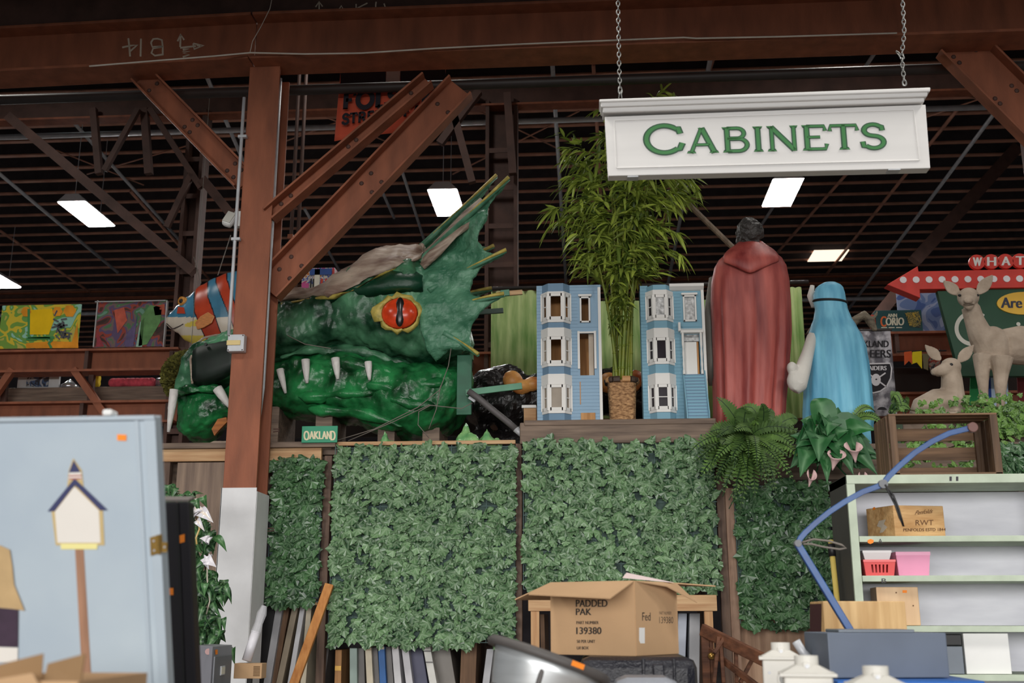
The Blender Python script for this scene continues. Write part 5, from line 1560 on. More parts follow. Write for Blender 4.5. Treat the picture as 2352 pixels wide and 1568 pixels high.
MB().tube([D(2142, 860, dy - .13), D(2150, 862, dy - .155), D(2163, 862, dy - .15)], .005, 6).build('mouth_line', _M['dark stone'], t)

# ================================================================ signs beyond the deer
YA = 11.9
AR = mat('arrow red', (214, 58, 46), rough=.45, var=.1)
t = thing('arrow_sign', P(2250, 862, YA), 'red bulb-dotted arrow over a tapered green board, with lettered discs on top', 'sign')
pts = [(2038, 653), (2108, 611), (2110, 623), (2420, 616), (2420, 659), (2113, 664), (2114, 684)]
MB().prism([P(x, y, YA) for x, y in pts], (0, .16, 0)).build('arrow', AR, t, bevel=.006)
for i in range(11):
    p = P(2074 + 29.7 * i, 643 - .3 * i, YA - .001)
    MB().tube([p, p + V((0, -.012, 0))], .037, 20).build('bulb', mat('bulb white', (238, 232, 234), rough=.3, var=.02), t, smooth=False)
for i, ch in enumerate('WHAT'):
    x, y = 2245 + 32.8 * i, 601 - .9 * i
    p = P(x, y, YA + .04)
    o = MB().tube([p, p + V((0, .05, 0))], .085, 28).build('letter_disc', AR, t, bevel=.004)
    m2 = MB(); label(m2, ch, x - 9.5, y - 10, x + 9.5, y + 10, YA + .036, .006); m2.build('letter', DW, o)
BGR = mat('board green', (24, 74, 48), rough=.5, var=.08)
pts = [(2153, 668), (2420, 660), (2420, 864), (2206, 864)]
MB().prism([P(x, y, YA + .05) for x, y in pts], (0, .08, 0)).build('board', BGR, t, bevel=.005)
mb = MB()
lines(mb, [arc(2235, 754, 38, 36, 50, 300, 26), [(2339, 760), (2339, 800)]], lambda x, y: P(x, 2 * 754 - y if y < 800 and x < 2300 else y, YA + .046), 4.6)
p = P(2339, 744, YA + .046); mb.tube([p, p + V((0, -.002, 0))], .022, 16)
mb.build('lettering', mat('sign white', (214, 212, 200), rough=.5, var=.04), t)
q = [P(2352 + 62 * math.cos(a), 696 + 26 * math.sin(a), YA + .03) for a in [2 * math.pi * k / 32 for k in range(32)]]
o = MB().prism(q, (0, .02, 0)).build('yellow_oval', mat('oval yellow', (240, 190, 66), rough=.5, var=.04), t)
mb = MB(); label(mb, 'Are', 2300, 683, 2347, 707, YA + .026, .006); mb.build('lettering', mat('navy ink', (44, 48, 70), rough=.5), o)

# hanging two-tone banner with a shield, behind the blue statue
YBN = 12.6
t = thing('banner_sign', P(2010, 955, YBN), 'grey tie-dyed banner with black team lettering hanging behind the blue statue', 'banner')
mb = MB()
rows = []
for i in range(11):
    y = 760 + 19.5 * i
    rows.append([P(1940 + (2045 - 1940) * j / 10 + i * 1.65, y, YBN + .02 * math.sin(j * 1.1 + i * .5)) for j in range(11)])
mb.grid(rows)
mb.build('cloth', mat('tie dye', (110, 108, 116), col2=(206, 204, 210), rough=.85, scale=7, contrast=(.42, .58)), t, smooth=True, solid=.006)
bl = lambda m2, s, x0, y0, x1, y1: label(m2, s, x0, y0, x1, y1, YBN - .03, .004)
mb = MB(); bl(mb, 'OAKLAND', 1958, 782, 2041, 797); bl(mb, 'EERS', 1999, 803, 2046, 821)
mb.build('lettering', mat('banner black', (34, 32, 38), rough=.8), t)
sh = [(1962, 836), (2044, 834), (2048, 846), (2046, 868), (2036, 888), (2022, 898), (2006, 902), (1986, 894), (1968, 874)]
o = MB().prism([P(x, y, YBN - .028) for x, y in sh], (0, .002, 0)).build('shield', _M['banner black'], t)
mb = MB()
label(mb, 'RAIDERS', 1988, 840, 2036, 850, YBN - .034, .003)
mb.poly([P(2012 + 11 * math.cos(a), 872 + 14 * math.sin(a), YBN - .033) for a in [-2 * math.pi * k / 20 for k in range(20)]])
lines(mb, [[(1985, 890), (2034, 856)], [(1990, 854), (2036, 888)], sh + [sh[0]]], lambda x, y: P(x, y, YBN - .034), 1.6)
p = [P(2031 + 4.5 * math.cos(a), 858 + 5 * math.sin(a), YBN - .034) for a in [2 * math.pi * k / 12 for k in range(13)]]
mb.build('shield_print', mat('banner white', (214, 212, 216), rough=.8), o)
MB().prism([P(x, y, YBN - .03) for x, y in arc(2026, 944, 12, 10, 200, 340, 8)], (0, .002, 0)).build('lower_print', _M['banner black'], t)
MB().tube([P(1936, 759, YBN), P(2048, 757, YBN)], .015, 8).build('rod', DARKPIPE, t)

# light wooden pole, unsupported, slanting behind the bamboo to the red statue's shoulder
p, q = P(1552, 440, 10.9), P(1690, 575, 11.2)
d = q - p
f = q + d * ((q.z - PT) / -d.z) if d.z < 0 else q
t = tag(MB().tube([p, p.lerp(q, .1), q, p.lerp(q, 1.15)], [.018, .03, .03, .03], 8).build('slanting_pole', wood('pole wood', (112, 96, 80), (150, 132, 112), 'z')), 'slanting grey wooden pole between the bamboo and the red statue head', 'pole')
# gnarled driftwood behind the blue statue
mb = MB()
for pts, r in (([(1945, 755), (1965, 735), (1985, 722), (2000, 740), (2012, 760)], .06), ([(1985, 722), (2005, 735), (2016, 715)], .035), ([(1950, 990), (1952, 800), (1955, 745)], .07), ([(1860, 770), (1880, 735), (1900, 760)], .05)):
    mb.tube([P(x, y, 11.2) for x, y in pts], [r] + [r * .8] * (len(pts) - 2) + [r * .4], 9)
mb.tube([P(1950, 990, 11.2), V((P(1950, 990, 11.2).x, 11.2, PT + .01))], .08, 9)
mb.tube([P(1880, 735, 11.2), P(1950, 800, 11.2)], .05, 9)
tag(mb.build('driftwood', wood('driftwood', (84, 76, 64), (140, 128, 108), 'x'), smooth=True, mods=[('REMESH', dict(mode='VOXEL', voxel_size=.02))]), 'gnarled grey driftwood branch behind the blue statue', 'driftwood')

# red street-fair banner under the girder
YR = 9.75
t = thing('banner_sign', P(890, 320, YR), 'red fabric banner with black stencil lettering hanging under the beam', 'banner')
CLR = mat('banner red', (206, 84, 56), rough=.75, var=.1, scale=2)
rows = []
for i in range(13):
    f = i / 12
    row = []
    for j in range(17):
        u = j / 16
        xa, xb = 783 - 15 * f, 1024 - 8 * f
        ya = 158 + (324 - 158) * f; yb = 150 + (301 - 150) * f
        x = xa + (xb - xa) * u; y = ya + (yb - ya) * u - (6 * math.sin(u * 3.1) * f)
        row.append(P(x, y, YR + .03 * math.sin(u * 7 + f * 2) * f))
    rows.append(row)
MB().grid(rows).build('cloth', CLR, t, smooth=True, solid=.006)
NV = mat('banner navy', (26, 24, 34), rough=.8)
mb = MB()
for q, m in (((782, 156, 886, 196), NV), ((920, 152, 1023, 194), NV)):
    MB().prism([P(q[0], q[1], YR - .035), P(q[2], q[1] - 3, YR - .035), P(q[2], q[3] - 3, YR - .035), P(q[0], q[3], YR - .035)], (0, .003, 0)).build('navy_panel', m, t)
MB().prism([P(888, 152, YR - .035), P(920, 151, YR - .035), P(918, 192, YR - .035), P(886, 194, YR - .035)], (0, .003, 0)).build('white_panel', mat('banner grey', (170, 168, 166), rough=.8), t)
mb = MB()
p = P(787, 251, YR - .045)
serif_text(mb, 'FOLSOM', p, P(1010, 238, YR - .045) - p, P(790, 211, YR - .045) - p, w=.14, gap=.1)
p = P(786, 286, YR - .045)
serif_text(mb, 'STREET', p, P(895, 274, YR - .045) - p, P(787, 262, YR - .045) - p, w=.13, gap=.1)
p = P(926, 268, YR - .045)
serif_text(mb, 'FAIR', p, P(1003, 261, YR - .045) - p, P(927, 245, YR - .045) - p, w=.13, gap=.1)
mb.build('stencil_lettering', NV, t)
MB().tube([P(778, 156, YR), P(1026, 150, YR)], .014, 8).build('rod', DARKPIPE, t)

# ================================================================ greenery along the rack edge
FERN = leafmat('fern leaves', (26, 52, 22), (104, 140, 64), (130, 150, 90), .55)
VINE = leafmat('vine leaves', (26, 66, 28), (104, 146, 60), (124, 160, 84), .42)
LILY = leafmat('lily leaves', (12, 60, 30), (44, 112, 54), (120, 168, 120), .45, .5)
g = random.Random(21)
def frond(mb, pts, w, n, v):
    """curved fern frond through pts with n pairs of leaflets"""
    a, b, c = pts
    def at(s): return a * (1 - s) ** 2 + b * 2 * s * (1 - s) + c * s * s
    mb.tube([at(k / 6) for k in range(7)], .0045, 4)
    for k in range(n):
        s = .08 + .92 * k / n
        p = at(s); d = (at(min(1, s + .03)) - at(max(0, s - .03))).normalized()
        sd = d.cross(V((0, -1, .35)).normalized()).normalized()
        L = w * math.sin(math.pi * min(1, .12 + s * .9)) ** .8
        ww = L * .22 + .008
        for sg in (-1, 1):
            dr = (sd * sg + d * .35 + V((0, 0, -.12))).normalized()
            q = p + dr * L
            m_ = d * ww
            vv = min(1, max(0, v + g.gauss(0, .08)))
            mb.add([p - m_ * .5, p + m_ * .6, p + dr * (L * .6) + m_ * .7, q, p + dr * (L * .6) - m_ * .5], [(0, 1, 2, 3, 4)], [(vv, 0, .01)] * 5)
def fern(name_label, c, ends, w, n=20, extra=False):
    cc = P(*c)
    t = thing('fern', cc, name_label, 'fern')
    mb = MB()
    for e in ends:
        E = P(*e)
        o = cc + V((g.gauss(0, .05), g.gauss(0, .05), 0))
        mid = (o + E) / 2 + V((0, -.06, .1 + .12 * g.random()))
        frond(mb, (o, mid, E), w * g.uniform(.85, 1.25), n, g.uniform(.25, .85))
        if extra: frond(mb, (o, mid + V((g.gauss(0, .06), -.04, .05)), E + V((g.gauss(0, .12), g.gauss(0, .05), g.gauss(.04, .1)))), w * g.uniform(.85, 1.25), n, g.uniform(.2, .7))
    mb.build('fronds', FERN, t)
    return t, cc
e1 = [(1590, 1065, 9.3), (1605, 1100, 9.2), (1630, 1130, 9.2), (1660, 1140, 9.15), (1700, 1180, 9.1), (1735, 1150, 9.1), (1785, 1140, 9.15), (1800, 1110, 9.2), (1850, 1060, 9.25), (1870, 1035, 9.3), (1605, 1030, 9.4), (1625, 1000, 9.5), (1760, 1120, 9.1), (1715, 1130, 9.05),
      (1650, 1090, 9.1), (1610, 1050, 9.2), (1690, 1110, 9.1), (1820, 1090, 9.2), (1765, 945, 9.6), (1810, 960, 9.6), (1840, 1005, 9.5), (1650, 1005, 9.3), (1680, 1060, 9.05), (1740, 1070, 9.0), (1790, 1060, 9.1), (1700, 985, 9.5), (1735, 975, 9.5), (1780, 990, 9.4), (1830, 1030, 9.3), (1665, 1040, 9.2),
      (1770, 1030, 9.1), (1640, 1060, 9.15), (1720, 1030, 9.1), (1688, 1145, 9.08), (1750, 1105, 9.05)]
t, cc = fern('full hanging fern in front of the red statue, spilling over the ivy panel', (1722, 1020, 9.6), e1, .072, 18, True)
MB().lathe((cc.x, 9.57, PT - .14), [(0, 0), (.1, 0), (.13, .16), (.11, .16), (.1, .1)], 16).build('pot', OLDWOOD, t)
e2 = [(1990, 960, 9.7), (2025, 965, 9.6), (1960, 970, 9.6), (2035, 980, 9.5), (2010, 945, 9.8)]
t, cc = fern('small flat fern sprig between the blue statue and the wooden crate', (1955, 990, 9.8), e2, .045, 18)
MB().box(cc.x - .05, 9.76, PT + .002, cc.x + .05, 9.84, cc.z).build('stem', FERN, t)
e3 = [(2056, 905, 9.93), (2048, 920, 9.88), (2078, 925, 9.85), (2066, 940, 9.8), (2092, 942, 9.85)]
t, cc = fern('small dark fern tuft beside the lying fawn', (2064, 952, 9.9), e3, .04, 16)
MB().box(cc.x - .04, 9.88, PT + .002, cc.x + .02, 9.95, cc.z).build('stem', FERN, t)

# peace lily with pink flowers
c = P(1888, 1030, 9.45)
t = thing('lily_plant', V((c.x, 9.45, PT)), 'broad-leaved dark green lily plant with pale pink flowers before the blue statue', 'plant')
def blade(mb, o, tip, w, v, bend=.1, nrm=None):
    d = tip - o
    ax = d.normalized()
    f = V(nrm or (0, -1, .3)).normalized()
    s = ax.cross(f).normalized()
    f = s.cross(ax)
    n = 9
    prof = [.1, .55, .88, 1, .98, .85, .6, .3, .02]
    vs, at = [], []
    for k in range(n):
        u = k / (n - 1)
        p = o + d * u + V((0, 0, 1)) * (bend * math.sin(math.pi * u)) + f * (.05 * math.sin(math.pi * u))
        for j, q in enumerate((-1, -.5, 0, .5, 1)):
            vs.append(p + s * (w * prof[k] * q) + f * (abs(q) * w * prof[k] * .35))
            at.append((v, 1 if j == 2 else (.55 if k % 2 else .0), .01))
    fs = [(k * 5 + j, k * 5 + j + 1, k * 5 + j + 6, k * 5 + j + 5) for k in range(n - 1) for j in range(4)]
    mb.add(vs, fs, at)
mb = MB()
for tip, w, dy, v in [((1870, 915), .07, .05, .7), ((1838, 965), .065, 0, .55), ((1925, 935), .055, .05, .35), ((1850, 1035), .075, -.15, .5), ((1815, 1075), .07, -.12, .4), ((1838, 1095), .075, -.25, .6), ((1850, 1000), .07, -.05, .6), ((1960, 960), .07, .02, .45), ((2010, 985), .075, 0, .5),
                      ((2000, 1015), .08, -.1, .6), ((1985, 1050), .08, -.2, .4), ((2015, 1090), .075, -.25, .5), ((1960, 1090), .07, -.3, .35), ((1930, 1060), .08, -.3, .5), ((1900, 1110), .05, -.3, .6), ((1826, 1020), .065, -.1, .35), ((1860, 980), .08, .02, .75), ((1985, 975), .06, .06, .3), ((1940, 1000), .08, -.12, .4),
                      ((1900, 1000), .07, -.2, .55), ((1880, 1060), .085, -.28, .45), ((2018, 1050), .07, -.15, .35), ((1815, 1000), .05, -.05, .5)]:
    blade(mb, c + V((g.gauss(0, .03), g.gauss(0, .03), g.gauss(0, .03))), P(*tip, 9.4 + dy), w * 1.6, v, g.uniform(.02, .12))
for k in range(34):
    x, y = g.uniform(1820, 2020), g.uniform(985, 1085)
    o = c.lerp(P(x, y, 9.3), .35)
    blade(mb, o, P(x, y, 9.42 - .3 * g.random()), g.uniform(.085, .12), min(1, max(0, g.gauss(.35, .2))), g.uniform(.0, .1))
mb.build('foliage', LILY, t, smooth=True)
PK = mat('pale pink petal', (226, 190, 188), rough=.5, var=.1, scale=6)
for (x, y), (bx_, by_) in (((1922, 1058), (1912, 1080)), ((1960, 1040), (1965, 1062)), ((1865, 1105), (1858, 1118)), ((1983, 1110), (1978, 1125))):
    p, q = P(x, y - 16, 9.12), P(bx_, by_, 9.14)
    r1 = .06 if y < 1100 else .03
    fl = MB()
    d = q - p
    rows = []
    for k in range(7):
        u = k / 6
        w = r1 * (.6 * (1 - u) + .6 * (1 - u) ** 3) + .004
        row = []
        for j in range(13):
            a = -2.6 + 5.2 * j / 12
            row.append(p + d * u + V((math.sin(a) * w, -math.cos(a) * w * .8, (1 - u) ** 2 * -.05 * math.cos(a))))
        rows.append(row)
    fl.grid(rows).build('flower', PK, t, smooth=True, solid=.003)
    MB().tube([q, q.lerp(c, .5) + V((0, -.05, -.03)), c], .006, 6).build('flower_stem', LILY, t)
MB().lathe((c.x, 9.47, PT - .1), [(0, 0), (.1, 0), (.12, .2), (.1, .2), (.09, .1)], 16).build('pot', OLDWOOD, t)

# ivy vine draped round the deer and the crate
from mathutils.bvhtree import BVHTree
def bvh_of(names):
    vs, fs = [], []
    for o in bpy.data.objects:
        if o.type == 'MESH' and (o.name.split('.')[0] in names or (o.parent and o.parent.name.split('.')[0] in names)):
            b = len(vs); l = root_loc(o)
            vs += [v.co + l for v in o.data.vertices]; fs += [tuple(b + i for i in p.vertices) for p in o.data.polygons]
    return BVHTree.FromPolygons(vs, fs)
SOLID = bvh_of(('display_plinth', 'deer_statue', 'storage_platform', 'fern'))
def vine(label_, spots, seed, s=(.035, .055), nm='ivy_vine', dz=.07):
    gg = random.Random(seed)
    a = P(*spots[0][:3])
    t = thing(nm, a, label_, 'vine')
    mb = MB()
    pl = [P(*q[:3]) for q in spots]
    MB().tube(pl, .008, 6).build('stem', mat('vine stem', (96, 84, 60), rough=.8), t, smooth=True)
    for k, q in enumerate(spots):
        for _ in range(q[3]):
            p = pl[k] + V((gg.gauss(0, .1), gg.gauss(0, .05), gg.gauss(0, dz)))
            if SOLID.find_nearest(p)[3] < s[1] * 1.25: continue
            if p.y > 10.0 and p.z < ZQ: continue
            ivy_leaf(mb, p, gg.uniform(*s), (gg.gauss(0, .4), -1, gg.gauss(.3, .4)), gg.gauss(0, 1), min(1, max(0, gg.gauss(.5, .3))))
    mb.build('foliage', VINE, t)
vine('light green vine lying before the fawn on top of the low plinth', [(2085, 940, 9.86, 8), (2110, 944, 9.86, 18), (2132, 948, 9.86, 12), (2180, 952, 9.86, 3), (2215, 948, 9.86, 12)], 3, nm='hanging_vine', dz=.05)
vine('green ivy vine under the legs of the standing deer', [(2242, 930, 9.88, 22), (2262, 936, 9.88, 40), (2290, 948, 9.88, 50), (2310, 965, 9.85, 60), (2330, 950, 9.85, 60), (2352, 945, 9.85, 60), (2330, 985, 9.82, 56), (2350, 975, 9.82, 50), (2312, 1000, 9.82, 40), (2345, 1005, 9.82, 30)], 4, nm='hanging_vine', dz=.06)
vine('green garland trailing behind the slats of the wooden crate', [(2065, 1010, 8.6, 14), (2110, 1012, 8.6, 18), (2150, 1014, 8.6, 18), (2190, 1012, 8.6, 16), (2230, 1015, 8.6, 14), (2100, 1052, 8.6, 12), (2160, 1054, 8.6, 12), (2210, 1054, 8.6, 12), (2285, 1000, 8.6, 8)], 6, nm='hanging_vine')
# ================================================================ helpers for boxes seen on a corner
def cbox(N, L, Rr, z0, z1):
    """box from its near corner N, left corner L and right corner Rr, each (px, Y), as base polygon + height"""
    f = lambda q: V((P(q[0], 1350, q[1]).x, q[1], z0))
    n, l, r = f(N), f(L), f(Rr)
    return [n, r, r + l - n, l], V((0, 0, z1 - z0))
def onplane(p0, p1, p2):
    n = (p1 - p0).cross(p2 - p0).normalized()
    def g(px, py, lift=.002):
        d = ray(px, py)
        q = CAM + d * ((p0 - CAM).dot(n) / d.dot(n))
        return q + (CAM - q).normalized() * lift
    return g
def ptext(mb, on, s, x0, y0, x1, y1, dup=0, lift=.002, dxt=0, dyr=0):
    """text on a plane: bottom left x0,y1, bottom right x1,y1+dyr, top left x0+dxt,y0"""
    p = on(x0, y1, lift)
    text(mb, s, p, on(x1, y1 + dyr, lift) - p, on(x0 + dxt, y0, lift) - p, dup)
def decal(on, pts, lift=.002): 
    return MB().poly([on(x, y, lift) for x, y in pts])

# ================================================================ shelf unit
YF0, YF1 = 7.0, 7.5
SAGE = mat('chipped sage paint', (186, 198, 178), rough=.6, var=.1, scale=8, bump=.08)
SIDE = mat('dark shelf side', (72, 70, 68), rough=.7, var=.15, scale=3)
BACKW = mat('worn white back', (190, 190, 200), col2=(218, 218, 226), rough=.4, scale=3, stretch=(.6, 1, 2.5), bump=.05)
xl = P(1955, 1250, YF0).x
xr = P(2480, 1250, YF0).x
zf = lambda y: P(2150, y, YF0).z
ztop, zA, zB, zC, zD = zf(1089), zf(1230), zf(1321), zf(1437), zf(1549)
t = thing('shelf_unit', ((xl + xr) / 2, YF0 + .25, 0), 'tall sage-painted open shelf unit with dark side and numbered top', 'shelf unit')
pw = .05
MB().box(xl, YF0 + .025, 0, xl + .025, YF1, ztop).build('side_panel', SIDE, t)
MB().box(xr - .025, YF0 + .025, 0, xr, YF1, ztop).build('side_panel', SIDE, t)
MB().box(xl, YF0, 0, xl + pw, YF0 + .024, ztop).build('face_stile', SAGE, t, bevel=.002)
MB().box(xl, YF0 - .003, ztop - .055, xr, YF1, ztop).build('top_board', SAGE, t, bevel=.003)
MB().box(xl + .025, YF1 - .015, .02, xr - .025, YF1 - .003, ztop - .06).build('back_panel', BACKW, t)
EDG = {}
for nm, z in (('A', zA), ('B', zB), ('C', zC), ('D', zD), ('E', .9), ('F', .45)):
    o = MB().box(xl + pw + .003, YF0 + .002, z - .036, xr - .03, YF1 - .017, z).build('shelf_board', SAGE, t, bevel=.003)
on = onplane(V((0, YF0 - .003, 0)), V((1, YF0 - .003, 0)), V((0, YF0 - .003, 1)))
mb = MB(); ptext(mb, on, '11', 2182, 1094, 2200, 1104, .003); ptext(mb, on, 'A', 2017, 1237, 2027, 1247, .0); ptext(mb, on, 'B', 2025, 1328, 2036, 1338, .0)
mb.build('pencilled_mark', mat('dark marker', (70, 66, 74), rough=.8), t)
decal(on, [(1993, 1240), (2000, 1237), (2007, 1240), (2006, 1246), (1999, 1249), (1993, 1246)][::-1], .003).build('price_sticker', ORANGE, t)
# wine crate
WINE = wood('wine crate pine', (176, 132, 82), (212, 172, 120), 'x', 5)
base, up_ = cbox((2067, 7.06), (2003, 7.3), (2184, 7.13), zA + .002, zf(1157))
t = thing('wine_crate', base[0], 'small pine wine crate with burnt lettering on the upper shelf', 'crate')
MB().prism(base, up_).build('crate', WINE, t, bevel=.004)
on = onplane(base[0], base[1], base[0] + up_)
on2 = onplane(base[0], base[3], base[0] + up_)
BRAND = mat('burnt brown', (96, 62, 36), rough=.8)
mb = MB()
ptext(mb, on, 'RWT', 2103, 1194, 2144, 1206, 0, dyr=-.5)
ptext(mb, on, 'PENFOLDS ESTD 1844', 2075, 1213, 2172, 1220, .0006, dyr=-1)
mb.build('burnt_lettering', BRAND, t)
mb = MB()
ptext(mb, on, 'Penfolds', 2101, 1172, 2140, 1182, .0004, dyr=-4, dxt=5)
lines(mb, [[(2104, 1188), (2098, 1184), (2100, 1172), (2108, 1167), (2110, 1174), (2102, 1180)], [(2110, 1186), (2125, 1180), (2142, 1176)]], lambda x, y: on(x, y), .0011)
mb.build('script_logo', BRAND, t)
decal(on2, [(2019, 1196), (2035, 1192), (2030, 1203), (2038, 1210), (2028, 1222), (2020, 1224), (2024, 1212), (2014, 1208)][::-1]).build('torn_label', mat('torn paper', (190, 176, 160), rough=.9), t)
decal(on2, [(2005, 1165), (2010, 1164), (2010, 1170), (2005, 1171)][::-1], .003).build('price_sticker', ORANGE, t)
# baskets
def basin(name, label_, px0, px1, ytop, z0, Y, d, m, slots=0, lip=.012, taper=.86):
    x0, x1 = P(px0, 1300, Y).x, P(px1, 1300, Y).x
    z1 = P((px0 + px1) / 2, ytop, Y).z
    c, w = (x0 + x1) / 2, (x1 - x0) / 2
    t = thing(name, V((c, Y + d / 2, z0)), label_, 'basket')
    def ring(f, z, e=0): return [V((c + sx * (w * f - e), Y + d / 2 + sy * (d / 2 * f - e), z)) for sx, sy in ((-1, -1), (1, -1), (1, 1), (-1, 1))]
    a, b = ring(taper, z0 + .001), ring(.97, z1 - lip)
    mb = MB()
    if slots:
        # front wall with upright slots
        n = slots * 2 + 1
        A, B, C_, D_ = a[0], a[1], b[1], b[0]
        for i in range(n):
            u0, u1 = .16 + .68 * i / n, .16 + .68 * (i + 1) / n
            lo_ = lambda u, v: A.lerp(B, u).lerp(D_.lerp(C_, u), v)
            if i % 2: 
                mb.add([lo_(u0, 0), lo_(u1, 0), lo_(u1, .2), lo_(u0, .2)], [(0, 1, 2, 3)]); mb.add([lo_(u0, .8), lo_(u1, .8), lo_(u1, 1), lo_(u0, 1)], [(0, 1, 2, 3)])
            else: mb.add([lo_(u0, 0), lo_(u1, 0), lo_(u1, 1), lo_(u0, 1)], [(0, 1, 2, 3)])
        for u0, u1 in ((0, .16), (.84, 1)): mb.add([A.lerp(B, u0), A.lerp(B, u1), D_.lerp(C_, u1), D_.lerp(C_, u0)], [(0, 1, 2, 3)])
    else:
        mb.add([a[0], a[1], b[1], b[0]], [(0, 1, 2, 3)])
    for i in (1, 2, 3):
        j = (i + 1) % 4; mb.add([a[i], a[j], b[j], b[i]], [(0, 1, 2, 3)])
    mb.poly(a[::-1])
    mb.build('bin', m, t, solid=.004)
    mb = MB(); r0 = ring(.97, z1 - lip); r1 = ring(1, z1 - lip); r2 = ring(1, z1); r3 = ring(.95, z1)
    mb.grid([r0, r1, r2, r3], close=True)
    mb.build('rim', m, t, solid=.003)
    return t
basin('plastic_basket', 'red slotted plastic basket on the middle shelf', 1984, 2058, 1285, zB + .002, 7.02, .2, mat('red plastic', (226, 84, 84), rough=.35, var=.04), 5)
tb = basin('plastic_basket', 'white plastic basket stacked inside the red slotted one', 1984, 2050, 1264, P(2020, 1290, 7.06).z + .004, 7.07, .12, mat('white plastic', (236, 234, 234), rough=.4, var=.02), 0, taper=.8)
basin('plastic_basket', 'pink plastic tub on the middle shelf beside the red basket', 2060, 2139, 1267, zB + .002, 7.06, .25, mat('pink plastic', (232, 152, 186), rough=.35, var=.04), 0, .02)
# maple box and white panels lower down
base, up_ = cbox((2012, 7.04), (1998, 7.3), (2108, 7.06), zC + .002, zf(1347))
t = thing('wooden_box', base[0], 'plain pale maple box standing on the third shelf, orange sticker on its front', 'box')
MB().prism(base, up_).build('box', wood('maple', (206, 168, 128), (226, 192, 152), 'z', 3, .5, .05), t, bevel=.004)
on = onplane(base[0], base[1], base[0] + up_)
decal(on, [(2073, 1355), (2083, 1355), (2083, 1361), (2073, 1361)][::-1]).build('price_sticker', ORANGE, t)
for x, y in ((2057, 1359), (2096, 1389)): decal(on, [(x, y), (x + 3, y), (x + 3, y + 3), (x, y + 3)][::-1]).build('screw_hole', BRAND, t)
def shelfbox(px0, px1, ytop, z0, Y, d, name, label_, cat, m):
    x0, x1 = P(px0, 1500, Y).x, P(px1, 1500, Y).x
    return tag(MB().box(x0, Y, z0 + .002, x1, Y + d, P((px0 + px1) / 2, ytop, Y).z).build(name, m, bevel=.004), label_, cat)
shelfbox(2216, 2320, 1454, zD, 7.05, .03, 'white_board', 'plain white board standing on the lowest visible shelf', 'panel', WHITE)
shelfbox(2163, 2212, 1484, zD, 7.03, .1, 'grey_box', 'plain grey box on the lowest visible shelf, beside the white board', 'box', GREYP)
x0, x1 = P(2171, 1470, 7.05).x, P(2211, 1470, 7.05).x
tag(MB().box(x0, 7.06, P(2190, 1484, 7.03).z + .003, x1, 7.12, P(2190, 1456, 7.05).z).build('black_box', BLACK, bevel=.006), 'small black box stacked on the plain grey box', 'box')
# wooden crate on top
CRW = wood('crate wood', (84, 62, 44), (138, 106, 78), 'x', 5)
CRZ = wood('crate upright wood', (72, 54, 40), (120, 92, 68), 'z', 5)
yc0, yc1 = 7.03, 7.36
cx0, cx1 = P(2046, 1020, yc0).x, P(2297, 1020, yc0).x
cz0, cz1 = ztop + .003, P(2170, 953, yc0).z
t = thing('wooden_crate', ((cx0 + cx1) / 2, yc0, cz0), 'brown slatted wooden crate lying open side out on top of the shelf unit', 'crate')
for x, w in ((cx0, .045), (cx1 - .045, .045)):
    for y in (yc0, yc1 - .03):
        MB().box(x, y, cz0, x + w, y + .03, cz1).build('corner_post', CRZ, t, bevel=.003)
h = cz1 - cz0
for f in (.01, .36, .70):
    MB().box(cx0 + .01, yc1, cz0 + h * f, cx1 - .01, yc1 + .012, cz0 + h * (f + .22)).build('back_slat', CRW, t, bevel=.002)
for x in (cx0 - .012, cx1):
    for y0_, y1_ in ((yc0 + .03, yc0 + .12), (yc0 + .135, yc0 + .225), (yc0 + .24, yc1)):
        MB().box(x, y0_, cz0 + .0, x + .012, y1_, cz1).build('side_slat', CRZ, t, bevel=.002)
for z in (cz0 - .0, cz1):
    for y0_, y1_ in ((yc0, yc0 + .09), (yc0 + .105, yc0 + .2), (yc0 + .215, yc1)):
        MB().box(cx0, y0_, z + (.0 if z > cz0 else 0), cx1, y1_, z + .012).build('long_slat', CRW, t, bevel=.002)

# ================================================================ counter below the frame and what stands on it
ZCT = 1.08
t = thing('counter', (1.0, 4.3, 0), 'wide plain work counter under the boxes, below the edge of the photo', 'counter')
MB().box(-.75, 2.7, ZCT - .04, 2.6, 5.75, ZCT).build('top', OLDWOOD, t, bevel=.004)
for x in (-.7, 2.5):
    for y in (2.75, 5.65): MB().box(x, y, 0, x + .06, y + .06, ZCT - .04).build('leg', OLDWOODZ, t)
# open cardboard box
N_, L_, R_ = (1457, 5.0), (1265, 5.22), (1553, 5.32)
zb0 = P(1457, 1505, 5.0).z
base, up_ = cbox(N_, L_, R_, zb0, P(1457, 1334, 5.0).z)
t = thing('cardboard_box', base[0], 'open brown cardboard box printed PADDED PAK on the black hard case', 'box')
n, r, b, l = base
mb = MB()
for i in range(4):
    p, q = base[i], base[(i + 1) % 4]
    mb.add([p, q, q + up_, p + up_], [(0, 1, 2, 3)])
mb.poly(base[::-1])
mb.build('carton', CARD, t, solid=.005)
on = onplane(n, l, n + up_); on2 = onplane(n, r, n + up_)
mb = MB()
for s, q in (('PADDED', (1323, 1377, 1395, 1393)), ('PAK', (1323, 1397, 1358, 1412)), ('PART NUMBER', (1324, 1426, 1375, 1433)), ('139380', (1324, 1440, 1381, 1456)), ('50 PER UNIT', (1325, 1469, 1367, 1476)), ('U/I BOX', (1325, 1484, 1352, 1491))):
    mb = MB(); ptext(mb, on, s, *q, dup=.0015 if s[:3] in ('PAD', 'PAK', '139') else .0006, lift=.005); mb.build('lettering', INK, t)
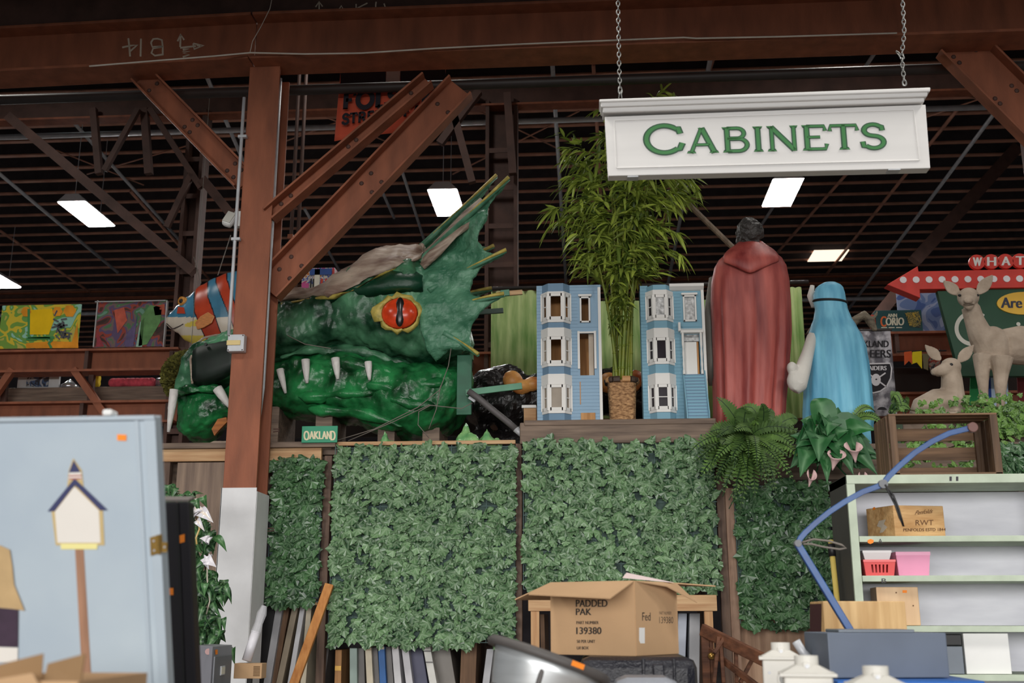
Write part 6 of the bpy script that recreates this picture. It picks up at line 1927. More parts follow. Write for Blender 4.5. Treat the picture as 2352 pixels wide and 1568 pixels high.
for s, q in (('Fed', (1475, 1406, 1494, 1425)), ('PART NUMBER', (1514, 1404, 1542, 1411)), ('139380', (1514, 1416, 1546, 1431))):
    mb = MB(); ptext(mb, on2, s, *q, dup=.0012 if s != 'PART NUMBER' else .0005, lift=.005); mb.build('lettering', INK, t)
mb = MB(); ptext(mb, on2, 'Ex', 1494, 1407, 1506, 1425, .0, lift=.005); mb.build('outline_lettering', mat('pale ink', (124, 90, 60), rough=.8), t)
decal(on2, [(1468, 1441), (1481, 1441), (1481, 1477), (1471, 1477), (1468, 1470)][::-1], .005).build('white_label', WHITE, t)
mb = MB(); lines(mb, [[(1472, 1446), (1472, 1460)], [(1474, 1446), (1474, 1462)]], lambda x, y: on2(x, y, .006), .0012); mb.build('label_print', INK, t)
decal(on2, [(1504, 1358), (1518, 1360), (1518, 1385), (1504, 1383)][::-1], .004).build('tape', clear('tape', (205, 170, 125), .2, .5), t)
decal(on2, [(1503, 1458), (1517, 1458), (1517, 1502), (1503, 1502)][::-1], .004).build('tape', _M['tape'], t)
def flap(pts, nm='flap', sol=.005): MB().poly(pts).build(nm, CARD, t, solid=sol)
TU = n + up_
flap([l + up_, TU, P(1402, 1374, 4.8), P(1214, 1365, 5.02)])
flap([b + up_, l + up_, l + up_ + V((-.17, .04, -.075)), b + up_ + V((-.17, .1, -.07))])
flap([r + up_, b + up_, b + up_ + V((.2, .1, .0)), r + up_ + V((.19, .06, -.012))])
flap([TU, r + up_, r + up_ + V((.09, -.05, -.09)), TU.lerp(r + up_, .55) + V((.04, -.03, -.02))])
tag(MB().prism([TU + V((-.05, .07, .016)), P(1548, 1338, 5.25), P(1500, 1329, 5.3), P(1458, 1320, 5.2), P(1439, 1315, 5.15)], (0, .006, .002)).build('padded_envelope', mat('pale pink envelope', (226, 206, 204), rough=.6, var=.04), bevel=.002), 'pale pink padded envelope sticking out of the cardboard box', 'envelope')
# black hard case under it
x0, x1 = P(1330, 1530, 4.9).x, P(1603, 1530, 4.9).x
t = thing('hard_case', ((x0 + x1) / 2, 5.1, ZCT), 'black plastic hard case under the open cardboard box', 'case')
CASE = mat('black case plastic', (36, 36, 44), rough=.35, var=.1, bump=.3, bscale=90)
MB().box(x0, 4.9, ZCT + .002, x1, 5.5, zb0 - .004).build('shell', CASE, t, bevel=.045)
on = lambda x, y: P(x, y, 4.893)
for q in ((1475, 1512, 1482, 1570), (1546, 1512, 1552, 1570)):
    a = rect(*q, 4.89); MB().box(a[0], 4.885, ZCT + .03, a[1], 4.905, a[3]).build('rib', CASE, t, bevel=.004)
a = rect(1500, 1525, 1526, 1568, 4.88)
o = MB().box(a[0], 4.875, a[2], a[1], 4.905, a[3]).build('latch', CASE, t, bevel=.006)
# clear plastic clamshell
c = P(1482, 1552, 4.2)
t = thing('plastic_cover', V((c.x, 4.2, ZCT)), 'clear plastic dome cover in front of the black hard case', 'cover')
MB().box(c.x - .12, 4.05, ZCT + .002, c.x + .12, 4.35, c.z).build('cover', clear('clear plastic', (200, 205, 215), .12, .45), t, bevel=.05)
mb = MB(); mb.ell((c.x + .02, 4.2, ZCT + .1), (.06, .05, .09), 14, 10); mb.build('contents', mat('bright metal', (220, 220, 216), rough=.25, metal=.6), t, smooth=True)
# big aluminium lamp shade with dark flange
ALU = mat('brushed aluminium', (222, 226, 228), rough=.36, metal=.7, var=.08, scale=6, stretch=(1, 1, 8))
c = P(1262, 1508, 3.7)
t = thing('industrial_lamp', V((c.x, c.y, ZCT)), 'large aluminium industrial lamp shade with a dark flange lying tilted beside the cardboard box', 'lamp shade')
Mx = Matrix.Translation(c) @ Euler((R(-6), R(19), 0)).to_matrix().to_4x4()
MB(Mx).lathe((0, 0, 0), [(.178, -.015), (.172, -.05), (.16, -.1), (.145, -.15), (.12, -.2), (.07, -.23), (0, -.24)], 48).build('bowl', ALU, t, smooth=True, solid=.002)
FLG = mat('dark gasket', (84, 80, 78), rough=.6, var=.12)
MB(Mx).lathe((0, 0, 0), [(.17, -.02), (.205, -.025), (.21, -.008), (.2, .004), (.17, .0), (.17, -.02)], 48, wob=lambda a, i: 1 + .012 * math.sin(9 * a)).build('flange', FLG, t, smooth=True)
MB(Mx).box(-.012, -.172, -.1, .004, -.15, -.045).build('slot', FLG, t, bevel=.004)
MB(Mx).lathe((0, 0, 0), [(.15, -.135), (.158, -.145), (.15, -.2), (.12, -.215)], 40).build('lower_band', FLG, t, smooth=True)
MB(Mx).box(-.09, -.06, -.395, .03, .06, -.2).build('foot', FLG, t)
MB(Mx).obox((.095, -.19, -.006), (.02, .008, 0), (0, .0015, .0), (-.0, .0, .008)).build('price_sticker', ORANGE, t)
# grey sheet metal box, its stand and neighbours
base, up_ = cbox((1893, 4.4), (1840, 4.78), (2163, 4.47), P(1893, 1557, 4.4).z, P(1893, 1453, 4.4).z)
t = thing('metal_box', base[0], 'large plain blue-grey sheet metal box in front of the shelf unit', 'box')
MB().prism(base, up_).build('box', mat('blue grey paint', (98, 108, 124), rough=.5, var=.07, scale=5), t, bevel=.004)
on = onplane(base[0], base[1], base[0] + up_)
mid = sum(base, V((0, 0, 0))) / 4 + up_
MB().box(mid.x - .16, mid.y - .13, mid.z, mid.x + .13, mid.y + .12, mid.z + .012).build('lid_plate', GREYP, t, bevel=.003)
MB().tube([base[3].lerp(base[0], .3) + V((0, 0, .05)), base[3].lerp(base[0], .3) + V((-.035, -.0, .085)), base[3].lerp(base[0], .3) + V((-.06, 0, .13))], .018, 12).build('spout', GALV, t, smooth=True)
zs_ = base[0].z - .003
tag(MB().box(P(1915, 1560, 4.36).x, 4.3, ZCT + .002, P(2250, 1560, 4.36).x, 4.85, zs_).build('blue_crate', mat('bright blue plastic', (34, 96, 176), rough=.4, var=.05), bevel=.006), 'bright blue crate under the blue-grey metal box', 'crate')
base, up_ = cbox((1888, 5.15), (1858, 5.4), (2076, 5.22), ZCT + .002, P(1888, 1380, 5.15).z)
t = thing('wooden_bin', base[0], 'rough pine bin with a dark maroon side behind the blue-grey metal box', 'bin')
MB().prism(base, up_).build('bin', wood('rough pine', (186, 146, 96), (220, 184, 132), 'z', 5), t, bevel=.004)
on2 = onplane(base[0], base[3], base[0] + up_)
decal(on2, [(1860, 1387), (1887, 1386), (1886, 1500), (1860, 1500)][::-1], .003).build('maroon_side', mat('maroon', (70, 30, 38), rough=.6), t)
# white moulded vent housings
def housing(px, ytop, Y, label_, src=None):
    c = P(px, ytop, Y)
    H = c.z - ZCT - .003
    if src is None:
        t = thing('vent_housing', V((c.x, Y, ZCT + .003)), label_, 'vent housing', 'white vent housings')
        B = V((c.x, Y, ZCT + .003))
        Mx = Matrix.Translation(B) @ Euler((0, 0, R(-8))).to_matrix().to_4x4()
        WPL = mat('white moulded plastic', (216, 213, 205), rough=.45, var=.02)
        z3 = H - .033; z2 = z3 - .02
        k = .0675
        MB(Mx).box(-k, -k, 0, k, k, z2 - .006).build('body', WPL, t, bevel=.006)
        MB(Mx).box(-k * 1.18, -k * 1.18, z2 - .006, k * 1.18, k * 1.18, z2 + .004).build('eave', WPL, t, bevel=.003)
        MB(Mx).add([(sx * k * 1.08, sy * k * 1.08, z2 + .004) for sx, sy in ((-1, -1), (1, -1), (1, 1), (-1, 1))] + [(sx * k * .5, sy * k * .5, z3 + .006) for sx, sy in ((-1, -1), (1, -1), (1, 1), (-1, 1))],
                   [(0, 1, 5, 4), (1, 2, 6, 5), (2, 3, 7, 6), (3, 0, 4, 7), (4, 5, 6, 7), (3, 2, 1, 0)]).build('roof', WPL, t, bevel=.004)
        MB(Mx).lathe((0, 0, z2), [(k * .5, 0), (k * .5, H - z2), (k * .42, H - z2), (k * .42, .01)], 24).build('collar', WPL, t, smooth=False)
        MB(Mx).box(-.012, -k * .62, z3 - .012, .012, -k * .45, z3 + .016).build('screw_boss', WPL, t, bevel=.004)
        MB(Mx).tube([(0, -k * .62, z3 + .003), (0, -k * .62 - .005, z3 + .003)], .006, 10).build('screw', GALV, t)
        MB(Mx).lathe((0, 0, 0), [(0, 0), (.03, 0)], 20)
        hx = MB(Mx @ Matrix.Translation((.018, -k - .001, z2 - .07)) @ Euler((R(90), 0, 0)).to_matrix().to_4x4())
        hx.lathe((0, 0, 0), [(.036, 0), (.036, .006), (.03, .006), (.03, .001), (0, .001)], 24).build('round_opening', WPL, t)
        MB(Mx @ Matrix.Translation((.018, -k - .004, z2 - .07)) @ Euler((R(90), 0, 0)).to_matrix().to_4x4()).lathe((0, 0, 0), [(0, 0), (.03, 0)], 24).build('opening_disc', mat('grey recess', (150, 150, 146), rough=.5), t)
        MB(Mx).tube([(-.045, -k, z2 - .05), (-.045, -k - .004, z2 - .05)], .005, 8).build('screw', GALV, t)
        t['h'] = H
        return t
    t = copy_tree(src)
    t.location = (c.x, Y, ZCT + .003)
    t.scale = (1, 1, H / src['h'])
    t['label'] = label_
    return t
h1 = housing(1792, 1475, 4.2, 'white plastic vent housing with a round opening, half hidden behind a nearer one')
h2 = housing(1851, 1505, 3.35, 'white plastic vent housing overlapping the one with the round opening', h1)
h3 = housing(2010, 1529, 3.15, 'white plastic vent housing standing alone below the blue-grey metal box', h1)
for h in (h1, h2, h3): h.pop('h', None) if hasattr(h, 'pop') else None

# blue spring-arm lamp rising behind the metal box
BLU = mat('worn blue paint', (4, 54, 114), col2=(26, 86, 150), rough=.4, scale=9)
YL = 4.95
DARKJ = mat('dull joint', (120, 122, 126), rough=.6, var=.2)
t = thing('desk_lamp', V((P(1945, 1440, YL).x, YL, ZCT)), 'bent blue three-jointed lamp arm rising behind the blue-grey metal box', 'lamp')
q = lambda x, y: P(x, y, YL)
p, e = q(1832, 1250), q(1948, 1440)
f = p + (e - p) * ((p.z - ZCT - .02) / (p.z - e.z))
MB().bar(p, f, .03, .034, (0, 1, 0)).build('lower_arm', BLU, t, bevel=.003)
MB().box(f.x - .08, YL - .06, ZCT + .002, f.x + .08, YL + .06, ZCT + .03).build('base', BLU, t, bevel=.006)
def strap(pts, w=.024, d=.02, nm='arm'):
    mb = MB()
    P_ = [q(*a) for a in pts]
    rows = []
    for i, c in enumerate(P_):
        tt = (P_[min(i + 1, len(P_) - 1)] - P_[max(i - 1, 0)]).normalized()
        s = tt.cross(V((0, 1, 0))).normalized()
        rows.append([c + s * (w / 2) + V((0, d / 2, 0)), c - s * (w / 2) + V((0, d / 2, 0)), c - s * (w / 2) - V((0, d / 2, 0)), c + s * (w / 2) - V((0, d / 2, 0))])
    mb.grid(rows, close=True).poly(rows[0][::-1]).poly(rows[-1])
    mb.build(nm, BLU, t, bevel=.002)
strap([(1832, 1250), (1838, 1236), (1850, 1222), (1875, 1199), (1905, 1175), (1940, 1152), (1980, 1130), (2027, 1113)], nm='middle_arm')
strap([(2027, 1113), (2040, 1095), (2065, 1070), (2100, 1040), (2140, 1014), (2180, 995), (2228, 983)], nm='upper_arm')
for x, y, r_, m, nm in ((1832, 1248, .016, DARKJ, 'joint'), (2027, 1112, .02, DARKJ, 'joint'), (2232, 982, .022, mat('brown disc', (110, 72, 64), rough=.5), 'end_disc')):
    c = q(x, y); MB().tube([c - V((0, .02, 0)), c + V((0, .016, 0))], r_, 16).build(nm, m, t, bevel=.002)
MB().tube([q(2030, 1114) + V((0, -.02, 0)), q(2048, 1140) + V((0, -.03, 0)), q(2060, 1170) + V((0, -.03, 0)), q(2071, 1210) + V((0, -.03, 0)), q(2062, 1190) + V((0, -.03, 0)), q(2052, 1160) + V((0, -.03, 0)), q(2033, 1120) + V((0, -.02, 0))], .0045, 6).build('cord', BLACK, t, smooth=True)
MB().tube([q(x, y) + V((0, -.03, 0)) for x, y in [(1840, 1246), (1865, 1239), (1900, 1243), (1930, 1252), (1940, 1259), (1925, 1262), (1890, 1257), (1860, 1250), (1842, 1250)]], .0045, 6).build('cord', CORDM, t, smooth=True)
# yellow handled tool leaning on the shelf side
p, e = P(1908, 1240, 7.3), P(1923, 1380, 7.25)
f = p + (e - p) * (p.z / (p.z - e.z))
t = thing('hand_tool', V((f.x, f.y, 0)), 'yellow tool handle with a black band leaning beside the dark shelf side', 'tool')
MB().tube([p, f], .018, 10).build('handle', mat('yellow wood', (200, 176, 92), rough=.5, var=.15), t, smooth=True)
MB().tube([p.lerp(f, .012), p.lerp(f, .05)], .024, 10).build('grip', BLACK, t, smooth=True)
# brown slatted wooden gate piece
BW = wood('brown stained wood', (76, 44, 28), (122, 76, 50), 'x', 5)
YG = 6.6
t = thing('wooden_rail', V((P(1680, 1500, YG).x, YG, 0)), 'brown stained wooden bed rail with slanting bars behind the white vent housings', 'furniture')
g_ = lambda x, y, d=0: P(x, y, YG + d)
MB().bar(g_(1612, 1445), g_(1765, 1520, -.3), .03, .07, (0, 0, 1)).build('top_rail', BW, t, bevel=.006)
MB().bar(g_(1630, 1492), g_(1760, 1592, -.3), .025, .035, (0, 0, 1)).build('lower_rail', BW, t, bevel=.004)
for x, y, w in ((1620, 1452, .05), (1632, 1460, .03)):
    a = g_(x, y); MB().box(a.x - w / 2, YG - .01, 0, a.x + w / 2, YG + .03, a.z).build('post', BW, t, bevel=.004)
for a, b in (((1650, 1462), (1640, 1568)), ((1664, 1462), (1640, 1500)), ((1690, 1480), (1692, 1568)), ((1735, 1500), (1700, 1568)), ((1655, 1480), (1662, 1568))):
    MB().bar(g_(*a, -.1), g_(*b, -.12), .02, .035, (0, 1, 0)).build('cross_bar', BW, t, bevel=.003)
c = g_(1634, 1506, -.04)
MB().ell(c, .02, 12, 8).build('brass_knob', mat('brass', (190, 150, 80), rough=.3, metal=.8), t, smooth=True)

# ================================================================ hanging CABINETS sign
SGN = mat('sign white paint', (226, 224, 222), rough=.45, var=.03, scale=5, stretch=(.3, 1, 3))
ZZ0 = P(1767, 395, 5.5)
tl = math.tan(R(6))
pl0 = V((0, 5.5, ZZ0.z)); pl1 = V((1, 5.5, ZZ0.z)); pl2 = V((0, 5.5 - tl, ZZ0.z + 1))
son = onplane(pl0, pl1, pl2)
t = thing('hanging_sign', V((ZZ0.x, 5.55, ZZ0.z)), 'white wooden sign lettered CABINETS in green hanging on two chains', 'sign')
bd = [son(1397, 404, 0), son(2137, 386, 0), son(2126, 240, 0), son(1389, 268, 0)]
bkv = V((0, .07, .0))
MB().prism(bd, bkv).build('board', SGN, t, bevel=.003)
for (a, b, c, d), o, dp in ((((1384, 262), (2121, 238), (2121, 228), (1384, 250)), .02, .1), (((1380, 252), (2126, 228), (2127, 217), (1379, 241)), .035, .12), (((1377, 243), (2131, 219), (2132, 209), (1376, 236)), .045, .13)):
    MB().prism([son(*a, 0) + V((0, -o, 0)), son(*b, 0) + V((0, -o, 0)), son(*c, 0) + V((0, -o, 0)), son(*d, 0) + V((0, -o, 0))], (0, dp, 0)).build('cornice', SGN, t, bevel=.006)
gr = [(1411, 277), (2098, 252), (2112, 368), (1416, 386)]
GRV = mat('sign groove', (196, 194, 190), rough=.6)
for i in range(4):
    a, b = son(*gr[i], .001), son(*gr[(i + 1) % 4], .001)
    MB().bar(a, b, .006, .007, (0, 1, 0)).build('panel_moulding', SGN, t, bevel=.002)
o = son(1481, 354.5, .004); ux = son(2036, 341, .004) - o; uz = son(1478, 297, .004) - o
mb = MB(); serif_text(mb, 'CABINETS', o, ux, uz, w=.09, gap=.11, first=1.17, serif=.05); mb.build('letter_edge', mat('dark sign green', (20, 74, 44), rough=.45), t)
mb = MB(); serif_text(mb, 'CABINETS', o, ux, uz, w=.052, gap=.11, lift=.0012, first=1.17, serif=.025); mb.build('letter_face', mat('sign letter green', (46, 122, 56), rough=.45, var=.06), t)
for x0_, x1_, y in ((1441, 1466, 404), (2040, 2068, 388)):
    a = son(x0_, y, 0); b = son(x1_, y, 0)
    MB().box(a.x, a.y - .004, a.z - .008, b.x, a.y + .05, a.z - .001).build('metal_bracket', GALV, t)
CHN = mat('chain steel', (150, 150, 148), rough=.35, metal=.8, var=.1)
def chain(pts, label_, split):
    t = thing('hanging_chain', pts[0], label_, 'chain')
    mb = MB()
    def run_(pl):
        tot = sum((b - a).length for a, b in zip(pl, pl[1:])); st = .026; n = int(tot / st)
        for k in range(n):
            s = st * k; i = 0
            while i < len(pl) - 2 and s > (pl[i + 1] - pl[i]).length: s -= (pl[i + 1] - pl[i]).length; i += 1
            d = (pl[i + 1] - pl[i]).normalized()
            c = pl[i] + d * s
            u = d.cross(V((0, 1, 0))).normalized(); w = V((0, 1, 0))
            if k % 2: u = w
            lp = [c + d * (.018 * math.cos(a)) + u * (.0095 * math.sin(a)) for a in [2 * math.pi * j / 10 for j in range(11)]]
            mb.tube(lp, .0028, 5, cap=False)
    run_(pts)
    for a in split: run_(a)
    mb.build('links', CHN, t, smooth=True)
    top = pts[-1]
    MB().tube([top, V((top.x, top.y, 10.2))], .005, 5).build('top_wire', GALV, t)
yc = 5.5 - .02
chain([P(1424, 205, yc), P(1422, 150, yc), P(1421, 90, yc), P(1419, -20, yc)], 'galvanised chain holding the CABINETS sign over its letter C', [[P(1424, 208, yc), P(1420, 233, yc)], [P(1425, 208, yc), P(1430, 232, yc)]])
chain([P(2077, 190, yc), P(2071, 130, yc), P(2077, 75, yc), P(2072, -20, yc)], 'galvanised chain with a loose tail holding the CABINETS sign over its letter S', [[P(2077, 190, yc), P(2074, 209, yc)], [P(2078, 190, yc), P(2083, 208, yc)], [P(2071, 130, yc), P(2053, 112, yc)]])

# ================================================================ left foreground
PALE = mat('pale blue mural', (160, 174, 188), col2=(182, 194, 202), rough=.55, scale=2.2)
TRm, TLm, BRm = P(357, 957, 2.62), P(-40, 963, 2.6), P(388, 1600, 2.8)
don = onplane(TRm, TLm, BRm)
dn = (TLm - TRm).cross(BRm - TRm).normalized()
if dn.y < 0: dn = -dn
def tofloor(a, b): return a + (b - a) * (a.z / (a.z - b.z))
BR0 = tofloor(TRm, BRm); BL0 = BR0 + (TLm - TRm) * 1.0; BL0.z = 0
t = thing('painted_door', V((BR0.x - .2, BR0.y, 0)), 'pale blue door panel painted with a white birdhouse on a pole', 'door')
SL = dn * .045
MB().prism([TLm, TRm, BR0, BL0], SL).build('panel', PALE, t, bevel=.003)
STL = mat('pale door stile', (172, 184, 194), rough=.5, var=.04)
def px_strip(xt0, xt1, xb0, xb1, nm, lift, m):
    a, b, c, d = don(xt0, 960, lift), don(xt1, 960, lift), don(xb1, 1600, lift), don(xb0, 1600, lift)
    MB().prism([a, b, c, d], dn * lift * .9).build(nm, m, t, bevel=.0015)
px_strip(330, 356, 366, 387, 'edge_stile', .006, STL); px_strip(307, 318, 342, 352, 'moulding_bead', .004, STL)
a, b = don(-40, 964, .004), don(356, 958, .004)
MB().bar(a, b, .01, .012, dn).build('top_edge', STL, t)
lay = lambda pts, nm, m, lift=.002: MB().prism([don(x, y, lift) for x, y in pts], dn * .0005).build(nm, m, t)
TANP, NAVY, CRM = mat('mural tan', (196, 172, 120), rough=.6, var=.08), mat('mural navy', (50, 54, 96), rough=.6, var=.08), mat('mural cream', (226, 220, 212), rough=.6, var=.03)
lay([(172, 1258), (192, 1258), (212, 1600), (191, 1600)], 'painted_pole', mat('mural brown', (160, 118, 92), rough=.6, var=.15, scale=12, stretch=(6, 1, .5)), .0015)
lay([(118, 1172), (171, 1110), (236, 1170), (240, 1252), (128, 1252)], 'painted_outline', TANP, .002)
lay([(154, 1120), (158, 1080), (168, 1052), (188, 1080), (192, 1120)], 'painted_outline', TANP, .002)
lay([(126, 1175), (171, 1117), (227, 1172), (231, 1246), (132, 1246)], 'painted_house', CRM, .003)
lay([(109, 1174), (171, 1098), (247, 1171), (230, 1172), (172, 1113), (125, 1174)], 'painted_roof', NAVY, .0035)
lay([(159, 1085), (186, 1084), (188, 1102), (171, 1098), (157, 1103)], 'painted_steeple', CRM, .003)
for y in (1091, 1098): lay([(158, y), (187, y - 1), (187, y + 2), (158, y + 3)], 'red_stripe', mat('mural red', (170, 90, 84), rough=.6), .0037)
lay([(169, 1057), (185, 1084), (158, 1085)], 'painted_spire', NAVY, .0037)
lay([(139, 1248), (224, 1248), (223, 1261), (140, 1261)], 'yellow_base', mat('mural yellow', (232, 222, 150), rough=.6), .003)
lay([(-40, 1248), (0, 1252), (22, 1262), (28, 1300), (32, 1342), (56, 1402), (30, 1398), (-40, 1392)], 'painted_thatch', mat('mural straw', (186, 156, 112), rough=.7, var=.12, scale=14), .006)
lay([(-40, 1392), (42, 1400), (41, 1486), (-40, 1484)], 'painted_wall', mat('mural plum', (58, 40, 58), rough=.7, var=.25, scale=14), .004)
lay([(-40, 1484), (41, 1487), (40, 1520), (-40, 1520)], 'painted_base', CRM, .004)
lay([(269, 997), (290, 998), (290, 1012), (269, 1011)], 'price_sticker', ORANGE, .003)
BRS = mat('aged brass', (150, 120, 62), rough=.4, metal=.7, var=.25, scale=20)
hg = MB().prism([don(x, y, .012) for x, y in ((344, 1234), (371, 1226), (372, 1245), (384, 1246), (383, 1268), (372, 1268), (346, 1276))], dn * .004).build('hinge', BRS, t)
MB().tube([don(364, 1228, .015), don(366, 1272, .015)], .004, 8).build('hinge_pin', BRS, hg)
for x, y in ((353, 1242), (354, 1264), (378, 1256)): MB().ell(don(x, y, .014), .003, 8, 5).build('screw', GALV, hg)
c = don(243, 957, .02)
tag(MB().box(c.x - .012, c.y, c.z - .004 + .008, c.x + .014, c.y + .04, c.z + .02).build('plastic_cap', WHITE, bevel=.006), 'small white plastic cap on top of the pale blue door', 'cap')  # plastic cap on the door's top edge
# black door behind it
A, B = P(345, 1152, 3.3), P(433, 1152, 3.3)
C0, C1 = P(440, 1600, 3.45), P(452, 1600, 3.45)
fB = tofloor(B, C1); fA = fB + (A - B)
t = thing('black_door', V((fB.x, fB.y, 0)), 'black door slab with orange stickers behind the pale blue painted door', 'door')
MB().prism([A, B, fB, fA], (0, .05, 0)).build('slab', mat('black door paint', (30, 26, 32), rough=.4, var=.15), t, bevel=.004)
MB().prism([A + V((0, -.004, .0)), B + V((0, -.004, 0)), B + V((0, .052, .016)), A + V((0, .052, .016))], (0, 0, .006)).build('top_edge', mat('grey edge', (120, 112, 108), rough=.7), t)
bon = onplane(A, B, fB)
for q in ([(410, 1230), (424, 1226), (424, 1244), (410, 1248)], [(374, 1350), (398, 1350), (398, 1366), (374, 1366)]):
    MB().prism([bon(x, y, .004) for x, y in q], (0, .001, 0)).build('price_sticker', ORANGE, t)
a, b = bon(407, 1155, .002), bon(424, 1600, .002)
MB().bar(a, b, .008, .006, (0, 1, 0)).build('bead', BLACK, t)
# open cardboard box at the foot of the painted door
zc0 = 0.0
Yc = 2.05
c = P(100, 1568, Yc)
t = thing('cardboard_box', V((c.x, Yc, 0)), 'open plain cardboard box with raised flaps in front of the pale blue door', 'box')
x0, x1 = P(-60, 1560, Yc).x, P(190, 1560, Yc).x
zt_ = P(100, 1562, Yc).z
mb = MB()
for a in (((x0, Yc - .02), (x1, Yc - .02)), ((x1, Yc - .02), (x1, Yc + .3)), ((x1, Yc + .3), (x0, Yc + .3)), ((x0, Yc + .3), (x0, Yc - .02))):
    (ax, ay), (bx_, by_) = a
    mb.add([(ax, ay, 0), (bx_, by_, 0), (bx_, by_, zt_), (ax, ay, zt_)], [(0, 1, 2, 3)])
mb.build('carton', CARD, t, solid=.004)
BRC = mat('brown cardboard', (150, 118, 82), rough=.85, var=.1)
for pts in ([(-60, 1540), (100, 1500), (96, 1568), (-60, 1590)], [(100, 1568), (110, 1525), (196, 1502), (186, 1568)]):
    MB().poly([P(x, y, Yc + .0 + .03 * (i in (1, 2))) for i, (x, y) in enumerate(pts)][::-1]).build('flap', BRC, t, solid=.004)
MB().poly([P(x, y, Yc - .03) for x, y in [(-60, 1568), (75, 1545), (92, 1575), (-60, 1600)]][::-1]).build('flap', CARD, t, solid=.004)

# grey filing cabinet, tube, small carton at the column's foot
base, up_ = cbox((497, 7.3), (452, 7.55), (541, 7.75), .0, P(497, 1484, 7.3).z)
t = thing('filing_cabinet', V((base[0].x, 7.5, 0)), 'grey steel filing cabinet in front of the white column base', 'cabinet')
MB().prism(base, up_).build('body', mat('filing grey', (138, 138, 146), rough=.45, var=.05), t, bevel=.004)
on, on2 = onplane(base[0], base[1], base[0] + up_), onplane(base[0], base[3], base[0] + up_)
for k in range(4):
    z0_, z1_ = up_.z * (.03 + .235 * k), up_.z * (.25 + .235 * k)
    a, b = base[0].lerp(base[1], .06), base[0].lerp(base[1], .94)
    nrm = V(((b - a).y, -(b - a).x, 0)).normalized()
    o = MB().prism([a + V((0, 0, z0_)) + nrm * .001, b + V((0, 0, z0_)) + nrm * .001, b + V((0, 0, z1_)) + nrm * .001, a + V((0, 0, z1_)) + nrm * .001], nrm * .012).build('drawer', mat('drawer grey', (108, 110, 116), rough=.45, var=.05), t, bevel=.003)
    m_ = a.lerp(b, .45) + V((0, 0, (z0_ + z1_) / 2 + .06)) + nrm * .014
    MB().obox(m_, (b - a).normalized() * .045, nrm * .006, V((0, 0, .03))).build('label_holder', GALV, o, bevel=.002)
    MB().obox(m_ + nrm * .007, (b - a).normalized() * .038, nrm * .001, V((0, 0, .022))).build('paper_label', mat('paper cream', (220, 214, 196), rough=.8), o)
c = on2(478, 1496, .004)
MB().tube([c, c + (CAM - c).normalized() * .012], .02, 16).build('lock', mat('dull lock', (150, 120, 118), rough=.5, metal=.4), t)
MB().prism([on(x, y, .016) for x, y in ((494, 1492), (500, 1491), (500, 1502), (495, 1503))], (0, .001, 0)).build('price_sticker', ORANGE, t)
x0, x1, z0, z1 = rect(537, 1523, 601, 1558, 8.0)
t = thing('carton', ((x0 + x1) / 2, 8.05, z0), 'small flat cardboard carton at the foot of the white column base', 'box')
MB().box(x0, 8.0, z0, x1, 8.12, z1).build('carton', CARD, t, bevel=.003)
a = rect(582, 1528, 597, 1552, 7.999)
mb = MB()
for k in range(7): mb.box(a[0], 7.998, a[2] + (a[3] - a[2]) * k / 7, a[1], 7.9995, a[2] + (a[3] - a[2]) * (k + .6) / 7)
mb.build('printed_panel', mat('carton print', (120, 92, 62), rough=.8), t)
cc = (x0 + x1) / 2
t = thing('stand', (cc, 8.06, 0), 'thin black stand under the small flat carton', 'stand')
MB().box(cc - .015, 8.04, .02, cc + .015, 8.08, z0 - .002).build('pole', BLACK, t)
MB().box(cc - .15, 7.95, 0, cc + .15, 8.2, .02).build('base', BLACK, t)
t = thing('wrapped_tube', V((cc, 8.06, z1)), 'clear plastic wrapped white roll standing on the small carton by the white column base', 'roll')
p, f = P(588, 1450, 8.1), P(566, 1521, 8.06)
f.z = z1 + .004 + .012
MB().tube([p, f], .034, 14).build('roll', mat('white roll', (216, 214, 220), rough=.35, var=.05), t, smooth=True)
d = (p - f).normalized()
MB().tube([p - d * .01, p + d * .06, p + d * .13, p + d * .19], [.036, .03, .036, .02], 9).build('plastic_end', clear('crinkled wrap', (230, 230, 235), .1, .35), t)

# artificial fig garland with plastic flowers
FIG = leafmat('fig leaves', (14, 46, 26), (64, 110, 62), (110, 150, 100), .35)
gg = random.Random(9)
Yg = 8.3
t = thing('fig_tree', V((P(470, 1500, Yg).x, Yg, 0)), 'artificial fig tree with drooping dark leaves beside the white column base', 'plant')
mb = MB(); st = MB()
trunk = [V((P(470, 1500, Yg).x, Yg, 0)), P(478, 1560, Yg), P(482, 1400, Yg), P(470, 1250, Yg), P(440, 1150, Yg)]
st.tube(trunk, [.03, .025, .02, .015, .006], 8)
spots = [(395, 1135, 12, 16), (418, 1140, 8, 10), (455, 1145, 10, 7), (478, 1215, 14, 12), (466, 1195, 12, 9), (488, 1240, 8, 8), (455, 1255, 14, 10), (500, 1350, 20, 40), (470, 1350, 16, 40), (465, 1410, 18, 46), (490, 1440, 20, 46), (460, 1310, 14, 14), (510, 1340, 8, 6), (470, 1460, 14, 22), (535, 1485, 4, 3)]
for x, y, sp, n in spots:
    for _ in range(n):
        o = P(x + gg.gauss(0, sp * .7), y + gg.gauss(0, sp * .8), Yg + gg.gauss(0, .08))
        tip = o + V((gg.gauss(0, .05), gg.gauss(-.03, .04), -gg.uniform(.07, .13)))
        blade(mb, o, tip, gg.uniform(.024, .036), min(1, max(0, gg.gauss(.45, .3))), .02, (gg.gauss(0, .5), -1, .3))
st.tube([P(440, 1150, Yg), P(410, 1135, Yg), P(392, 1128, Yg)], .006, 6)
st.build('trunk', OLDWOODZ, t, smooth=True)
mb.build('foliage', FIG, t, smooth=True)
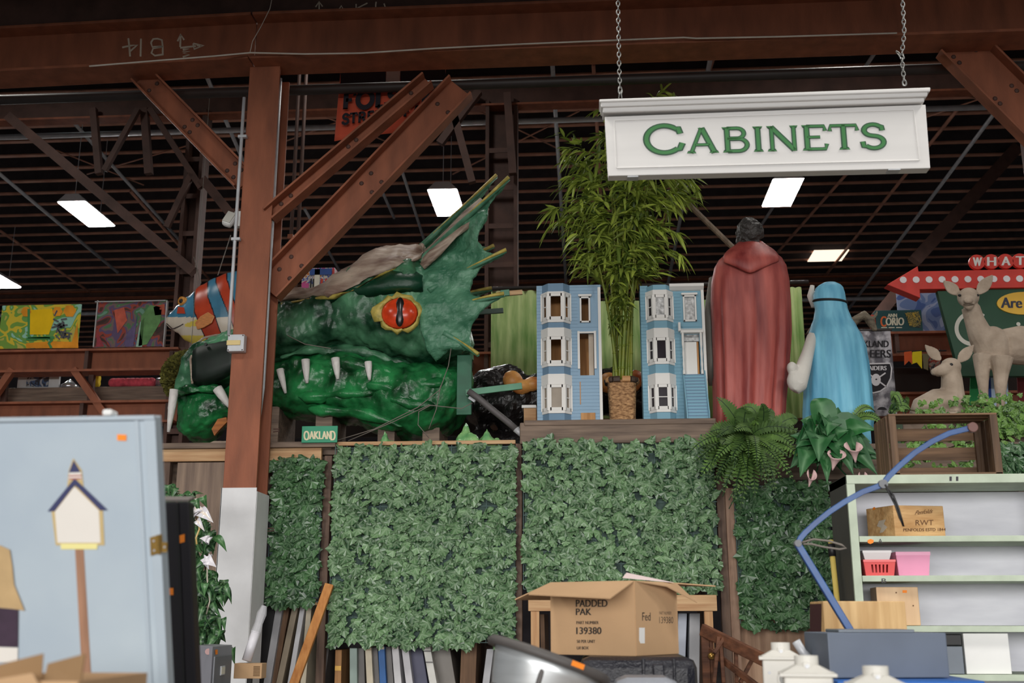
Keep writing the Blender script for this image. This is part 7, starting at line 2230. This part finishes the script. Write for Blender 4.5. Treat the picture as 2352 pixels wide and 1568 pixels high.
t = thing('plastic_flower', P(465, 1200, Yg - .15), 'clear iridescent plastic flower tied in the fig leaves', 'flower')
fl = MB()
for (x, y), (x2, y2), w in (((455, 1180), (448, 1162), .05), ((455, 1180), (490, 1200), .045), ((455, 1180), (470, 1170), .05), ((455, 1185), (440, 1195), .04), ((450, 1200), (470, 1220), .03)):
    blade(fl, P(x, y, Yg - .15), P(x2, y2, Yg - .2), w, .9, .02)
fl.build('petals', leafmat('iridescent petals', (150, 160, 190), (226, 224, 230), (240, 220, 190), .15), t, smooth=True)
MB().tube([P(x, y, Yg - .15) for x, y in [(455, 1185), (458, 1215), (450, 1235), (452, 1250)]], .008, 6).build('stem', mat('gold foil', (206, 176, 110), rough=.3), t, smooth=True)
t = thing('plastic_flower', P(480, 1296, Yg - .15), 'white looped ribbon flower lower in the fig leaves', 'flower')
fl = MB()
for x2, y2, w in ((460, 1286, .05), (497, 1302, .045), (480, 1308, .03), (490, 1290, .03), (465, 1240, .03), (458, 1236, .03)):
    blade(fl, P(476, 1296 if y2 > 1280 else 1248, Yg - .15), P(x2, y2, Yg - .2), w, .9, .02)
fl.build('petals', mat('white ribbon', (220, 216, 222), rough=.3, var=.05), t, smooth=True)
MB().tube([P(x, y, Yg - .16) for x, y in [(476, 1296), (476, 1330), (482, 1380), (474, 1410)]], .006, 6).build('stem', mat('pale stem', (190, 180, 166), rough=.6), t, smooth=True)
# ================================================================ last small things and the groups
for px, lab in ((666, 'thin rust red pipe running up just beside the column, nearer to it of two'), (682, 'thin rust red pipe running up beside the column, farther from it of two')):
    a, b = P(px, 560, 11.5), P(px, 178, 11.5)
    t = thing('ceiling_pipe', V((a.x, 11.5, PT + .002)), lab, 'pipe', 'thin pipes beside the column')
    MB().tube([V((a.x, 11.53, PT + .002)), V((a.x, 11.53, 10.19))], .022, 8).build('pipe', RUSTD, t, smooth=True)
    MB().box(a.x - .03, 11.49, P(px, 548, 11.5).z, a.x + .03, 11.56, P(px, 538, 11.5).z).build('clamp', RUST, t)
c = P(1222, 941, 10.6)
tag(MB().box(c.x - .07, 10.4, PT + .003, c.x + .05, 10.8, c.z - .02).build('wood_offcut', PINE, bevel=.004), 'tan wood offcut between the black rock prop and the first dollhouse', 'wood')
tag(MB().box(c.x - .09, 10.4, c.z - .017, c.x + .05, 10.8, c.z + .012).build('white_batten', WHITE, bevel=.003), 'short white batten lying on the tan wood offcut beside the first dollhouse', 'batten')
GROUPS = {'door_slab': 'salvaged doors standing in the rack', 'hanging_ivy': 'artificial ivy panels', 'dollhouse': 'blue dollhouses on the rack', 'robed_statue': 'robed statues on the rack', 'deer_statue': 'stone deer statues',
          'painting': 'paintings on the girders', 'rack_post': 'upright posts of the rack', 'fern': 'ferns along the rack edge', 'hanging_chain': 'chains of the CABINETS sign', 'crystal_rock': 'green crystal rocks',
          'hanging_pennant': 'pennants under the girder', 'hanging_flag': 'flags behind the deer', 'curtain': 'woodland backdrop cloths', 'plastic_basket': 'plastic baskets on the shelf', 'plastic_flower': 'plastic flowers in the fig leaves',
          'electrical_conduit': 'conduits on the column', 'hanging_vine': 'ivy vines by the deer', 'timber_rail': 'timber rails on the rack'}
for o in COL.objects:
    if o.parent is None and o.get('label') and not o.get('group'):
        g_n = GROUPS.get(o.name.split('.')[0])
        if g_n: o['group'] = g_n
